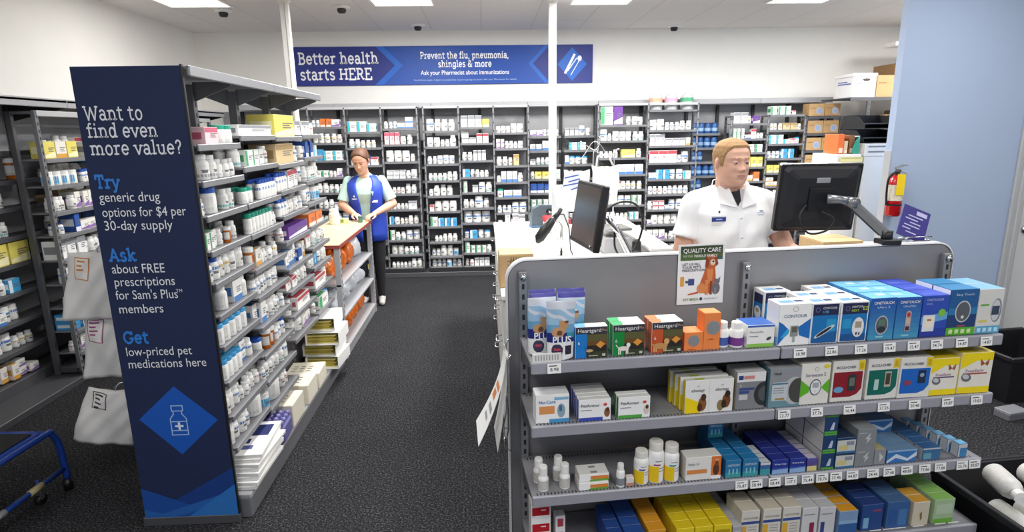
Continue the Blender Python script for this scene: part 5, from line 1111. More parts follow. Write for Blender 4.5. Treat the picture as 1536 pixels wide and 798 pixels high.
# ================================================================ SIGN, TABLE, SERVICE COUNTER
# navy end-panel sign on the aisle gondola
t = empty('value_sign', 'tall navy sign on the gondola end asking Want to find even more value?', 'sign', (0, 0, 0))
SY = 2.56
SG = mat('#253052', .6, noise=.02, spec=.25)
MB().box(-1.643, -1.212, SY, SY + .012, .045, 2.080, SG, .002).build('board', t)
mb = MB(); mb.box(-1.655, -1.205, SY - .004, SY + .018, .0, .045, GREYD, .003); mb.box(-1.214, -1.205, SY - .002, SY + .014, .045, 2.086, BLACK, .002); mb.build('holder', t)
M = frame((0, SY - .0005, 0), (1, 0, 0), (0, 0, 1))
a = Art(); s1 = C('#1f5fc0'); 
a.poly([(-1.598, .550), (-1.424, .706), (-1.249, .535), (-1.430, .368)], C('#1c5bbd'), 1)
a.poly([(-1.643, .20), (-1.49, .135), (-1.212, .290), (-1.212, .045), (-1.643, .045)], C('#1d3f86'), 1); a.poly([(-1.643, .20), (-1.36, .075), (-1.212, .12), (-1.212, .045), (-1.643, .045)], C('#1f4f9e'), 2); a.poly([(-1.44, .045), (-1.212, .205), (-1.212, .045)], C('#2f74c0'), 3); a.poly([(-1.62, .045), (-1.212, .175), (-1.212, .13), (-1.5, .045)], C('#2a63b0'), 2); a.poly([(-1.643, .09), (-1.5, .045), (-1.643, .045)], C('#2a63b0'), 3)
ic = C('#a9c6ea'); L = .0048; cx, cz = -1.424, .538      # bottle icon
bx = lambda x, z: (cx + x * .045, cz + z * .078)
a.line([bx(-.55, .62), bx(-.55, .95), bx(.55, .95), bx(.55, .62), bx(-.55, .62)], L, ic, 4)
a.line([bx(-.42, .62), bx(-.42, .42), bx(-.8, .12), bx(-.8, -.9), bx(.8, -.9), bx(.8, .12), bx(.42, .42), bx(.42, .62)], L, ic, 4)
a.line([bx(-.8, -.05), bx(.8, -.05)], L, ic, 4); a.line([bx(-.8, -.62), bx(.8, -.62)], L, ic, 4); a.line([bx(0, -.16), bx(0, -.52)], .010, C('#e8f0fa'), 5); a.line([bx(-.3, -.34), bx(.3, -.34)], .010, C('#e8f0fa'), 5)
a.build('printed_shapes', M, t)
wt = C('#eef0f4'); bl = C('#2b7fd6'); a = Art(); a.l = 6
for tx, x, z, w in (('Want to', -1.624, 1.872, .235), ('find even', -1.623, 1.803, .283), ('more value?', -1.621, 1.733, .370)): a.slab(tx, x + .008, z, .075, wt, t=.10, width=w)
a.build('heading_lettering', M, t); a = Art(); a.l = 6
for tx, x, z, w in (('Try', -1.623, 1.596, .100), ('Ask', -1.618, 1.286, .114), ('Get', -1.616, .916, .111)): a = Art(); a.l = 6; a.slab(tx, x + .008, z, .073, bl, t=.15, width=w); a.build('keyword_lettering', M, t)
a = Art(); a.l = 6
for tx, x, z, w in (('generic drug', -1.616, 1.540, .247), ('options for $4 per', -1.615, 1.477, .344), ('30-day supply', -1.616, 1.420, .280), ('about FREE', -1.614, 1.233, .221), ('prescriptions', -1.613, 1.176, .253), ("for Sam's Plus", -1.615, 1.117, .262), ('members', -1.613, 1.054, .187), ('low-priced pet', -1.613, .857, .283), ('medications here', -1.612, .799, .338)): a.text(tx, x + .006, z, .058, wt, width=w)
a.text('TM', -1.352, 1.143, .020, wt)
a.build('lettering', M, t)

# table at the end of the gondola
t = empty('work_table', 'work table with pale wood top and bagged orders on its shelves', 'table', (0, 0, 0))
TX0, TX1, TY0, TY1, TZ = -1.78, -1.16, 4.64, 6.03, .953
WOODT = mat('#dcc196', .42, noise=.06, scale=8)
MB().box(TX0, TX1, TY0, TY1, TZ - .028, TZ, WOODT, .003).build('table_top', t)
RED = mat('#8e3a35', .5, noise=.04); mb = MB()
mb.box(TX1, TX1 + .006, TY0 - .006, TY1 + .006, TZ - .028, TZ - .001, RED); mb.box(TX0, TX1, TY0 - .006, TY0, TZ - .028, TZ - .001, RED); mb.box(TX0, TX1, TY1, TY1 + .006, TZ - .028, TZ - .001, RED); mb.build('edge_band', t)
for x, y in ((TX0 + .02, TY0 + .03), (TX1 - .025, TY0 + .03), (TX0 + .02, TY1 - .03), (TX1 - .025, TY1 - .03)): slotted(MB(), x - .022, x + .022, y - .02, y + .02, 0, TZ - .029, GREYL, 'x1').build('leg', t)
for z in (.09, .36, .63): MB().box(TX0 + .02, TX1 - .004, TY0 + .01, TY1 - .01, z - .02, z, GREYL, .003).build('shelf', t)
MB().box(TX0 + .02, TX1 - .01, TY0 + .03, TY1 - .03, .0, .07, GREYL, .004).build('base_plinth', t)
# bagged orders: crumpled clear bags, some over amber vials
def crumple(seed, sx, sy, sz, mt, n=30, m=18, amp=.13):
    rr = random.Random(seed); ph = [rr.uniform(0, 6) for _ in range(9)]; mb = MB(); rows = []
    vs = []; 
    for j in range(m + 1):
        f = j / m; el = -PI / 2 + PI * f
        for k in range(n):
            a_ = 2 * PI * k / n; r = 1 + amp * sin(3 * a_ + ph[0] + 2 * f) * cos(2 * el + ph[1]) + amp * .8 * sin(5 * a_ + ph[2] + 6 * f) + amp * .55 * sin(11 * a_ + ph[3] + 7 * f) * sin(9 * f + ph[4] + 3 * a_) + rr.uniform(-amp, amp) * .22
            c_ = abs(cos(el)) ** .6; vs.append((sx * .5 * r * c_ * cos(a_), sy * .5 * r * c_ * sin(a_), sz * (.5 + .5 * sin(el) * (1 if sin(el) < 0 else r))))
    fs = []
    for j in range(m):
        for k in range(n): k2 = (k + 1) % n; fs.append((j * n + k, j * n + k2, (j + 1) * n + k2, (j + 1) * n + k))
    fs.append(tuple(range(n))[::-1]); fs.append(tuple(m * n + k for k in range(n)))
    mb.add(vs, fs, mt, True); return mb
CLEARB = mat('#c9ced6', .18, noise=.12, scale=40); ORB = mat('#cf6a24', .2, noise=.3, scale=45)
rb = random.Random(3)
for lv, (z, mt, nm) in enumerate(((.632, ORB, 'orange vials'), (.362, CLEARB, 'clear wrappers'), (.092, ORB, 'orange vials'))):
    for k in range(4):
        m2 = mt if not (lv == 0 and k == 3) else CLEARB
        o = crumple(100 + lv * 9 + k, .22, .25, (.20, .185, .19)[lv], m2).build('plastic_bag'); o.location = (-1.345, 4.855 + k * .30, z)
        tag(o, 'crumpled bag of %s, %s from near end, %s table shelf' % ('orange vials' if m2 is ORB else 'clear wrappers', nth(k), ('top', 'middle', 'bottom')[lv]), 'bag', 'bagged orders under the work table')
        o = crumple(200 + lv * 9 + k, .17, .24, .17, CLEARB if lv != 1 else mat('#bfc6d2', .2, noise=.1, scale=40)).build('plastic_bag'); o.location = (-1.61, 4.855 + k * .30, z)
        tag(o, 'crumpled clear bag behind, %s from near end, %s table shelf' % (nth(k), ('top', 'middle', 'bottom')[lv]), 'bag', 'bagged orders under the work table')
# things on the table top
o = MB().lathe([(0, 0), (.047, 0), (.05, .004), (.05, .10), (.044, .115), (.034, .12)], PLASTIC, 20).build('stock_bottle'); MB().lathe([(.038, .118), (.042, .12), (.042, .142), (.038, .146), (0, .146)], PLASTIC, 20, smooth=False).build('cap', o); MB().lathe([(.0506, .02), (.0506, .09)], mat('#e4e8dc', .5, noise=.06, scale=80), 20).build('label', o)
o.location = (-1.47, 5.80, TZ + .001); tag(o, 'white stock bottle on the table beside the woman', 'bottle')
o = MB().box(-.04, .04, -.02, .02, 0, .05, C('#cfd8a8'), .002).build('order_carton'); Art().rect(-.03, .01, .0, .04, C('#6f8f5a')).build('printed_face', frame((0, -.0201, 0), (1, 0, 0), (0, 0, 1)), o); o.location = (-1.385, 5.82, TZ + .001); tag(o, 'small pale green carton beside the stock bottle on the table', 'carton')
o = MB().lathe([(0, 0), (.02, 0), (.022, .003), (.022, .045)], mat('#3f7f78', .35, noise=.04), 16).build('green_vial'); MB().cyl(.024, .045, .06, C('#2f5f5a'), 16).build('cap', o); o.location = (-1.235, 5.865, TZ + .001); tag(o, 'small dark green vial by the hands of the woman on the table', 'vial')
mb = MB(); mb.box(-.07, .07, -.05, .05, 0, .008, GREYD, .003); mb.box(-.07, -.062, -.05, .05, .008, .02, GREYD, .002); mb.box(.062, .07, -.05, .05, .008, .02, GREYD, .002); o = mb.build('counting_tray'); MB().box(-.05, -.02, -.045, .045, .008, .013, GREYL, .002).build('pill_trough', o); o.location = (-1.60, 4.86, TZ + .001); tag(o, 'small grey counting tray at the near end of the table', 'tray')

# service counter along the aisle, drawers facing the aisle
t = empty('service_counter', 'white service counter with drawers along the right of the aisle', 'counter', (0, 0, 0))
CX0, CX1, CY0, CY1, CZ = .085, 1.06, 3.05, 5.70, .95
CW_ = mat('#e9e8e5', .35, noise=.015, scale=6); CB = mat('#dbdad6', .4, noise=.02, scale=6)
MB().box(CX0 - .015, CX1, CY0, CY1, CZ - .03, CZ, CW_, .005).build('worktop', t)
MB().box(CX0 + .012, CX1, CY0 + .02, CY1 - .02, .08, CZ - .031, CB, .003).build('carcass', t)
MB().box(CX0 + .05, CX1, CY0 + .04, CY1 - .04, 0, .08, DARK).build('plinth', t)
nd = 4
for k in range(nd):
    y0 = CY0 + .03 + k * (CY1 - CY0 - .06) / nd; y1 = y0 + (CY1 - CY0 - .06) / nd - .008
    for z0, z1 in ((.10, .38), (.388, .66), (.668, .91)):
        d = MB().box(CX0 - .006, CX0 + .012, y0, y1, z0, z1, CB, .003).build('drawer', t)
        yc = (y0 + y1) / 2; zc = z1 - .07
        MB().tube([(CX0 - .006, yc - .05, zc), (CX0 - .04, yc - .05, zc), (CX0 - .042, yc, zc), (CX0 - .04, yc + .05, zc), (CX0 - .006, yc + .05, zc)], .005, CHROME).build('handle', d)
# low partition on the right side of that counter
t = empty('counter_partition', 'low grey partition with a pale top along the service counter', 'partition', (0, 0, 0))
MB().box(1.062, 1.20, 3.74, 5.2, 0, 1.025, PANELG, .004).build('panel', t)
MB().box(1.055, 1.207, 3.733, 5.207, 1.026, 1.052, mat('#d5d5d4', .4, noise=.02), .006).build('top_cap', t)
# pharmacist's desk behind the display
t = empty('pharmacy_desk', 'grey desk behind the display panel where the pharmacist works', 'desk', GO, GA)
MB().box(.78, 1.80, .045, .33, 1.03, 1.06, GREYL, .004).build('desk_top', t)
for x in (.80, 1.77): MB().box(x, x + .02, .05, .31, 0, 1.029, GREY, .003).build('side_panel', t)

# ---------------- things on the service counter
def simple(name, label, cat, loc, rz=0.0, group=None): return empty(name, label, cat, loc, rz, group)
# tan box at the near end with tape
t = simple('shipping_box', 'tan cardboard box on the near end of the white counter', 'box', (.165, 3.30, CZ + .001), .03)
CARD = mat('#c2a276', .7, noise=.05, scale=20); CARDL = mat('#d0b388', .7, noise=.05, scale=20)
MB().box(-.10, .09, -.09, .11, 0, .185, CARD, .003).build('carton', t)
mb = MB(); mb.box(-.098, .088, -.088, .0095, .186, .189, CARDL); mb.box(-.098, .088, .0105, .108, .186, .189, CARDL); mb.build('flap', t)
a = Art(); 
for k in range(5): a.line([(-.05 + .012 * k, .03), (-.035 + .014 * k, .17)], .004, C('#4a3d2a'), 1)
for k in range(6): a.line([(-.055, .04 + k * .022), (.02, .05 + k * .022)], .003, C('#4a3d2a'), 2)
a.build('printed_mark', frame((0, -.0905, 0), (1, 0, 0), (0, 0, 1)), t)
t = simple('paper_stack', 'stack of white papers lying on the white counter', 'papers', (.24, 4.35, CZ + .001), .12)
mb = MB()
for k in range(5): mb.box(-.14 + .004 * k, .14 + .003 * k, -.19, .19 - .005 * k, k * .0032, k * .0032 + .003, WHITE)
mb.build('sheets', t)
t = simple('paper_stack', 'pinkish papers and forms beside the barcode scanner', 'papers', (.54, 4.30, CZ + .001), -.15)
mb = MB()
for k in range(4): mb.box(-.09 + .004 * k, .10 + .003 * k, -.15, .15 - .005 * k, k * .005, k * .005 + .0045, C('#ece3e2', .6) if k % 2 else WHITE)
mb.build('sheets', t)
# two tall white cartons and a jar at the far end
for i, (x, w, h) in enumerate(((.20, .045, .13), (.275, .055, .10), (.335, .05, .09))):
    o = carton_mesh(5).build('dispensing_carton'); o.location = (x, 5.52, CZ + .001); o.scale = (w, .05, h); tag(o, 'white carton at the far end of the counter, %s from the left' % nth(i), 'carton', 'white cartons on the counter end')
# slate tape dispenser
t = simple('tape_dispenser', 'slate blue tape dispenser on the white counter left of the pole', 'tape dispenser', (.50, 5.36, CZ + .001), .2)
SLATE = mat('#51626c', .4, noise=.04)
MB().prism([(-.10, 0), (.10, 0), (.10, .04), (.06, .05), (.03, .14), (.05, .165), (.10, .17), (.10, .195), (-.02, .20), (-.08, .17), (-.10, .10)], -.04, .04, SLATE, Matrix(((1, 0, 0, 0), (0, 0, 1, 0), (0, 1, 0, 0), (0, 0, 0, 1)))).build('body', t)
MB().cyl(.045, -.022, .022, mat('#a9b6bc', .3, noise=.02), 18, T(-.02, 0, .12) @ Matrix.Rotation(PI / 2, 4, 'X')).build('tape_roll', t)
MB().box(-.105, .11, -.05, .05, 0, .018, mat('#3d6f9a', .4, noise=.03), .004).build('base', t)
# red-topped tray of forms
t = simple('form_tray', 'white form tray with a red top beside the service pole', 'tray', (.61, 5.12, CZ + .001), .05)
MB().box(-.10, .10, -.12, .12, 0, .07, OFFWH, .006).build('tray', t); MB().box(-.105, .105, -.125, .125, .071, .12, C('#b3232d'), .008).build('red_cover', t)
MB().box(-.03, .03, -.06, .0, .121, .125, W_, .001).build('slip', t)
# black telephone at the pole
t = simple('desk_phone', 'black desk telephone by the foot of the white pole', 'telephone', (.70, 5.55, CZ + .001), .3)
MB().prism([(-.10, 0), (.10, 0), (.10, .09), (-.10, .04)], -.09, .09, BLACK, Matrix(((0, 0, 1, 0), (1, 0, 0, 0), (0, 1, 0, 0), (0, 0, 0, 1)))).build('body', t)
mb = MB(); mb.tube([(-.06, -.09, .085), (-.06, -.07, .105), (-.06, 0, .12), (-.06, .07, .135), (-.06, .09, .12)], [.022, .016, .014, .016, .022], BLACK, 10); mb.build('handset', t)
mb = MB(); [mb.box(.0 + .022 * i, .016 + .022 * i, -.05 + .024 * j, -.034 + .024 * j, .0 + .066 + .006 * j, .074 + .006 * j, GREYL, .002) for i in range(3) for j in range(4)]; mb.build('keypad', t)
# barcode scanner on a gooseneck
t = simple('barcode_scanner', 'black barcode scanner on a chrome gooseneck stand', 'scanner', (.505, 3.95, CZ + .001))
MB().lathe([(0, 0), (.055, 0), (.055, .01), (.02, .02), (0, .02)], BLACK, 20).build('base', t)
MB().tube([(0, 0, .01), (0, 0, .16), (0, .0, .22), (-.02, -.01, .255), (-.05, -.02, .26), (-.08, -.03, .245)], .0085, CHROME, 10).build('gooseneck', t)
mb = MB(); mb.tube([(-.17, -.07, .125), (-.155, -.06, .155), (-.11, -.045, .215), (-.07, -.03, .265), (-.05, -.02, .285)], [.012, .034, .036, .028, .012], BLACK, 12); mb.tube([(-.06, -.02, .27), (-.02, 0, .31), (0, .01, .34)], [.02, .016, .012], BLACK, 10); mb.build('scanner_head', t)
MB().tube([(-.04, .0, .30), (.02, .03, .30), (.06, .05, .2), (.07, .05, .05), (.09, .08, .006)], .004, BLACK).build('cable', t)
# left flat screen on its arm, seen from its edge
def screen(name, label, loc, rz, w=.37, h=.312, tilt=0.0):
    t = empty(name, label, 'computer screen', loc, rz); t.rotation_euler = (tilt, 0, rz)
    BZ = mat('#1c1c1f', .3, noise=.04)
    MB().box(-w / 2, w / 2, -.018, .018, -h / 2, h / 2, BZ, .006).build('bezel', t)
    MB().box(-w / 2 + .018, w / 2 - .018, -.0195, -.0175, -h / 2 + .024, h / 2 - .018, mat('#3c3d3b', .18, noise=.05, scale=6), 0).build('display_panel', t)
    rings = []
    for y, k, kz in ((.017, .95, .95), (.030, .86, .86), (.040, .60, .62)):
        rings.append([(x_ * w / 2 * k, y, z_ * h / 2 * kz) for x_, z_ in ((-1, -.9), (-.9, -1), (.9, -1), (1, -.9), (1, .9), (.9, 1), (-.9, 1), (-1, .9))])
    MB().loft(rings, mat('#232327', .42, noise=.08, scale=12), smooth=False).build('back_shell', t)
    MB().box(-.055, .055, .039, .052, -.055, .055, BLACK, .004).build('mount_plate', t)
    return t
v1 = Vector((.535, 2.93, 1.375)); v2 = Vector((.487, 3.235, 1.42))
t = screen('computer_screen', 'black flat computer screen turned away over the white counter', (.535, 3.07, 1.37), math.atan2(v1.y - v2.y, v1.x - v2.x), .40, .335, -.15)
mb = MB(); mb.cyl(.006, 0, .004, CHROME, 10, T(.15, -.019, -.145) @ Matrix.Rotation(PI / 2, 4, 'X')); mb.build('power_button', t)
# its sloping silver stand, cables and a chrome clip rail
t = simple('monitor_arm', 'silver monitor arm behind the left computer screen', 'monitor arm', (.86, 3.35, CZ + .001))
MB().box(-.09, .09, -.08, .08, 0, .02, CHROME, .004).build('base', t)
MB().tube([(0, 0, .02), (-.02, 0, .12), (-.13, -.12, .30), (-.20, -.17, .385)], [.022, .022, .018, .016], CHROME, 12).build('arm', t)
MB().cyl(.03, -.03, .03, BLACK, 14, T(-.02, 0, .13) @ Matrix.Rotation(PI / 2, 4, 'X')).build('joint', t)
pts = [(-.22, -.15, .42), (-.12, -.10, .46), (-.02, -.06, .44), (.03, -.03, .33), (.0, -.02, .2), (-.08, -.06, .14), (-.14, -.1, .2), (-.15, -.12, .3)]
def smooth_pts(p, n=5):
    p = [Vector(q) for q in p]; out = []
    for i in range(len(p) - 1):
        a_, b_, c_, d_ = p[max(0, i - 1)], p[i], p[i + 1], p[min(len(p) - 1, i + 2)]
        for k in range(n):
            f = k / n; out.append(.5 * ((2 * b_) + (c_ - a_) * f + (2 * a_ - 5 * b_ + 4 * c_ - d_) * f * f + (3 * b_ - a_ - 3 * c_ + d_) * f ** 3))
    return out + [p[-1]]
MB().tube(smooth_pts(pts), .006, BLACK).build('cable', t)
t = simple('label_printer', 'small silver label printer with an open lid behind the left screen', 'printer', (.90, 4.15, CZ + .001), .1)
MB().box(-.09, .09, -.11, .11, 0, .12, GREYL, .01).build('body', t); MB().box(-.10, .10, -.12, .10, .165, .185, CHROME, .004).build('lid', t); MB().cyl(.04, -.06, .06, WHITE, 16, T(0, .02, .145) @ Matrix.Rotation(PI / 2, 4, 'Y')).build('paper_roll', t)
t = simple('desk_speaker', 'small black cylinder speaker near the low partition', 'speaker', (.995, 3.85, CZ + .001)); MB().lathe([(0, 0), (.03, 0), (.032, .01), (.03, .12), (.02, .14), (0, .142)], BLACK, 16).build('body', t); MB().lathe([(.0325, .03), (.0325, .07)], GREYD, 16).build('grille', t)
# carrier-bag rack with white bags hanging from it
t = simple('bag_rack', 'chrome wire rack holding white carrier bags behind the left screen', 'rack', (.84, 4.72, CZ + .001))
MB().box(-.14, .14, -.10, .10, 0, .012, CHROME, .003).build('base', t)
for x in (.03, .20): MB().tube([(x, .09, .01), (x, .09, .66), (x, .05, .70), (x, -.09, .705)], .005, CHROME).build('post', t)
mb = MB(); mb.tube(smooth_pts([(-.10, -.05, .77), (-.04, -.06, .73), (.03, -.02, .69), (.10, -.05, .66), (.08, .02, .73), (.02, .05, .76), (-.06, .0, .66), (-.10, -.02, .62)]), .004, CHROME); mb.tube(smooth_pts([(.03, .09, .68), (.06, .0, .74), (.05, -.06, .80)]), .004, CHROME); mb.build('hook', t)
BAGW = mat('#f6f6f4', .35, noise=.02, scale=10)
def sheet_bag(x0, x1, z0, z1, y, seed, thick=.03, lean=0.0):
    nu, nv = 12, 14; ph = seed * 1.7; mb = MB(); vs = []
    for side in (-1, 1):
        for j in range(nv + 1):
            for i in range(nu + 1):
                u, v = i / nu, j / nv
                f = sin(PI * u) ** .5 * (1 - v) ** .6
                vs.append((x0 + (x1 - x0) * u + lean * (1 - v) + .008 * sin(v * 7 + ph), y + side * (thick * f + .002) + .008 * sin(u * 11 + v * 5 + ph) * (1 - .5 * v), z0 + (z1 - z0) * v - .02 * sin(PI * u) * (v > .97)))
    N = (nu + 1) * (nv + 1); fs = []
    for side in (0, 1):
        for j in range(nv):
            for i in range(nu): b = side * N + j * (nu + 1) + i; q = (b, b + 1, b + nu + 2, b + nu + 1); fs.append(q if side == 0 else q[::-1])
    for j in range(nv):
        for i, fl in ((0, 0), (nu, 1)): a_, b_ = j * (nu + 1) + i, (j + 1) * (nu + 1) + i; q = (a_, b_, N + b_, N + a_); fs.append(q if not fl else q[::-1])
    for i in range(nu): fs.append((i, N + i, N + i + 1, i + 1))
    mb.add(vs, fs, BAGW, True); return mb
o = sheet_bag(.60, .80, 1.19, 1.51, 4.60, 1, .04).build('carrier_bag'); a = Art(); 
for k, (x, z, w) in enumerate(((.61, 1.45, .10), (.64, 1.42, .08), (.60, 1.39, .12), (.66, 1.36, .06))): a.line([(x, z), (x + w, z + .02)], .010, C('#3f62b0'))
a.build('printed_mark', frame((0, 4.553, 0), (1, 0, 0), (0, 0, 1)), o); tag(o, 'white carrier bag with blue print hanging on the wire rack', 'bag')
o = sheet_bag(.83, 1.03, 1.24, 1.54, 4.62, 2, .03, .01).build('carrier_bag'); MB().tube([(.86, 4.62, 1.53), (.87, 4.625, 1.60), (.90, 4.63, 1.62), (.96, 4.625, 1.60), (.99, 4.62, 1.535)], .007, BAGW).build('bag_handle', o); tag(o, 'plain white carrier bag hanging at the right of the wire rack', 'bag')
t = simple('file_bin', 'pale grey sloping file bin behind the barcode scanner', 'bin', (.60, 4.78, CZ + .001), .12)
mb = MB(); mb.prism([(-.10, 0), (.10, 0), (.10, .42), (-.10, .26)], -.045, -.039, C('#c3c8cc'), Matrix(((0, 0, 1, 0), (1, 0, 0, 0), (0, 1, 0, 0), (0, 0, 0, 1)))); mb.prism([(-.10, 0), (.10, 0), (.10, .42), (-.10, .26)], .039, .045, C('#c3c8cc'), Matrix(((0, 0, 1, 0), (1, 0, 0, 0), (0, 1, 0, 0), (0, 0, 0, 1)))); mb.box(-.039, .039, -.10, -.094, 0, .26, C('#d3d7da')); mb.box(-.039, .039, .094, .10, 0, .42, C('#d3d7da')); mb.box(-.039, .039, -.094, .094, 0, .006, C('#c3c8cc')); mb.build('body', t)
mb = MB(); [mb.box(-.036, .036, -.09 + .03 * k, -.085 + .03 * k, .007, .30 + .018 * k, W_) for k in range(6)]; mb.build('files', t)

# ---------------- pharmacist's screen, seen from behind, on an arm from the panel top
mrz = math.radians(180 + 0)
t = screen('computer_screen', 'black computer screen seen from behind, facing the pharmacist', (1.512, 2.66, 1.487), PI - .10, .365, .312, .0)
t.rotation_euler = (math.radians(-8), 0, PI - .06)
mb = MB(); mb.box(-.03, .03, .041, .044, .075, .098, GREYL, .002); mb.build('rating_label', t)
MB().tube(smooth_pts([(.06, .05, -.02), (.10, .08, -.07), (.06, .10, -.14), (-.02, .10, -.13), (-.05, .09, -.08), (0, .07, -.05)]), .0045, BLACK).build('cable', t)
t = simple('monitor_arm', 'silver jointed monitor arm clamped to the top of the display panel', 'monitor arm', (0, 0, 0))
ARMG = mat('#85878b', .3, .6, noise=.03)
pb_ = G(1.530, -.02, 1.30); pe = Vector((1.605, 2.54, 1.475)); pm = Vector((1.512, 2.568, 1.487))
mb = MB(); mb.box(pb_.x - .035, pb_.x + .05, pb_.y - .03, pb_.y + .035, 1.3065, 1.33, BLACK, .004); mb.build('clamp', t)
MB().cyl(.022, 0, .04, BLACK, 16, T(pb_.x, pb_.y, 1.325)).build('pivot', t)
d_ = (pe - Vector((pb_.x, pb_.y, 1.345))); L = d_.length; q = d_.to_track_quat('Z', 'Y').to_matrix().to_4x4()
MB().box(-.013, .013, -.020, .020, 0, L, ARMG, .006, T(pb_.x, pb_.y, 1.345) @ q).build('lower_arm', t)
MB().box(-.011, .011, -.022, -.0205, .02, L - .02, GREYD, .0, T(pb_.x, pb_.y, 1.345) @ q).build('cable_cover', t)
MB().cyl(.024, -.03, .03, ARMG, 16, T(*pe) @ Matrix.Rotation(PI / 2, 4, 'X')).build('elbow', t)
mb = MB(); mb.tube([pe, (pe + pm) / 2 + Vector((0, -.01, .006)), pm], [.02, .017, .022], ARMG, 12); mb.build('upper_arm', t)
# ================================================================ SMALLER THINGS AROUND THE ROOM
# pharmacy bags clipped to the far side of the gondola
HB = mat('#e9e7e3', .4, noise=.03, scale=8)
def hang_bag(cx, cy, ztop, w, h, seed, rz, swing, label, tagcol, cards):
    nu, nv = 16, 18; vs = []; rr = random.Random(seed); ph = rr.uniform(0, 6); mb = MB()
    for side in (-1, 1):
        for j in range(nv + 1):
            for i in range(nu + 1):
                u, v = i / nu, j / nv; f = (sin(PI * u) ** .55) * (sin(PI * min(1, v * .9 + .06)) ** .8)
                vs.append(((u - .5) * w * (1 + .10 * (1 - v)) + swing * (1 - v), side * (.028 * f + .0015) + .008 * sin(u * 8 + v * 6 + ph) + .004 * sin(u * 19 - v * 13 + ph), -h * (1 - v) + .02 * (u - .5)))
    N = (nu + 1) * (nv + 1); fs = []
    for side in (0, 1):
        for j in range(nv):
            for i in range(nu): b = side * N + j * (nu + 1) + i; q = (b, b + 1, b + nu + 2, b + nu + 1); fs.append(q if side == 0 else q[::-1])
    for j in range(nv):
        for i, fl in ((0, 0), (nu, 1)): a_, b_ = j * (nu + 1) + i, (j + 1) * (nu + 1) + i; q = (a_, b_, N + b_, N + a_); fs.append(q if not fl else q[::-1])
    for i in range(nu): fs.append((i, N + i, N + i + 1, i + 1)); fs.append((nv * (nu + 1) + i, nv * (nu + 1) + i + 1, N + nv * (nu + 1) + i + 1, N + nv * (nu + 1) + i))
    mb.add(vs, fs, HB, True); o = mb.build('prescription_bag')
    a = Art(.0005)
    for (x0, z0, x1, z1, c, lines) in cards:
        a.rect(x0, z0, x1, z1, C('#f2efea'), 1); a.line([(x0, z0), (x1, z0), (x1, z1), (x0, z1), (x0, z0)], .004, C(c), 2)
        for k in range(lines): a.rect(x0 + .01, z1 - .018 - k * .02, x0 + .01 + (x1 - x0 - .02) * (.9, .6, .75, .5)[k % 4], z1 - .010 - k * .02, C(c), 2)
    m = MB()
    def surf(x, z, off):
        v = 1 + z / h; u = max(0.0, min(1.0, (x - swing * (1 - v)) / (w * (1 + .10 * (1 - v))) + .5)); f = (sin(PI * u) ** .55) * (sin(PI * min(1, v * .9 + .06)) ** .8)
        return -(.028 * f + .0015) + .008 * sin(u * 8 + v * 6 + ph) + .004 * sin(u * 19 - v * 13 + ph) - off
    for pts, fs_, mt, l in a.it:
        (xa, za), (xb, zb), (xc, zc), (xd, zd) = pts; n_ = 6; q = []
        for j in range(n_ + 1):
            for i in range(n_ + 1):
                p_, r_ = i / n_, j / n_; x = (xa * (1 - p_) + xb * p_) * (1 - r_) + (xd * (1 - p_) + xc * p_) * r_; z = (za * (1 - p_) + zb * p_) * (1 - r_) + (zd * (1 - p_) + zc * p_) * r_; q.append((x, surf(x, z, .0012 + l * .0006), z))
        m.add(q, [(j * (n_ + 1) + i, j * (n_ + 1) + i + 1, (j + 1) * (n_ + 1) + i + 1, (j + 1) * (n_ + 1) + i) for j in range(n_) for i in range(n_)], mt)
    m.build('printed_label', o)
    MB().tube([(0, 0, 0), (0, -.003, .015), (.01, .01, .035), (.05, .03, .04)], .0035, CHROME).build('hook', o)
    o.location = (cx, cy, ztop); o.rotation_euler = (0, {5: .10, 6: .06, 7: .20}[seed], rz); tag(o, label, 'bag', 'white bags hanging beside the navy sign'); return o
hang_bag(-1.81, 2.80, 1.285, .25, .33, 5, .10, -.03, 'white plastic bag with orange print, topmost of those beside the sign', '#d98a3a', [(-.09, -.13, -.03, -.03, '#d98a3a', 3)])
hang_bag(-1.835, 2.86, .99, .24, .35, 6, .05, -.02, 'white plastic bag with magenta label, middle of those beside the sign', '#a03a7a', [(-.10, -.16, -.03, -.05, '#a8417e', 4)])
hang_bag(-1.85, 2.82, .585, .27, .30, 7, .0, -.05, 'white plastic bag with dark label, lowest of those beside the sign', '#4a4a50', [(-.10, -.10, -.03, -.02, '#3c3c44', 4)])
# flat white mail packs behind the bags
for k in range(3):
    o = MB().box(-.07, .07, -.1, .1, 0, .012, W_, .002).build('mailer'); Art().rect(-.07, -.09, .06, -.02, C('#3a63b8')).build('printed_band', frame((0, 0, .0121), (1, 0, 0), (0, 1, 0)), o)
    o.location = (-1.55 - .01 * k, 2.80, .865 + .001 + k * .013); tag(o, 'flat white mailer with blue band behind the bags, %s in its pile' % ('lowest', 'middle', 'topmost')[k], 'mailer', 'mailers by the hanging bags')

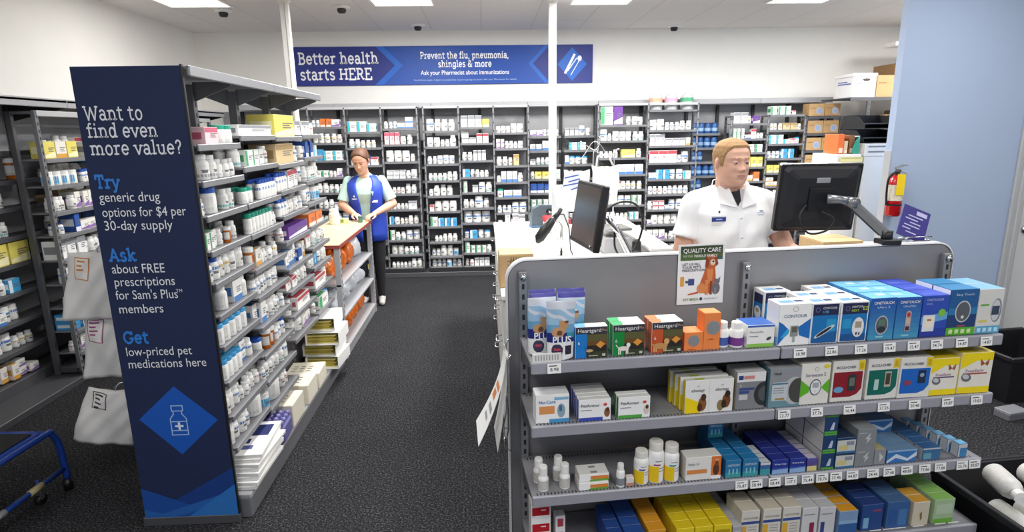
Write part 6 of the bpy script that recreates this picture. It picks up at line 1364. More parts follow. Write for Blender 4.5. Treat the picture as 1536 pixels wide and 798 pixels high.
# blue tubular rolling stool at the left
t = empty('rolling_step_stool', 'blue tubular rolling platform with a black mat at the lower left', 'step stool', (-2.485, 2.57, 0), PI / 2 - .06)
BT = mat('#1c3f92', .32, noise=.05)
for y in (-.23, .23): MB().tube(smooth_pts([(-.34, y, .06), (-.345, y, .25), (-.31, y, .335), (-.25, y, .352), (.25, y, .352), (.31, y, .335), (.345, y, .25), (.355, y, .06)], 6), .016, BT, 10).build('side_frame', t)
for x in (-.28, .28): MB().tube([(x, -.23, .352), (x, .23, .352)], .014, BT, 10).build('cross_bar', t)
MB().box(-.28, .27, -.215, .215, .352, .368, BT, .004).build('platform', t); MB().box(-.26, .245, -.19, .19, .369, .375, mat('#1b1b1d', .8, noise=.15, scale=120), .002).build('rubber_mat', t)
for y in (-.23, .23):
    MB().tube([(-.34, y, .12), (.352, y, .12)], .013, BT, 10).build('lower_rail', t)
    mb = MB(); mb.tube([(-.14, y, .12), (-.02, y, .12)], .0165, mat('#a9adb2', .35, noise=.1, scale=60), 12); mb.tube([(.12, y, .12), (.20, y, .12)], .0165, mat('#b3a97a', .35, noise=.1, scale=60), 12); mb.build('grip_sleeve', t)
for x in (-.345, .352):
    for y in (-.23, .23): MB().cyl(.022, 0, .06, BLACK, 12, T(x, y, 0)).build('rubber_foot', t)
for x in (-.2, .22):
    mb = MB(); mb.cyl(.028, -.012, .012, BLACK, 14, T(x, -.19, .028) @ Matrix.Rotation(PI / 2, 4, 'X')); mb.box(x - .012, x + .012, -.206, -.174, .03, .08, GREYD, .003); mb.cyl(.008, .08, .13, BT, 10, T(x, -.19, 0)); mb.build('caster', t)
MB().box(-.16, -.02, -.10, .10, .20, .34, C('#8a3a24'), .01).build('spring_box', t)

# black totes at the right
def tote(name, label, loc, rz, w, l, h, th=.012):
    t = empty(name, label, 'bin', loc, rz); B = mat('#1b1b20', .4, noise=.1, scale=10); mb = MB()
    k = .88
    def ring(f, z, o): return [(sx * (w / 2 * f - o), sy * (l / 2 * f - o), z) for sx, sy in ((-1, -1), (1, -1), (1, 1), (-1, 1))]
    R_ = [ring(k, 0, 0), ring(1, h, 0), ring(1, h, th), ring(k, th, th)]
    mb.loft(R_, B, False); mb.build('shell', t)
    m2 = MB(); m2.box(-w / 2 - .018, w / 2 + .018, -l / 2 - .018, -l / 2, h - .025, h + .004, B, .004); m2.box(-w / 2 - .018, w / 2 + .018, l / 2, l / 2 + .018, h - .025, h + .004, B, .004); m2.box(-w / 2 - .018, -w / 2, -l / 2, l / 2, h - .025, h + .004, B, .004); m2.box(w / 2, w / 2 + .018, -l / 2, l / 2, h - .025, h + .004, B, .004); m2.build('rim', t)
    return t
tote('storage_tote', 'black open tote of white bottles at the right end of the display', (2.36, 2.09, 0), GA, .62, .66, .26)
JUGW = mat('#dfdedb', .35, noise=.03)
def jug(loc, rot, label, k=1.0, lab=True):
    o = MB().lathe([(0, 0), (.046, 0), (.05, .006), (.05, .13), (.042, .155), (.022, .17), (.022, .18)], JUGW, 18).build('supply_bottle')
    MB().lathe([(.024, .175), (.028, .178), (.028, .21), (0, .212)], WHITE, 16, smooth=False).build('cap', o); MB().lathe([(.0225, .165), (.0235, .178)], BLACK, 16).build('seal_ring', o)
    if lab: MB().lathe([(.0508, .03), (.0508, .115)], mat('#d9d8d2', .55, noise=.06, scale=90), 18).build('label', o)
    o.location = loc; o.rotation_euler = rot; o.scale = (k, k, k); tag(o, label, 'bottle', 'white bottles in the black tote'); return o
for ly in range(3):
    for i in range((4, 4, 3)[ly]):
        jug((2.36 + (-.19 + .122 * i if ly < 2 else -.155 + .15 * i), 2.09 + (.113, .095, .17)[ly], .070 + ly * .110 + (.012 if ly == 2 else 0)), (PI / 2, 0, (-.22 + .2 * i) if ly == 2 else 0), 'white bottle lying in the black tote, %s from left, %s layer' % (nth(i), ('bottom', 'middle', 'top')[ly]), .92)
tote('storage_tote', 'dark tote on the carpet behind the right end of the display', (3.64, 3.72, 0), .1, .62, .50, .33)
t = empty('tote_base_block', 'small flat grey block standing in for the lit base of the dark tote', 'carton', (3.27, 3.30, 0), .2); MB().box(-.08, .08, -.05, .05, 0, .045, C('#6d6f75'), .004).build('carton', t); MB().box(-.081, .081, -.051, .051, .046, .055, C('#85878d'), .004).build('lid', t)  # added block whose grey stands for light on the tote's base

# flyers fanned out beside the end of the display panel
for i, (x0, zb, ln, lean, lab) in enumerate(((.055, .66, .30, -.115, 'white flyer hanging outermost at the end of the display panel'), (.062, .63, .34, -.05, 'white flyer hanging behind the outermost one at the panel end'))):
    nu, nv = 6, 14; vs = []; fs = []
    for j in range(nv + 1):
        for k in range(nu + 1):
            u, v = k / nu, j / nv; vs.append((x0 + lean * (1 - v) ** 1.6 + .01 * u, 2.22 - .17 * u * (.35 + .65 * (1 - v)), zb + ln * v - .02 * u * (1 - v)))
    for j in range(nv):
        for k in range(nu): b = j * (nu + 1) + k; fs.append((b, b + 1, b + nu + 2, b + nu + 1))
    N = len(vs); vs2 = [(x - .0012, y, z) for x, y, z in vs]; mb = MB(); mb.add(vs + vs2, fs + [tuple(N + q for q in f)[::-1] for f in fs], W_, True)
    o = mb.build('flyer'); m = MB()
    if i == 0:
        for kk, (v0, v1, u0, u1, c) in enumerate(((.55, .62, .2, .8, '#e08a4a'), (.42, .52, .2, .6, '#d9863f'), (.30, .36, .3, .8, '#9aa0a8'), (.2, .24, .3, .7, '#9aa0a8'))):
            q = []
            for v in (v0, v1):
                for u in (u0, u1): q.append((x0 + lean * (1 - v) ** 1.6 + .01 * u - .0022, 2.22 - .17 * u * (.35 + .65 * (1 - v)), zb + ln * v - .02 * u * (1 - v)))
            m.add(q, [(0, 1, 3, 2)], C(c))
        m.build('printed_lines', o)
    tag(o, lab, 'flyer', 'flyers at the end of the display panel')
t = empty('brochure_holder', 'wire holder clipped to the outer end of the display panel', 'holder', (0, 0, 0)); mb = MB()
for yy in (2.06, 2.23): mb.tube([(.077, yy, 1.0), (.066, yy, .98), (.064, yy, .70), (.05, yy, .62), (.074, yy, .61)], .003, CHROME)
mb.tube([(.064, 2.06, .82), (.064, 2.23, .82)], .003, CHROME); mb.tube([(.05, 2.06, .62), (.05, 2.23, .62)], .003, CHROME); mb.build('wire_frame', t)

# grey metal end cap on the blue partition and the extinguisher hung there
mb = MB(); mb.box(3.006, 3.012, 4.346, 4.424, 0, 1.62, mat('#a9acb2', .4, noise=.02), .002); struct('trim_2', mb)
t = empty('fire_extinguisher', 'red fire extinguisher with a yellow tag hung at the edge of the blue wall', 'fire extinguisher', (3.022, 4.272, 1.145))
t.scale = (.93, .93, .93)
RE = mat('#b8121e', .25, noise=.03, coat=.4)
MB().lathe([(0, .006), (.045, 0), (.056, .012), (.056, .26), (.050, .29), (.030, .315), (.022, .325)], RE, 24).build('cylinder', t)
MB().lathe([(.0565, .125), (.0565, .25)], mat('#d9d2c2', .5, noise=.2, scale=70), 24).build('label', t)
MB().lathe([(.0575, .085), (.0575, .10)], BLACK, 24).build('strap', t)
mb = MB(); mb.cyl(.02, .32, .355, GREYD, 14); mb.box(-.012, .012, -.03, .012, .35, .37, GREYD, .003); mb.build('valve', t)
mb = MB(); mb.prism([(-.02, .372), (.05, .395), (.075, .392), (.075, .402), (.04, .408), (-.02, .385)], -.009, .009, CHROME, Matrix(((1, 0, 0, 0), (0, 0, 1, 0), (0, 1, 0, 0), (0, 0, 0, 1)))); mb.prism([(.0, .352), (.06, .335), (.075, .32), (.08, .327), (.062, .345), (.0, .362)], -.009, .009, CHROME, Matrix(((1, 0, 0, 0), (0, 0, 1, 0), (0, 1, 0, 0), (0, 0, 0, 1)))); mb.build('lever', t)
MB().tube(smooth_pts([(-.015, -.02, .345), (-.05, -.03, .345), (-.078, -.02, .30), (-.076, -.01, .2), (-.066, -.01, .09)]), .0085, BLACK).build('hose', t)
MB().box(-.035, .03, -.0605, -.0585, .17, .335, C('#f0d016'), .0).build('inspection_tag', t)
MB().box(-.005, .03, .056, .083, .08, .33, GREYD, .002).build('wall_bracket', t)
# purple leaflet in a wire stand on top of the display panel
t = empty('leaflet_stand', 'purple leaflet leaning in a wire stand on the panel top', 'leaflet stand', G(1.668, -.055, 1.3075), GA)
Ml = Matrix.Rotation(-.35, 4, 'X') @ Matrix.Rotation(.42, 4, 'Y')
lf = MB(); lf.box(-.064, .064, -.003, .003, 0, .142, C('#3b3486'), .0, T(.0, .0, .012) @ Ml); lo = lf.build('leaflet', t)
a = Art(); pw = C('#c9c4ea')
a.rect(.0, .112, .05, .130, pw)
for k, (x0, w) in enumerate(((-.035, .07), (-.045, .06), (-.02, .05), (-.045, .075), (-.05, .04), (-.03, .05))): a.rect(x0, .098 - k * .015, x0 + w, .103 - k * .015, pw)
a.build('printed_lines', T(.0, .0, .012) @ Ml @ frame((0, -.0032, 0), (1, 0, 0), (0, 0, 1)), lo)
mb = MB(); mb.tube([(-.07, -.02, .004), (.08, -.02, .004), (.08, .03, .004), (-.07, .03, .004)], .0028, CHROME, 8, True); mb.tube([(-.07, -.02, .004), (-.07, -.022, .022), (.085, -.022, .022), (.08, -.02, .004)], .0028, CHROME); mb.tube([(.0, .03, .004), (.0, .055, .10)], .0028, CHROME); mb.build('wire_frame', t)

# white cabinets and trays behind the pharmacist at the right
t = empty('document_cabinet', 'tall white document cabinet beside the fire extinguisher', 'cabinet', (3.14, 4.78, 0))
CABW = mat('#eeeeec', .35, noise=.01)
MB().box(-.13, .17, -.12, .22, .05, 1.565, CABW, .004).build('carcass', t); MB().box(-.125, .165, -.124, -.121, .08, 1.30, CABW, .0).build('door', t)
MB().box(-.135, .175, -.125, .225, 1.566, 1.665, WHITE, .004).build('lid', t); MB().box(-.11, .15, -.10, .20, 0, .05, GREYD).build('plinth', t)
a = Art()
for k in range(2): a.rect(-.11, 1.635 - k * .04, .03, 1.648 - k * .04, C('#8a8c90')); a.rect(.07, 1.63 - k * .04, .165, 1.652 - k * .04, C('#4a4c50'))
a.build('printed_lines', frame((0, -.1255, 0), (1, 0, 0), (0, 0, 1)), t)
for k in range(2):
    t = empty('stacking_tray', 'black sloping plastic tray, %s of two on the white document cabinet' % ('lower', 'upper')[k], 'tray', (3.16, 4.82, 1.667 + k * .112), 0, 'black trays on the white cabinet'); mb = MB()
    mb.box(-.15, .16, -.12, .18, 0, .005, BLACK); mb.prism([(-.12, .005), (.18, .005), (.18, .11), (-.02, .10), (-.12, .03)], -.15, -.145, BLACK, Matrix(((0, 0, 1, 0), (1, 0, 0, 0), (0, 1, 0, 0), (0, 0, 0, 1)))); mb.prism([(-.12, .005), (.18, .005), (.18, .11), (-.02, .10), (-.12, .03)], .155, .16, BLACK, Matrix(((0, 0, 1, 0), (1, 0, 0, 0), (0, 1, 0, 0), (0, 0, 0, 1)))); mb.box(-.145, .155, .175, .18, .005, .11, BLACK); mb.build('shell', t)
    MB().box(-.145, .155, -.03, .17, .035, .045, GREYD, .002).build('divider', t)
t = empty('side_cabinet', 'lower white cabinet with papers behind the pharmacist screen', 'cabinet', (2.86, 4.80, 0))
MB().box(-.075, .125, -.14, .22, .05, 1.585, CABW, .004).build('carcass', t); MB().box(-.07, .12, -.144, -.141, .08, 1.44, CABW, .0).build('door', t); MB().box(-.06, .10, -.12, .2, 0, .05, GREYD).build('plinth', t)
o = MB().box(-.09, .09, -.0015, .0015, 0, .09, C('#e9e2a2')).build('paper_sheet'); o.location = (2.90, 4.652, 1.475); Art().rect(-.08, .075, .08, .085, C('#c9bf7a')).build('printed_line', frame((0, -.0016, 0), (1, 0, 0), (0, 0, 1)), o); tag(o, 'pale yellow paper sheet on the front of the lower white cabinet', 'paper')
for i, (x, w, h, c, nm) in enumerate(((2.845, .05, .155, '#e8743a', 'orange'), (2.888, .03, .10, '#d9c3a0', 'cream'), (2.935, .045, .145, '#8a5a3a', 'brown'))):
    t = empty('ring_binder', '%s ring binder standing on the lower white cabinet' % nm, 'binder', (x, 4.82, 1.587)); MB().box(-w / 2, w / 2, -.1, .1, 0, h, C(c), .003).build('cover', t); MB().box(-w / 2 + .003, w / 2 - .003, -.095, .1005, .003, h + .0, W_, .0).build('pages', t); MB().box(-w * .3, w * .3, -.1015, -.1005, h * .05, h * .3, C('#f0d9c8')).build('spine_label', t)
o = MB().prism([(0, 0), (.05, 0), (.05, .13), (.02, .10), (0, .05)], -.004, .004, C('#2f9a84'), Matrix(((1, 0, 0, 0), (0, 0, 1, 0), (0, 1, 0, 0), (0, 0, 0, 1)))).build('folder'); MB().box(.01, .045, -.003, .003, .1305, .14, C('#d9eee8')).build('index_tab', o); o.location = (2.925, 4.69, 1.587); tag(o, 'teal folder leaning by the brown binder on the lower white cabinet', 'folder')
# cartons and wire drawer below, in front of the cabinets
t = empty('shipping_box', 'brown cardboard box under the pharmacist screen', 'box', (2.66, 4.42, 0), .05); MB().box(-.16, .16, -.16, .16, 0, .955, CARD, .004).build('carton', t); mb = MB(); mb.box(-.158, .158, -.158, -.004, .956, .961, CARDL); mb.box(-.158, .158, .004, .158, .956, .961, CARDL); mb.build('flap', t)
t = empty('wire_drawer', 'white drawer unit with dark wire rails below the leaflet', 'drawer unit', (2.93, 4.30, 0)); MB().box(-.09, .09, -.1, .1, 0, .93, CABW, .004).build('carcass', t); mb = MB(); mb.tube([(-.06, -.105, .70), (-.06, -.105, .92), (.08, -.105, .86)], .004, BLACK); mb.tube([(-.06, -.105, .88), (.08, -.105, .80)], .004, BLACK); mb.build('rail', t)

# ---------------- cardboard boxes at the right end of the back wall
t = empty('deep_shelving', 'deep grey shelving for cardboard boxes at the right of the back wall', 'shelving', (0, 0, 0))
for x in (4.53, 5.68):
    for y in (7.05, 7.85): slotted(MB(), x - .02, x + .02, y - .015, y + .015, 0, 2.088, GREYD).build('upright', t)
for z in (2.13, 1.77, 1.40, 1.03, .66, .2): plank(MB(), 4.50 if z < 2.1 else 4.30, 5.70, 7.05, 7.86 if z < 2.1 else 7.66, z, .04, GREYD).build('shelf', t)
def cbox(x0, x1, y0, y1, z, h, col, label, dot=True, group=None, tape=True):
    t = empty('cardboard_box', label, 'box', ((x0 + x1) / 2, (y0 + y1) / 2, z + .0015), 0, group); w, d = x1 - x0, y1 - y0; m_ = mat(col, .7, noise=.06, scale=14)
    MB().box(-w / 2, w / 2, -d / 2, d / 2, 0, h, m_, .004).build('carton', t)
    a = Art(.0006)
    if dot: a.disc(w * .16, h * .42, min(w, h) * .27, min(w, h) * .27, C('#aab4c8'), 1, 18); a.disc(w * .16, h * .42, min(w, h) * .2, min(w, h) * .2, C('#8fa0c0'), 2, 18)
    a.rect(-w * .42, h * .62, -w * .1, h * .68, C('#8d6c40'), 1); a.build('printed_mark', frame((0, -d / 2 - .0006, 0), (1, 0, 0), (0, 0, 1)), t)
    mb = MB(); mb.box(-w / 2 + .002, w / 2 - .002, -.003, .003, h + .0004, h + .0012, C('#9a7444')); mb.build('tape', t)
    return t
CG = 'brown cartons with blue dots on the back shelves'
t = wheeled_box_unit = empty('wheeled_shelf_unit', 'grey wheeled shelf unit of brown cartons right of the pharmacist', 'shelving', (0, 0, 0))
for x in (4.042, 4.475):
    for y in (7.475, 7.66): slotted(MB(), x - .010, x + .010, y, y + .025, .062, 1.93, GREYD).build('upright', t)
bz = [1.72, 1.51, 1.30, 1.09, .88, .66, .44, .22]
for z in bz: plank(MB(), 4.052, 4.463, 7.48, 7.65, z, .03, GREYD).build('shelf', t)
plank(MB(), 4.052, 4.463, 7.48, 7.65, 1.93, .03, GREYD).build('shelf', t)
MB().box(4.032, 4.485, 7.463, 7.68, .062, .115, DARK, .004).build('base', t)
for k, z in enumerate([1.93] + bz[:6]):
    for j in range(2): cbox(4.056 + j * .202, 4.252 + j * .202, 7.478, 7.64, z + .001, .155 if k else .15, ('#b79569', '#b08d60')[j], 'blue-dotted brown carton, %s one, %s row down, right of the pharmacist' % (('left', 'right')[j], nth(k)), True, CG)
cbox(4.60, 4.80, 7.08, 7.4, 1.77, .155, '#bb996b', 'brown carton with a blue dot, left one on the deep shelf'); cbox(4.86, 5.06, 7.08, 7.4, 1.77, .165, '#bb996b', 'brown carton with a blue dot, right one on the deep shelf')
cbox(5.10, 5.40, 7.12, 7.6, 1.77, .22, '#94724a', 'darker brown carton in the corner of the deep shelf', False)
for z, zn in ((1.40, 'second'), (1.03, 'third')):
    for k in range(2): cbox(4.62 + k * .36, 4.94 + k * .36, 7.10, 7.5, z, .24, ('#94724a', '#ae8c5e')[k], 'plain brown carton, %s one on the %s deep shelf down' % (('left', 'right')[k], zn), False)
t = empty('archive_box', 'white archive box with a lid and hand hole on top of the shelving', 'box', (4.468, 7.24, 2.1315)); ABW = mat('#e6e6e6', .55, noise=.02)
MB().box(-.14, .14, -.17, .19, 0, .235, ABW, .004).build('carton', t); mb = MB(); mb.box(-.147, .147, -.178, .198, .236, .275, C('#ededee', .5), .004); mb.build('lid', t)
a = Art(.0008); a.disc(.02, .20, .045, .016, C('#3a3026'), 1, 16); a.rect(-.09, .155, .11, .162, C('#6a74b0'), 1); a.rect(-.09, .145, .08, .149, C('#6a74b0'), 1); a.build('printed_mark', frame((0, -.1708, 0), (1, 0, 0), (0, 0, 1)), t)
a = Art(.0008); a.rect(-.13, .15, .13, .165, C('#5560a8')); a.rect(-.13, .175, .06, .187, C('#5560a8')); a.build('side_print', frame((-.1408, 0, 0), (0, -1, 0), (0, 0, 1)), t)
cbox(4.635, 4.93, 7.10, 7.45, 2.1315, .25, '#bc986a', 'tan cardboard box beside the white archive box on the shelving', False); cbox(4.96, 5.46, 7.28, 7.7, 2.1315, .40, '#94724a', 'large darker cardboard box at the right on the shelving', False)
t = empty('wall_fixture', 'flat white fixture projecting high beside the blue wall', 'fixture', (5.745, 7.3, 2.72)); MB().box(-.88, 0, -.12, .12, 0, .05, WHITE, .008).build('housing', t); MB().box(-.56, -.06, -.09, .09, -.012, -.001, GREYL, .003).build('grille', t)

# ---------------- special goods that stand out on the shelves
def clear_zone(x0, x1, y0, y1, z0, z1):
    global ITEMS
    ITEMS = [i for i in ITEMS if not (x0 - i['sc'][0] / 2 < i['loc'].x < x1 + i['sc'][0] / 2 and y0 - i['sc'][1] / 2 < i['loc'].y < y1 + i['sc'][1] / 2 and z0 - .05 < i['loc'].z < z1)]
def near_z(b, z): return min(BAYZ[b], key=lambda q: abs(q - z)) + .001
def bay_of(y): return max(0, min(3, sum(1 for e in EDG[1:4] if y > e)))
def gspec(form_i, y0, y1, z, n, rows, r, h, label):
    """n bottles in a row on the aisle gondola"""
    zz = near_z(bay_of((y0 + y1) / 2), z); clear_zone(-1.42, -1.19, y0, y1, zz, zz + .02); form, cap, band, _, _ = BOT[form_i]
    for k in range(n):
        for q in range(rows):
            put(bottle_kind(form), form_i, (-1.218 - r - q * (2 * r + .004), y0 + r + k * (y1 - y0 - 2 * r) / max(1, n - 1), zz), -PI / 2, (2 * r, 2 * r, h), (('rear ' if q else '') + label) % nth(k), 'stand-out goods on the gondola', q == 0)
def gcart(vi, y0, y1, z, h, dp, label, tall=1):
    zz = near_z(bay_of((y0 + y1) / 2), z); clear_zone(-1.42, -1.19, y0, y1, zz, zz + .02)
    put('medicine_carton', vi, (-1.218 - dp / 2, (y0 + y1) / 2, zz), PI / 2, (y1 - y0, dp, h), label, 'stand-out goods on the gondola')
gcart(11, 2.63, 2.71, 1.765, .10, .16, 'large purple-topped white carton, top shelf, bay beside the sign'); gcart(13, 2.72, 2.85, 1.765, .075, .16, 'white and pink carton, top shelf, bay beside the sign')
gspec(12, 2.88, 3.03, 1.765, 2, 1, .036, .085, 'green-capped jar, %s from near end, top shelf, bay beside the sign')
gspec(10, 2.70, 2.79, 1.46, 1, 1, .042, .118, 'large blue-capped jar, %s, third shelf down, bay beside the sign'); gspec(12, 3.08, 3.2, 1.46, 2, 2, .03, .08, 'teal-capped jar, %s from near end, third shelf, second bay')
gspec(15, 3.30, 3.56, 1.46, 6, 2, .021, .105, 'blue-capped bottle, %s from near end, third shelf, second bay'); gspec(15, 3.58, 3.76, 1.475, 4, 2, .021, .105, 'blue-capped bottle, %s from near end, third shelf, third bay')
gspec(12, 3.10, 3.44, 1.30, 7, 1, .022, .105, 'teal-capped slim bottle, %s from near end, fourth shelf, second bay'); gspec(15, 3.57, 3.72, 1.325, 3, 2, .022, .1, 'blue-capped bottle, %s from near end, fourth shelf, third bay')
gcart(7, 3.62, 3.98, 1.79, .13, .16, 'large yellow carton, top shelf, third bay from sign'); gcart(9, 3.60, 3.92, 1.63, .12, .16, 'long tan carton, second shelf down, third bay from sign'); gcart(5, 3.09, 3.55, 1.80, .055, .14, 'long low white tray carton, top shelf, second bay')
gcart(11, 3.68, 4.07, 1.17, .075, .14, 'long purple carton, fifth shelf down, third bay from sign'); gcart(12, 4.12, 4.28, 1.18, .085, .14, 'orange carton, fifth shelf down, bay beside the table'); gcart(12, 4.30, 4.46, 1.18, .08, .14, 'second orange carton, fifth shelf down, bay beside the table')
gspec(14, 3.07, 3.12, 1.115, 1, 1, .027, .12, 'large amber vial, %s in second bay, fifth shelf down'); gspec(14, 2.84, 2.90, 1.305, 1, 1, .018, .075, 'small amber vial, %s in sign bay, fourth shelf down')
gspec(4, 2.70, 2.78, 1.01, 1, 1, .034, .115, 'tall white bottle standing alone, %s, sixth shelf down, sign bay'); gspec(11, 2.62, 2.95, .865, 5, 2, .033, .10, 'sky-capped jar, %s from near end, seventh shelf, sign bay'); gspec(11, 2.62, 2.84, .69, 4, 2, .032, .10, 'sky-capped jar, %s from near end, eighth shelf, sign bay')
gspec(14, 3.18, 3.30, .64, 2, 1, .03, .11, 'amber vial, %s from near end, eighth shelf, second bay')
gspec(7, 3.16, 3.34, .33, 1, 1, .085, .145, 'big white round canister, %s from near end, lowest shelf, second bay'); gspec(10, 2.92, 3.03, .36, 1, 1, .05, .14, 'big blue-capped jar, %s, lowest shelf, bay beside the sign')
gcart(1, 3.72, 3.98, .70, .08, .14, 'white and red carton, eighth shelf down, third bay from sign'); gcart(2, 4.2, 4.42, .56, .09, .14, 'white and green carton, ninth shelf, bay beside the table'); gcart(1, 4.14, 4.4, .73, .08, .14, 'white and red carton, eighth shelf, bay beside the table')
# left wall goods
clear_zone(-3.29, -3.09, 4.42, 4.82, 1.66, 1.70)
for k in range(3): put('medicine_carton', (7, 4, 7)[k], (-3.17, 4.50 + .12 * k, 1.662), PI / 2, (.11, .1, .12), '%s carton, %s on the top shelf, left wheeled unit' % (('yellow', 'cream and orange', 'yellow')[k], nth(k)), 'goods on the left wheeled unit')
clear_zone(-3.29, -3.09, 4.40, 4.78, 1.47, 1.48)
for k in range(4): put('medicine_jar', 16, (-3.135, 4.44 + .085 * k, 1.471), -PI / 2, (.075, .075, .10), 'sky blue labelled jar, %s on the second shelf, left wheeled unit' % nth(k), 'goods on the left wheeled unit')

clear_zone(-3.56, -3.32, 4.05, 4.52, .92, .95)
for k in range(2): put('medicine_carton', 7, (-3.40, 4.14 + .2 * k, .942), PI / 2, (.18, .11, .15), 'wide yellow carton, %s on a low shelf at the left wall' % ('nearer', 'farther')[k], 'goods on the left wall shelves')
clear_zone(-3.56, -3.32, 4.38, 4.52, 1.5, 1.53); put('pharmacy_vial', 14, (-3.375, 4.45, 1.522), -PI / 2, (.085, .085, .15), 'large amber bottle on a left wall shelf by the wheeled upright', 'goods on the left wall shelves')

# jugs on top of the unit left of the pharmacist
for k, x in enumerate((2.15, 2.34, 2.54)):
    o = MB().lathe([(0, 0), (.075, 0), (.08, .008), (.08, .15), (.066, .185), (.028, .205), (.025, .222)], mat('#c4c8c8', .3, noise=.04), 18).build('supply_jug'); MB().lathe([(.024, .215), (.027, .218), (.027, .245), (0, .247)], WHITE, 14, smooth=False).build('cap', o)
    MB().lathe([(.0808, .100), (.0808, .148)], C(('#e0a98e', '#d9a4bd', '#4f9f78')[k]), 18).build('label', o); o.location = (x, 7.592, 2.032); tag(o, 'large white jug on top of the shelf unit, %s from the left' % nth(k), 'jug', 'jugs on top of the unit left of the pharmacist')
plank(MB(), 2.04, 2.64, 7.478, 7.675, 2.03, .022, GREY).build('top_shelf', bpy.data.objects['wheeled_shelf_unit.003'])
clear_zone(1.42, 1.74, 7.4, 7.7, 1.86, 1.87)
o = carton_mesh(2).build('picture_carton'); o.scale = (.15, .10, .222); o.location = (1.52, 7.54, 1.862); tag(o, 'tall white carton with green on the top shelf left of the jugs', 'carton'); o = carton_mesh(11).build('picture_carton'); o.scale = (.11, .10, .222); o.location = (1.66, 7.54, 1.862); tag(o, 'tall purple carton on the top shelf left of the jugs', 'carton')
clear_zone(1.70, 1.90, 7.4, 7.7, 1.455, 1.47)
put('medicine_carton', 7, (1.80, 7.54, 1.462), 0, (.17, .09, .10), 'bright yellow carton, left column, unit left of pharmacist', 'goods on the back wheeled units'); 
# dark blue canisters on the fixed shelves behind the pharmacist
BLC = mat('#2a5fa0', .4, noise=.05); nbc = 0
for k, z in enumerate(FZ[:8]):
    for j in range(4):
        if k in (0, 1) or j < 2 or k % 2: 
            o = MB().lathe([(0, 0), (.04, 0), (.042, .004), (.042, .125), (.038, .13), (0, .13)], BLC, 14).build('blue_canister'); MB().lathe([(.0425, .03), (.0425, .07)], C('#9fbfe0'), 14).build('label', o); MB().lathe([(.0425, .118), (.043, .132), (0, .135)], C('#1d3f7a'), 14).build('lid', o)
            o.location = (2.70 + j * .092, 7.765, z + .001); tag(o, 'dark blue canister, %s from left, %s shelf down, just behind the pharmacist' % (nth(j), nth(k)), 'canister', 'blue canisters behind the pharmacist')

# ---------------- base deck of the aisle gondola
def deck(name, label, cat, loc, rz=0, group=None): return empty(name, label, cat, loc, rz, group)
for k in range(8):
    t = deck('catalogue', 'white catalogue, %s from the bottom of the pile at the foot of the navy sign' % nth(k), 'catalogue', (-1.265 + (.0, .018, .004, .02, .008, .025, .01, .015)[k], 2.80 + .008 * k, .126 + k * .0195), (.02, -.03, .05, -.02, .03, -.05, .04, .06)[k], 'white catalogues on the base deck')
    MB().box(-.115, .115, -.175, .175, 0, .0175, mat('#e9e8e4', .6, noise=.05, scale=60), .003).build('pages', t)
    MB().box(-.116, .116, -.176, .176, .0176, .0188, W_).build('cover', t)
    if k == 7:
        a = Art(); a.rect(-.10, .02, .09, .14, C('#2a3468')); a.rect(-.08, -.06, .02, -.01, C('#2a3468')); a.rect(-.02, -.12, .05, -.08, C('#5a6290')); a.build('printed_block', frame((0, 0, .0190), (1, 0, 0), (0, 1, 0)), t)
t = deck('bottle_pack', 'lilac ribbed pack of vial caps behind the white catalogues', 'pack', (-1.262, 3.12, .126), .05); LV = mat('#6a68a0', .25, noise=.08, scale=60)
MB().box(-.12, .12, -.09, .09, 0, .12, LV, .02).build('wrapper', t); mb = MB()
for i in range(6):
    for j in range(4): mb.lathe([(.018, .119), (.018, .132), (.012, .140), (0, .142)], LV, 10, T(-.1 + i * .04, -.066 + j * .044, 0))
mb.build('vial_caps', t)
for k, (y, h) in enumerate(((3.36, .14), (3.66, .13), (3.90, .11))):
    t = deck('cream_carton', 'cream carton of supplies on the gondola base, %s from the sign' % nth(k), 'carton', (-1.27, y, .126), .02 * k, 'cream cartons on the gondola base'); MB().box(-.11, .115, -.11, .11, 0, h, mat('#e2dccb', .6, noise=.03, scale=12), .004).build('carton', t)
    a = Art(); [a.rect(-.08 + .05 * i, -.06 + .04 * j, -.05 + .05 * i, -.045 + .04 * j, C('#8a867a')) for i in range(3) for j in range(3)]; a.build('printed_marks', frame((0, 0, h), (1, 0, 0), (0, 1, 0)), t); MB().box(-.111, .116, -.002, .002, h + .0001, h + .0006, C('#cfc7b2')).build('flap_seam', t)
YEL = mat('#b5a23a', .5, noise=.15, scale=30)
for k in range(4):
    t = deck('magazine_file', 'white magazine file of yellow papers, %s of the stack by the table leg' % ('lowest', 'second', 'third', 'topmost')[k], 'magazine file', (-1.215 + (.0, -.022, .01, -.03)[k], 4.29 + (.0, .02, -.01, .03)[k], .127 + k * .093), -.06 + .03 * k, 'magazine files by the table')
    w, l, h = .24, .30, .088; mb = MB(); mb.box(-w / 2, w / 2, -l / 2, l / 2, 0, .003, W_); mb.box(-w / 2, w / 2, -l / 2 + .02, l / 2, h - .003, h, W_); mb.box(-w / 2, -w / 2 + .003, -l / 2, l / 2, .003, h - .003, W_); mb.box(w / 2 - .003, w / 2, -l / 2, l / 2, .003, h - .003, W_); mb.box(-w / 2 + .003, w / 2 - .003, l / 2 - .003, l / 2, .003, h - .003, W_); mb.build('case', t)
    mb = MB(); [mb.box(-w / 2 + .006, w / 2 - .03 - .006 * (q % 3), -l / 2 + .03 + .004 * (q % 2), l / 2 - .006, .004 + q * .009, .011 + q * .009, YEL if q % 3 else C('#d9cf8a')) for q in range(7)]; mb.build('papers', t)
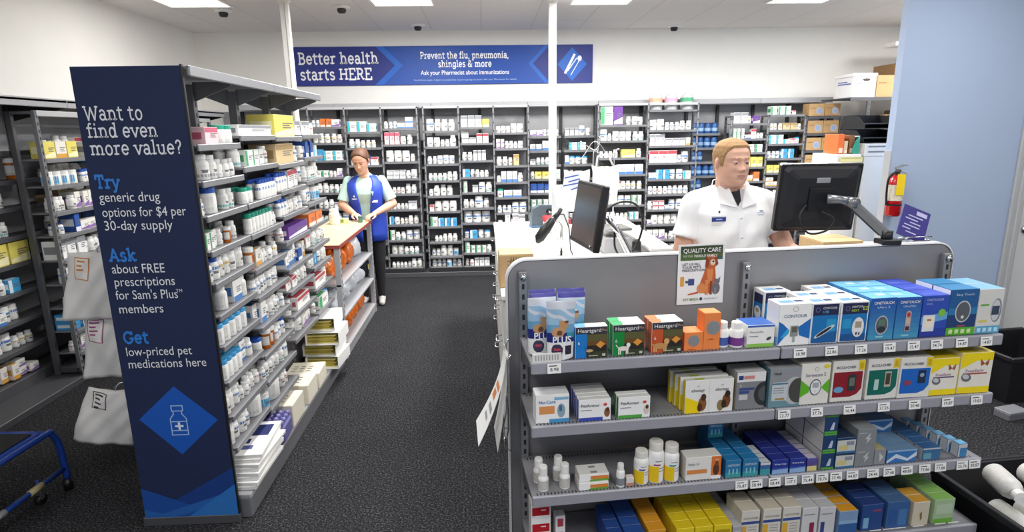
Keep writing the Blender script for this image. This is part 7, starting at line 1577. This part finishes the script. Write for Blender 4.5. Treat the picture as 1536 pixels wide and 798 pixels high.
# ================================================================ PEOPLE
def capsule(mb, p0, r0, p1, r1, mt, n=16):
    p0, p1 = Vector(p0), Vector(p1); d = p1 - p0; L = d.length
    q = d.to_track_quat('Z', 'Y').to_matrix().to_4x4(); prof = [(0, -r0)]
    for k in range(1, 6): a = -PI / 2 + k * PI / 10; prof.append((r0 * cos(a), r0 * sin(a)))
    for k in range(0, 5): a = k * PI / 10; prof.append((r1 * cos(a), L + r1 * sin(a)))
    prof.append((0, L + r1)); mb.lathe(prof, mt, n, T(*p0) @ q); return mb
def chain(mb, pts, rs, mt, n=14):
    for i in range(len(pts) - 1): capsule(mb, pts[i], rs[i], pts[i + 1], rs[i + 1], mt, n)
def torso(mb, rings, mt, M, n=28, p=2.4):
    """rings: (z, half width, front depth, back depth, y shift)"""
    out = []
    for z, a, f, b, y in rings:
        r = []
        for k in range(n):
            t = 2 * PI * k / n; c, s = cos(t), sin(t); dx = a * math.copysign(abs(c) ** (2 / p), c); dy = (f if s > 0 else b) * math.copysign(abs(s) ** (2 / p), s)
            r.append(M @ Vector((dx, y + dy, z)))
        out.append(r)
    mb.loft(out, mt)
def hand(mb, wrist, dirv, palm_n, mt, curl=.5, side=1, k=1.0):
    """palm, four bent fingers of different lengths and a thumb from the palm's side. palm_n: direction the palm faces"""
    d = Vector(dirv).normalized(); nrm = Vector(palm_n); nrm = (nrm - d * nrm.dot(d)).normalized(); w = d.cross(nrm) * side
    c = Vector(wrist) + d * .045 * k
    Mx = Matrix(((w.x, d.x, nrm.x, c.x), (w.y, d.y, nrm.y, c.y), (w.z, d.z, nrm.z, c.z), (0, 0, 0, 1)))
    mb.ell((0, 0, 0), (.041 * k, .052 * k, .0165 * k), mt, 18, 12, Mx) if False else mb.merge(MB().ell((0, 0, 0), (.041 * k, .052 * k, .0165 * k), mt, 18, 12), Mx)
    for i, (off, ln) in enumerate(((-.029, .062), (-.010, .074), (.010, .070), (.028, .055))):
        p = Vector((off * k, .038 * k, 0)); a = curl * (.35 + .05 * i); pts = [p]; rs = [.0098 * k]
        for seg, f in ((.45, 1), (.32, 2), (.25, 2.9)):
            pts.append(pts[-1] + Vector((off * .12, cos(a * f), sin(a * f))).normalized() * ln * seg * k); rs.append((.0092, .0084, .0074)[len(rs) - 1] * k)
        chain(mb, [Mx @ q for q in pts], rs, mt, 10)
    pts = [Vector((-.026, -.022, .004)) * k, Vector((-.050, .004, .014)) * k, Vector((-.056, .034, .022)) * k, Vector((-.050, .056, .028)) * k]
    chain(mb, [Mx @ q for q in pts], [.0145 * k, .0115 * k, .0100 * k, .0085 * k], mt, 10)
def interp(tab, z):
    if z <= tab[0][0]: return tab[0][1:]
    for a, b in zip(tab, tab[1:]):
        if z <= b[0]:
            f = (z - a[0]) / (b[0] - a[0]); f = f * f * (3 - 2 * f) * .4 + f * .6
            return tuple(p + (q - p) * f for p, q in zip(a[1:], b[1:]))
    return tab[-1][1:]
#        z      half w  front   back
HEADT = [(-.004, .012, .070, -.030), (.0, .030, .082, -.005), (.010, .045, .091, .018), (.030, .058, .095, .045), (.055, .066, .096, .074), (.085, .072, .095, .092), (.115, .0765, .093, .102), (.145, .0785, .092, .106), (.172, .0765, .088, .104), (.195, .069, .077, .094), (.214, .054, .058, .076), (.226, .033, .035, .050), (.232, .010, .012, .018)]
def head_pt(th, z, jaw=1.0, out=0.0, feat=True, sex='m'):
    a, f, b = interp(HEADT, z); a *= jaw if z < .06 else 1 + (jaw - 1) * max(0, (.1 - z) / .04)
    s, c = sin(th), cos(th); x = a * math.copysign(abs(s) ** .86, s); y = (f if c > 0 else b) * math.copysign(abs(c) ** .86, c) if (c > 0 or b > 0) else b * abs(c) * 1.0
    if c < 0 and b < 0: y = -b * abs(c) * .0 + b * -1 * 0 + .0 + (-.0)
    if feat and c > .2:
        g = lambda cx, cz, sx, sz: math.exp(-((x - cx) / sx) ** 2 - ((z - cz) / sz) ** 2)
        gs = lambda cx, cz, sx, sz: g(cx, cz, sx, sz) + g(-cx, cz, sx, sz)
        d = .0
        d += .019 * g(0, .088, .011, .012) + .011 * g(0, .103, .010, .016) + .007 * g(0, .122, .009, .016) + .009 * gs(.012, .084, .008, .008)
        d -= .011 * gs(.031, .121, .016, .012)
        d += .005 * gs(.030, .141, .022, .007) + .003 * g(0, .140, .02, .012)
        d += .006 * g(0, .061, .022, .006) + .006 * g(0, .049, .018, .006) - .003 * g(0, .0552, .022, .0028) - .004 * g(0, .040, .02, .006)
        d += .007 * g(0, .013, .018, .014) + .004 * gs(.040, .095, .018, .02) - .003 * gs(.036, .072, .012, .014)
        y += d
    v = Vector((x, y, z))
    if out:
        n = Vector((x, y, (z - .125) * .9)); v += n.normalized() * out
    return v
def head(mb, M, skin, lip, brow, jaw=1.0, sex='m', lookdown=False):
    nz, nt = 74, 72; rows = []; zs = [-.004 + .236 * k / nz for k in range(nz + 1)]
    vs = []; fs = {0: [], 1: [], 2: []}
    for z in zs: vs += [M @ head_pt(2 * PI * k / nt, z, jaw) for k in range(nt)]
    for j in range(nz):
        for k in range(nt):
            th = 2 * PI * (k + .5) / nt; z = (zs[j] + zs[j + 1]) / 2; p = head_pt(th, z, jaw, 0, False); ax = abs(p.x); mi = 0
            if cos(th) > .3:
                if ax < .023 and .0495 < z < .0605 - .0003 * (ax * 1000) * .3: mi = 1
                bz = .1405 + .004 * min(1, ax / .03) - max(0, ax - .034) * .25
                if .013 < ax < .051 and bz - .0026 < z < bz + .0024: mi = 2
            fs[mi].append((j * nt + k, j * nt + (k + 1) % nt, (j + 1) * nt + (k + 1) % nt, (j + 1) * nt + k))
    b = len(mb.v); mb.v.extend(tuple(v) for v in vs)
    for mi, mt in ((0, skin), (1, lip), (2, brow)):
        for f in fs[mi]: mb.f.append(tuple(b + q for q in f)); mb.mi.append(mb.m(mt)); mb.sm.append(True)
    mb.f.append(tuple(b + k for k in range(nt))[::-1]); mb.mi.append(mb.m(skin)); mb.sm.append(True)
    mb.f.append(tuple(b + nz * nt + k for k in range(nt))); mb.mi.append(mb.m(skin)); mb.sm.append(True)
    EW, IR, LID = mat('#cfc8c2', .3, noise=0), mat('#3a3f48', .3, noise=0), mat('#5a3d30', .6, noise=0)
    for sx in (-1, 1):
        e = MB(); e.ell((sx * .031, .0785, .1205), (.0120, .0108, .0050), EW, 14, 10); e.ell((sx * .031 + .002 * 0, .0865, .1195), (.0062, .0048, .0052), IR, 12, 8); e.ell((sx * .031, .0835, .1255), (.0145, .0085, .0036), LID if lookdown else skin, 14, 8)
        e.ell((sx * .031, .0815, .1255), (.0150, .0085, .0045), skin, 14, 8); e.ell((sx * .031, .0815, .114), (.0145, .0075, .0035), skin, 14, 8)
        mb.merge(e, M)
        ea = MB(); ea.ell((0, 0, 0), (.0105, .019, .032), skin, 14, 10); mb.merge(ea, M @ T(sx * .080, -.008, .112) @ Matrix.Rotation(sx * -.35, 4, 'Z') @ Matrix.Rotation(-.2, 4, 'X'))
def hair_shell(M, mt, hairline, thick, jaw=1.0, wob=.0015):
    """a closed shell over the scalp wherever z is above hairline(theta)"""
    nt, nz = 72, 30; mb = MB(); vo, vi = [], []
    for j in range(nz + 1):
        for k in range(nt):
            th = 2 * PI * k / nt; t = th if th < PI else th - 2 * PI; z0 = hairline(abs(t)); z = z0 + (.2325 - z0) * (j / nz) ** .9; e = min(1, j / 4)
            o_ = thick(abs(t), z) * (.35 + .65 * e) + wob * sin(th * 23 + z * 160) * e
            vo.append(M @ head_pt(th, z, jaw, o_, False)); vi.append(M @ head_pt(th, z, jaw, -.004, False))
    N = len(vo); fs = []
    for j in range(nz):
        for k in range(nt): k2 = (k + 1) % nt; fs.append((j * nt + k, j * nt + k2, (j + 1) * nt + k2, (j + 1) * nt + k)); fs.append((N + j * nt + k, N + (j + 1) * nt + k, N + (j + 1) * nt + k2, N + j * nt + k2))
    for k in range(nt): k2 = (k + 1) % nt; fs.append((k, N + k, N + k2, k2))
    fs.append(tuple(nz * nt + k for k in range(nt))); fs.append(tuple(N + nz * nt + k for k in range(nt))[::-1])
    mb.add(vo + vi, fs, mt, True); return mb
def fuse(src, name, voxel, smooth=2, parent=None, fn=None):
    """one continuous surface from overlapping closed pieces; each new face takes the material of the nearest old one"""
    me0 = src.mesh('t'); ob = bpy.data.objects.new('t', me0); COL.objects.link(ob)
    md = ob.modifiers.new('r', 'REMESH'); md.mode = 'VOXEL'; md.voxel_size = voxel
    if smooth: ms = ob.modifiers.new('s', 'SMOOTH'); ms.factor = .5; ms.iterations = smooth
    dg = bpy.context.evaluated_depsgraph_get(); dg.update()
    me = bpy.data.meshes.new_from_object(ob.evaluated_get(dg)); bpy.data.objects.remove(ob)
    bv = BVHTree.FromPolygons([Vector(v) for v in src.v], src.f)
    me.materials.clear()
    for m_ in src.mats: me.materials.append(m_)
    if len(src.mats) > 1:
        mi = []
        for p in me.polygons:
            h_ = bv.find_nearest(p.center); mi.append(src.mi[h_[2]] if h_[2] is not None else 0)
        me.polygons.foreach_set('material_index', mi)
    me.polygons.foreach_set('use_smooth', [True] * len(me.polygons))
    if fn:
        for v in me.vertices: v.co = fn(v.co)
    me.update(); me.name = name; o = bpy.data.objects.new(name, me); COL.objects.link(o)
    if parent is not None: o.parent = parent
    return o
def base(x, y, phi): return Matrix(((-cos(phi), sin(phi), 0, x), (-sin(phi), -cos(phi), 0, y), (0, 0, 1, 0), (0, 0, 0, 1)))   # local: x = own right, y = ahead

def pharmacist():
    SK, LP, BR = mat('#dfae96', .5, noise=.03, scale=40), mat('#c88f80', .5, noise=.02), mat('#b48f70', .7, noise=.05)
    SHW = mat('#f4f4f5', .65, noise=.015, scale=12); PANT = mat('#2b2d33', .8, noise=.05); SHOE = mat('#1a1a1c', .4, noise=.05)
    B = T(0, 0, .024) @ base(1.20, 2.87, math.radians(3)); L = lambda x, y, z: B @ Vector((x, y, z))
    b = MB()
    RG = [(.86, .155, .11, .11, 0), (.95, .172, .125, .115, 0), (1.06, .168, .14, .105, .0), (1.18, .172, .14, .11, .0), (1.29, .182, .125, .12, 0), (1.38, .188, .10, .115, -.005), (1.44, .165, .075, .095, -.012), (1.485, .095, .055, .072, -.02), (1.52, .058, .05, .055, -.02)]
    torso(b, RG, SK, B)
    for s in (-1, 1):
        chain(b, [L(s * .09, 0, .90), L(s * .10, .02, .49), L(s * .105, -.03, .07)], [.088, .06, .043], PANT)
        capsule(b, L(s * .107, -.05, .019), .042, L(s * .125, .14, .010), .033, SHOE)
    # right arm hangs, forearm forward on the desk; left arm reaches out toward the screen
    sr, er, hr = L(.180, -.01, 1.412), L(.243, .01, 1.155), L(.17, .20, 1.118)
    sl, el, hl = L(-.180, -.01, 1.412), Vector((1.468, 2.80, 1.215)), Vector((1.61, 2.665, 1.128))
    chain(b, [sr, (sr + er) / 2, er, (er * .6 + hr * .4), hr], [.050, .050, .044, .043, .030], SK); chain(b, [sl, (sl + el) / 2, el, (el * .6 + hl * .4), hl], [.050, .050, .045, .043, .030], SK)
    hand(b, hr, (hr - er), (0, 0, -1), SK, .35, 1); hand(b, hl, (hl - el) + Vector((0, 0, .03)), (0, 0, -1), SK, .3, -1)
    HM = T(1.178, 2.835, 1.532) @ base(0, 0, math.radians(11)).to_3x3().to_4x4() @ Matrix.Scale(.93, 4) @ Matrix.Rotation(-.02, 4, 'X')
    chain(b, [HM @ Vector((0, -.012, .045)), L(0, -.03, 1.44)], [.060, .066], SK)
    head(b, HM, SK, LP, BR, 1.10)
    body = fuse(b, 'person', .0034, 2)
    tag(body, 'man in a white short-sleeved shirt working at the counter screen', 'person')
    HR = mat('#a9835a', .75, noise=.18, scale=90)
    hl_ = lambda t: .196 if t < .5 else (.196 - (t - .5) * .055 if t < 1.0 else (.1685 - (t - 1.0) * .30 if t < 1.22 else (.102 if t < 1.42 else (.102 + (t - 1.42) * .28 if t < 1.56 else (.141 if t < 1.75 else max(.055, .141 - (t - 1.75) * .30))))))
    hair_shell(HM, HR, hl_, lambda t, z: .0085 if z > .19 else (.006 if z > .15 else .0035), 1.10, .0007).build('hair', body)
    # shirt
    c = MB(); G_ = [(z, a + .016, f + .016, bk + .014, y) for z, a, f, bk, y in RG[1:8]]; G_[-1] = (1.495, .098, .066, .085, -.02); G_ = [(.80, .195, .145, .13, 0)] + G_
    torso(c, G_, SHW, B)
    for s_, e_, ln in ((sr, er, .62), (sl, el, .62)):
        d_ = e_ - s_; capsule(c, s_ + Vector((0, 0, .004)), .063, s_ + d_ * .34, .064, SHW)
        q = d_.to_track_quat('Z', 'Y').to_matrix().to_4x4(); c.lathe([(0, 0), (.062, 0), (.064, d_.length * .34), (.073, d_.length * ln), (0, d_.length * ln)], SHW, 22, T(*s_) @ q)
    for s in (-1, 1): capsule(c, L(s * .055, -.022, 1.468), .045, L(s * .175, -.012, 1.425), .058, SHW)
    iB = B.inverted()
    def folds(v):
        p = iB @ v; k_ = min(1, max(0, (1.47 - p.z) * 6))
        w = .0035 * sin(p.z * 38 + p.x * 26 + 2 * sin(p.x * 17)) * k_ + .004 * sin(p.x * 46 + p.z * 12) * max(0, 1.25 - p.z) * 3 * (p.y > 0)
        n = Vector((p.x, p.y * 1.6, 0)); return B @ (p + (n.normalized() * w if n.length > 1e-4 else n))
    shirt = fuse(c, 'shirt', .008, 3, body, folds)
    # dark undershirt in the open collar, collar flaps, placket, badge, pocket print
    m = MB(); m.add([L(-.02, .048, 1.497), L(.03, .046, 1.497), L(.014, .083, 1.438), L(.004, .094, 1.412), L(-.014, .084, 1.438)], [(0, 1, 2, 3, 4)], mat('#1d1f26', .7, noise=.03)); m.build('undershirt', body)
    m = MB()
    def flap(pts, th=.006):
        ps = [L(*p) for p in pts]; n = (ps[1] - ps[0]).cross(ps[2] - ps[0]).normalized(); 
        if n.dot(B.to_3x3() @ Vector((0, 1, .4))) < 0: n = -n
        k_ = len(ps); m.add([p for p in ps] + [p + n * th for p in ps], [tuple(range(k_)), tuple(range(k_, 2 * k_))[::-1]] + [(i, (i + 1) % k_, k_ + (i + 1) % k_, k_ + i) for i in range(k_)], SHW)
    flap([(.062, .02, 1.530), (.085, .035, 1.487), (.086, .086, 1.424), (.010, .105, 1.405), (.034, .062, 1.49)]); flap([(-.062, .02, 1.530), (-.034, .062, 1.49), (-.010, .105, 1.405), (-.086, .086, 1.424), (-.085, .035, 1.487)])
    col = []
    for k in range(13): a_ = PI * .98 * k / 12 + PI * .01; col.append((.070 * cos(a_), -.018 - .066 * sin(a_)))
    vs = []
    for x, y in col: vs += [L(x, y, 1.475), L(x * 1.0, y, 1.532), L(x * 1.16, y * 1.12, 1.528), L(x * 1.28, y * 1.2, 1.474)]
    m.add(vs, [(i * 4 + k, i * 4 + (k + 1) % 4, i * 4 + 4 + (k + 1) % 4, i * 4 + 4 + k) for i in range(12) for k in range(4)], SHW, True)
    m.build('collar', body)
    bv = BVHTree.FromPolygons([v.co.copy() for v in shirt.data.vertices], [tuple(p.vertices) for p in shirt.data.polygons])
    fw = B.to_3x3() @ Vector((0, 1, 0))
    def on(x, z, off=.003): h_ = bv.ray_cast(L(x, .6, z), -fw); return (h_[0] if h_[0] else L(x, .15, z)) + fw * off
    m = MB(); 
    for z in (1.36, 1.27, 1.18, 1.09): m.merge(MB().cyl(.0055, 0, .003, mat('#dcdcdc', .3, noise=0), 10), T(*on(-.002, z, .002)) @ fw.to_track_quat('Z', 'Y').to_matrix().to_4x4())
    m.build('buttons', body)
    m = MB(); q = []
    for z in [1.39 - .02 * k for k in range(22)]: q += [on(.012, z, .0028), on(-.016, z, .0028)]
    m.add(q, [(2 * k, 2 * k + 1, 2 * k + 3, 2 * k + 2) for k in range(21)], SHW, True); m.build('placket', body)
    p = on(.105, 1.355, .006); rx = (B.to_3x3() @ Vector((-1, 0, 0))); bm = MB(); F = frame(p, rx, (0, 0, 1)); bm.box(-.036, .036, -.028, .020, 0, .003, W_, .0015, F); bd = bm.build('name_badge', body)
    a = Art(.0005); a.rect(-.035, -.010, .035, .011, C('#2a4398'), 1); a.text('JOHN', 0, -.005, .012, W_, 'CENTER', .01, 3) if False else a.rect(-.014, -.002, .016, .004, C('#b9c4e8'), 2); a.disc(.0, .036, .005, .007, C('#3a3a40'), 1, 10); a.build('printed_face', F @ T(0, 0, .0031), bd)
    a = Art(); a.rect(-.02, .004, .02, .007, C('#8fa0c8')); a.rect(-.022, -.006, .018, -.003, C('#8fa0c8')); a.rect(-.006, .010, .012, .018, C('#b4c0dc')); a.build('chest_print', frame(on(-.105, 1.375, .004), rx, (0, 0, 1)), body)
pharmacist()

def technician():
    SK, LP, BR = mat('#d9a48a', .5, noise=.03, scale=40), mat('#c08478', .5, noise=.02), mat('#94705a', .7, noise=.05)
    MINT = mat('#bcdcd4', .65, noise=.02, scale=14); VB = mat('#2a49bd', .55, noise=.05, scale=16); PANT = mat('#1d1e23', .8, noise=.05); SHOE = mat('#c9c6c2', .5, noise=.05)
    B = base(-1.248, 6.30, math.radians(4)); L = lambda x, y, z: B @ Vector((x, y, z))
    b = MB()
    RG = [(.82, .165, .11, .125, -.02), (.90, .178, .115, .135, -.02), (1.0, .160, .115, .11, -.005), (1.10, .150, .115, .10, .01), (1.20, .162, .14, .105, .02), (1.27, .168, .135, .105, .02), (1.335, .160, .085, .10, .018), (1.375, .09, .055, .07, .012), (1.41, .05, .043, .048, .012)]
    torso(b, RG, MINT, B)
    for s in (-1, 1):
        chain(b, [L(s * .09, -.02, .86), L(s * .095, .0, .47), L(s * .09, -.04, .09)], [.095, .062, .042], PANT)
        capsule(b, L(s * .09, -.06, .045), .040, L(s * .105, .11, .033), .031, SHOE)
    sr, er, hr = L(.165, .01, 1.325), L(.245, .06, 1.085), L(.095, .28, 1.018)
    sl, el, hl = L(-.165, .01, 1.325), L(-.275, .04, 1.085), L(-.105, .30, 1.016)
    for s_, e_, h_ in ((sr, er, hr), (sl, el, hl)):
        chain(b, [s_, (s_ + e_) / 2], [.043, .044], SK); chain(b, [(s_ + e_) / 2, e_, e_ * .6 + h_ * .4, h_], [.044, .042, .040, .026], SK)
    hand(b, hr, hr - er + Vector((0, 0, .03)), (0, 0, -1), SK, .9, 1, .92); hand(b, hl, hl - el + Vector((0, 0, .03)), (0, 0, -1), SK, .9, -1, .92)
    HM = T(*L(.012, .055, 1.432)) @ base(0, 0, math.radians(-6)).to_3x3().to_4x4() @ Matrix.Rotation(-.42, 4, 'X')
    chain(b, [HM @ Vector((0, -.012, .04)), L(0, .0, 1.36)], [.050, .056], SK)
    head(b, HM, SK, LP, BR, .97, 'f', True)
    # bare skin in the scoop neck
    b.merge(MB().ell((0, 0, 0), (.055, .02, .045), SK, 16, 10), B @ T(0, .064, 1.355) @ Matrix.Rotation(-.6, 4, 'X'))
    body = fuse(b, 'person', .0045, 2)
    tag(body, 'woman in a blue vest over a mint shirt leaning on the table', 'person')
    HR = mat('#5a3a28', .6, noise=.2, scale=70)
    hl_ = lambda t: .204 - .012 * t if t < .45 else (.1986 - (t - .45) * .062 if t < 1.1 else (.158 - (t - 1.1) * .16 if t < 1.5 else (.094 - (t - 1.5) * .07)))
    h = hair_shell(HM, HR, hl_, lambda t, z: .009 if z > .12 else .006, .97, .0008)
    h.merge(MB().ell((0, 0, 0), (.040, .035, .040), HR, 16, 12), HM @ T(0, -.125, .15)); h.build('hair', body)
    # short sleeves
    c = MB()
    for s_, e_ in ((sr, er), (sl, el)):
        d_ = e_ - s_; q = d_.to_track_quat('Z', 'Y').to_matrix().to_4x4(); capsule(c, s_, .056, s_ + d_ * .4, .056, MINT); c.lathe([(0, 0), (.056, 0), (.058, d_.length * .5), (.063, d_.length * .84), (0, d_.length * .84)], MINT, 20, T(*s_) @ q)
    torso(c, [(z, a + .006, f + .006, bk + .005, y) for z, a, f, bk, y in RG[:8]], MINT, B)
    fuse(c, 'shirt', .008, 2, body)
    # vest: open down the front, shoulders wide, hem over the hips
    nt = 44; rows = []; zs = [.70, .78, .86, .94, 1.02, 1.10, 1.18, 1.25, 1.31, 1.35, 1.385]
    tab = [(z, a, f, bk, y) for z, a, f, bk, y in RG]
    def at(z): 
        if z < .82: return (.170, .12, .135, -.02)
        return interp(tab, z)
    vs_o, vs_i = [], []
    for z in zs:
        a, f, bk, y = at(z); gap = .20 + max(0, z - 1.0) * .75 if z < 1.30 else .42 + (z - 1.30) * 1.2
        gap = max(.12, gap - .02); e = .022 if z < 1.33 else .016
        for k in range(nt + 1):
            t = gap + (2 * PI - 2 * gap) * k / nt; s, c_ = sin(t), cos(t)
            for out, e2 in ((vs_o, e), (vs_i, e - .008)):
                dx = (a + e2) * math.copysign(abs(s) ** .84, s); dy = ((f if c_ > 0 else bk) + e2) * math.copysign(abs(c_) ** .84, c_)
                fl = .010 * sin(t * 9 + z * 7) * max(0, 1.0 - z) * 2 + .003 * sin(t * 6 + z * 30)
                out.append(L(dx * (1 + fl), y + dy * (1 + fl), z))
    m = MB(); N = len(vs_o); W = nt + 1; fs = []
    for j in range(len(zs) - 1):
        for k in range(nt): fs.append((j * W + k, (j + 1) * W + k, (j + 1) * W + k + 1, j * W + k + 1)); fs.append((N + j * W + k, N + j * W + k + 1, N + (j + 1) * W + k + 1, N + (j + 1) * W + k))
        for k in (0, nt): q = (j * W + k, N + j * W + k, N + (j + 1) * W + k, (j + 1) * W + k); fs.append(q if k == 0 else q[::-1])
    for k in range(nt):
        fs.append((k, k + 1, N + k + 1, N + k)); q = (len(zs) - 1) * W; fs.append((q + k, N + q + k, N + q + k + 1, q + k + 1))
    m.add(vs_o + vs_i, fs, VB, True)
    vest = m.build('vest', body)
    bv = BVHTree.FromPolygons([v.co.copy() for v in vest.data.vertices], [tuple(p.vertices) for p in vest.data.polygons]); fw = B.to_3x3() @ Vector((0, 1, 0)); rx = B.to_3x3() @ Vector((-1, 0, 0))
    def on(x, z, off=.003): h_ = bv.ray_cast(L(x, .6, z), -fw); return (h_[0] if h_[0] else L(x, .15, z)) + fw * off
    a = Art(); wl = C('#c9d2ee'); a.disc(.0, .012, .013, .013, wl, 1, 4); a.rect(-.028, -.014, .028, -.009, wl); a.rect(-.022, -.022, .022, -.018, wl); a.build('chest_print', frame(on(.10, 1.17, .006), rx, (0, 0, 1)), vest)
    a = Art(); a.disc(0, .0, .014, .014, wl, 1, 6); a.rect(-.005, -.03, .005, -.012, wl); a.build('pin', frame(on(-.085, 1.22, .005), rx, (0, 0, 1)), vest)
    m = MB(); m.box(-.03, .03, -.012, .012, 0, .003, W_, .001, frame(on(-.10, 1.125, .006), rx, (0, 0, 1))); m.build('name_badge', vest)
technician()
realize()
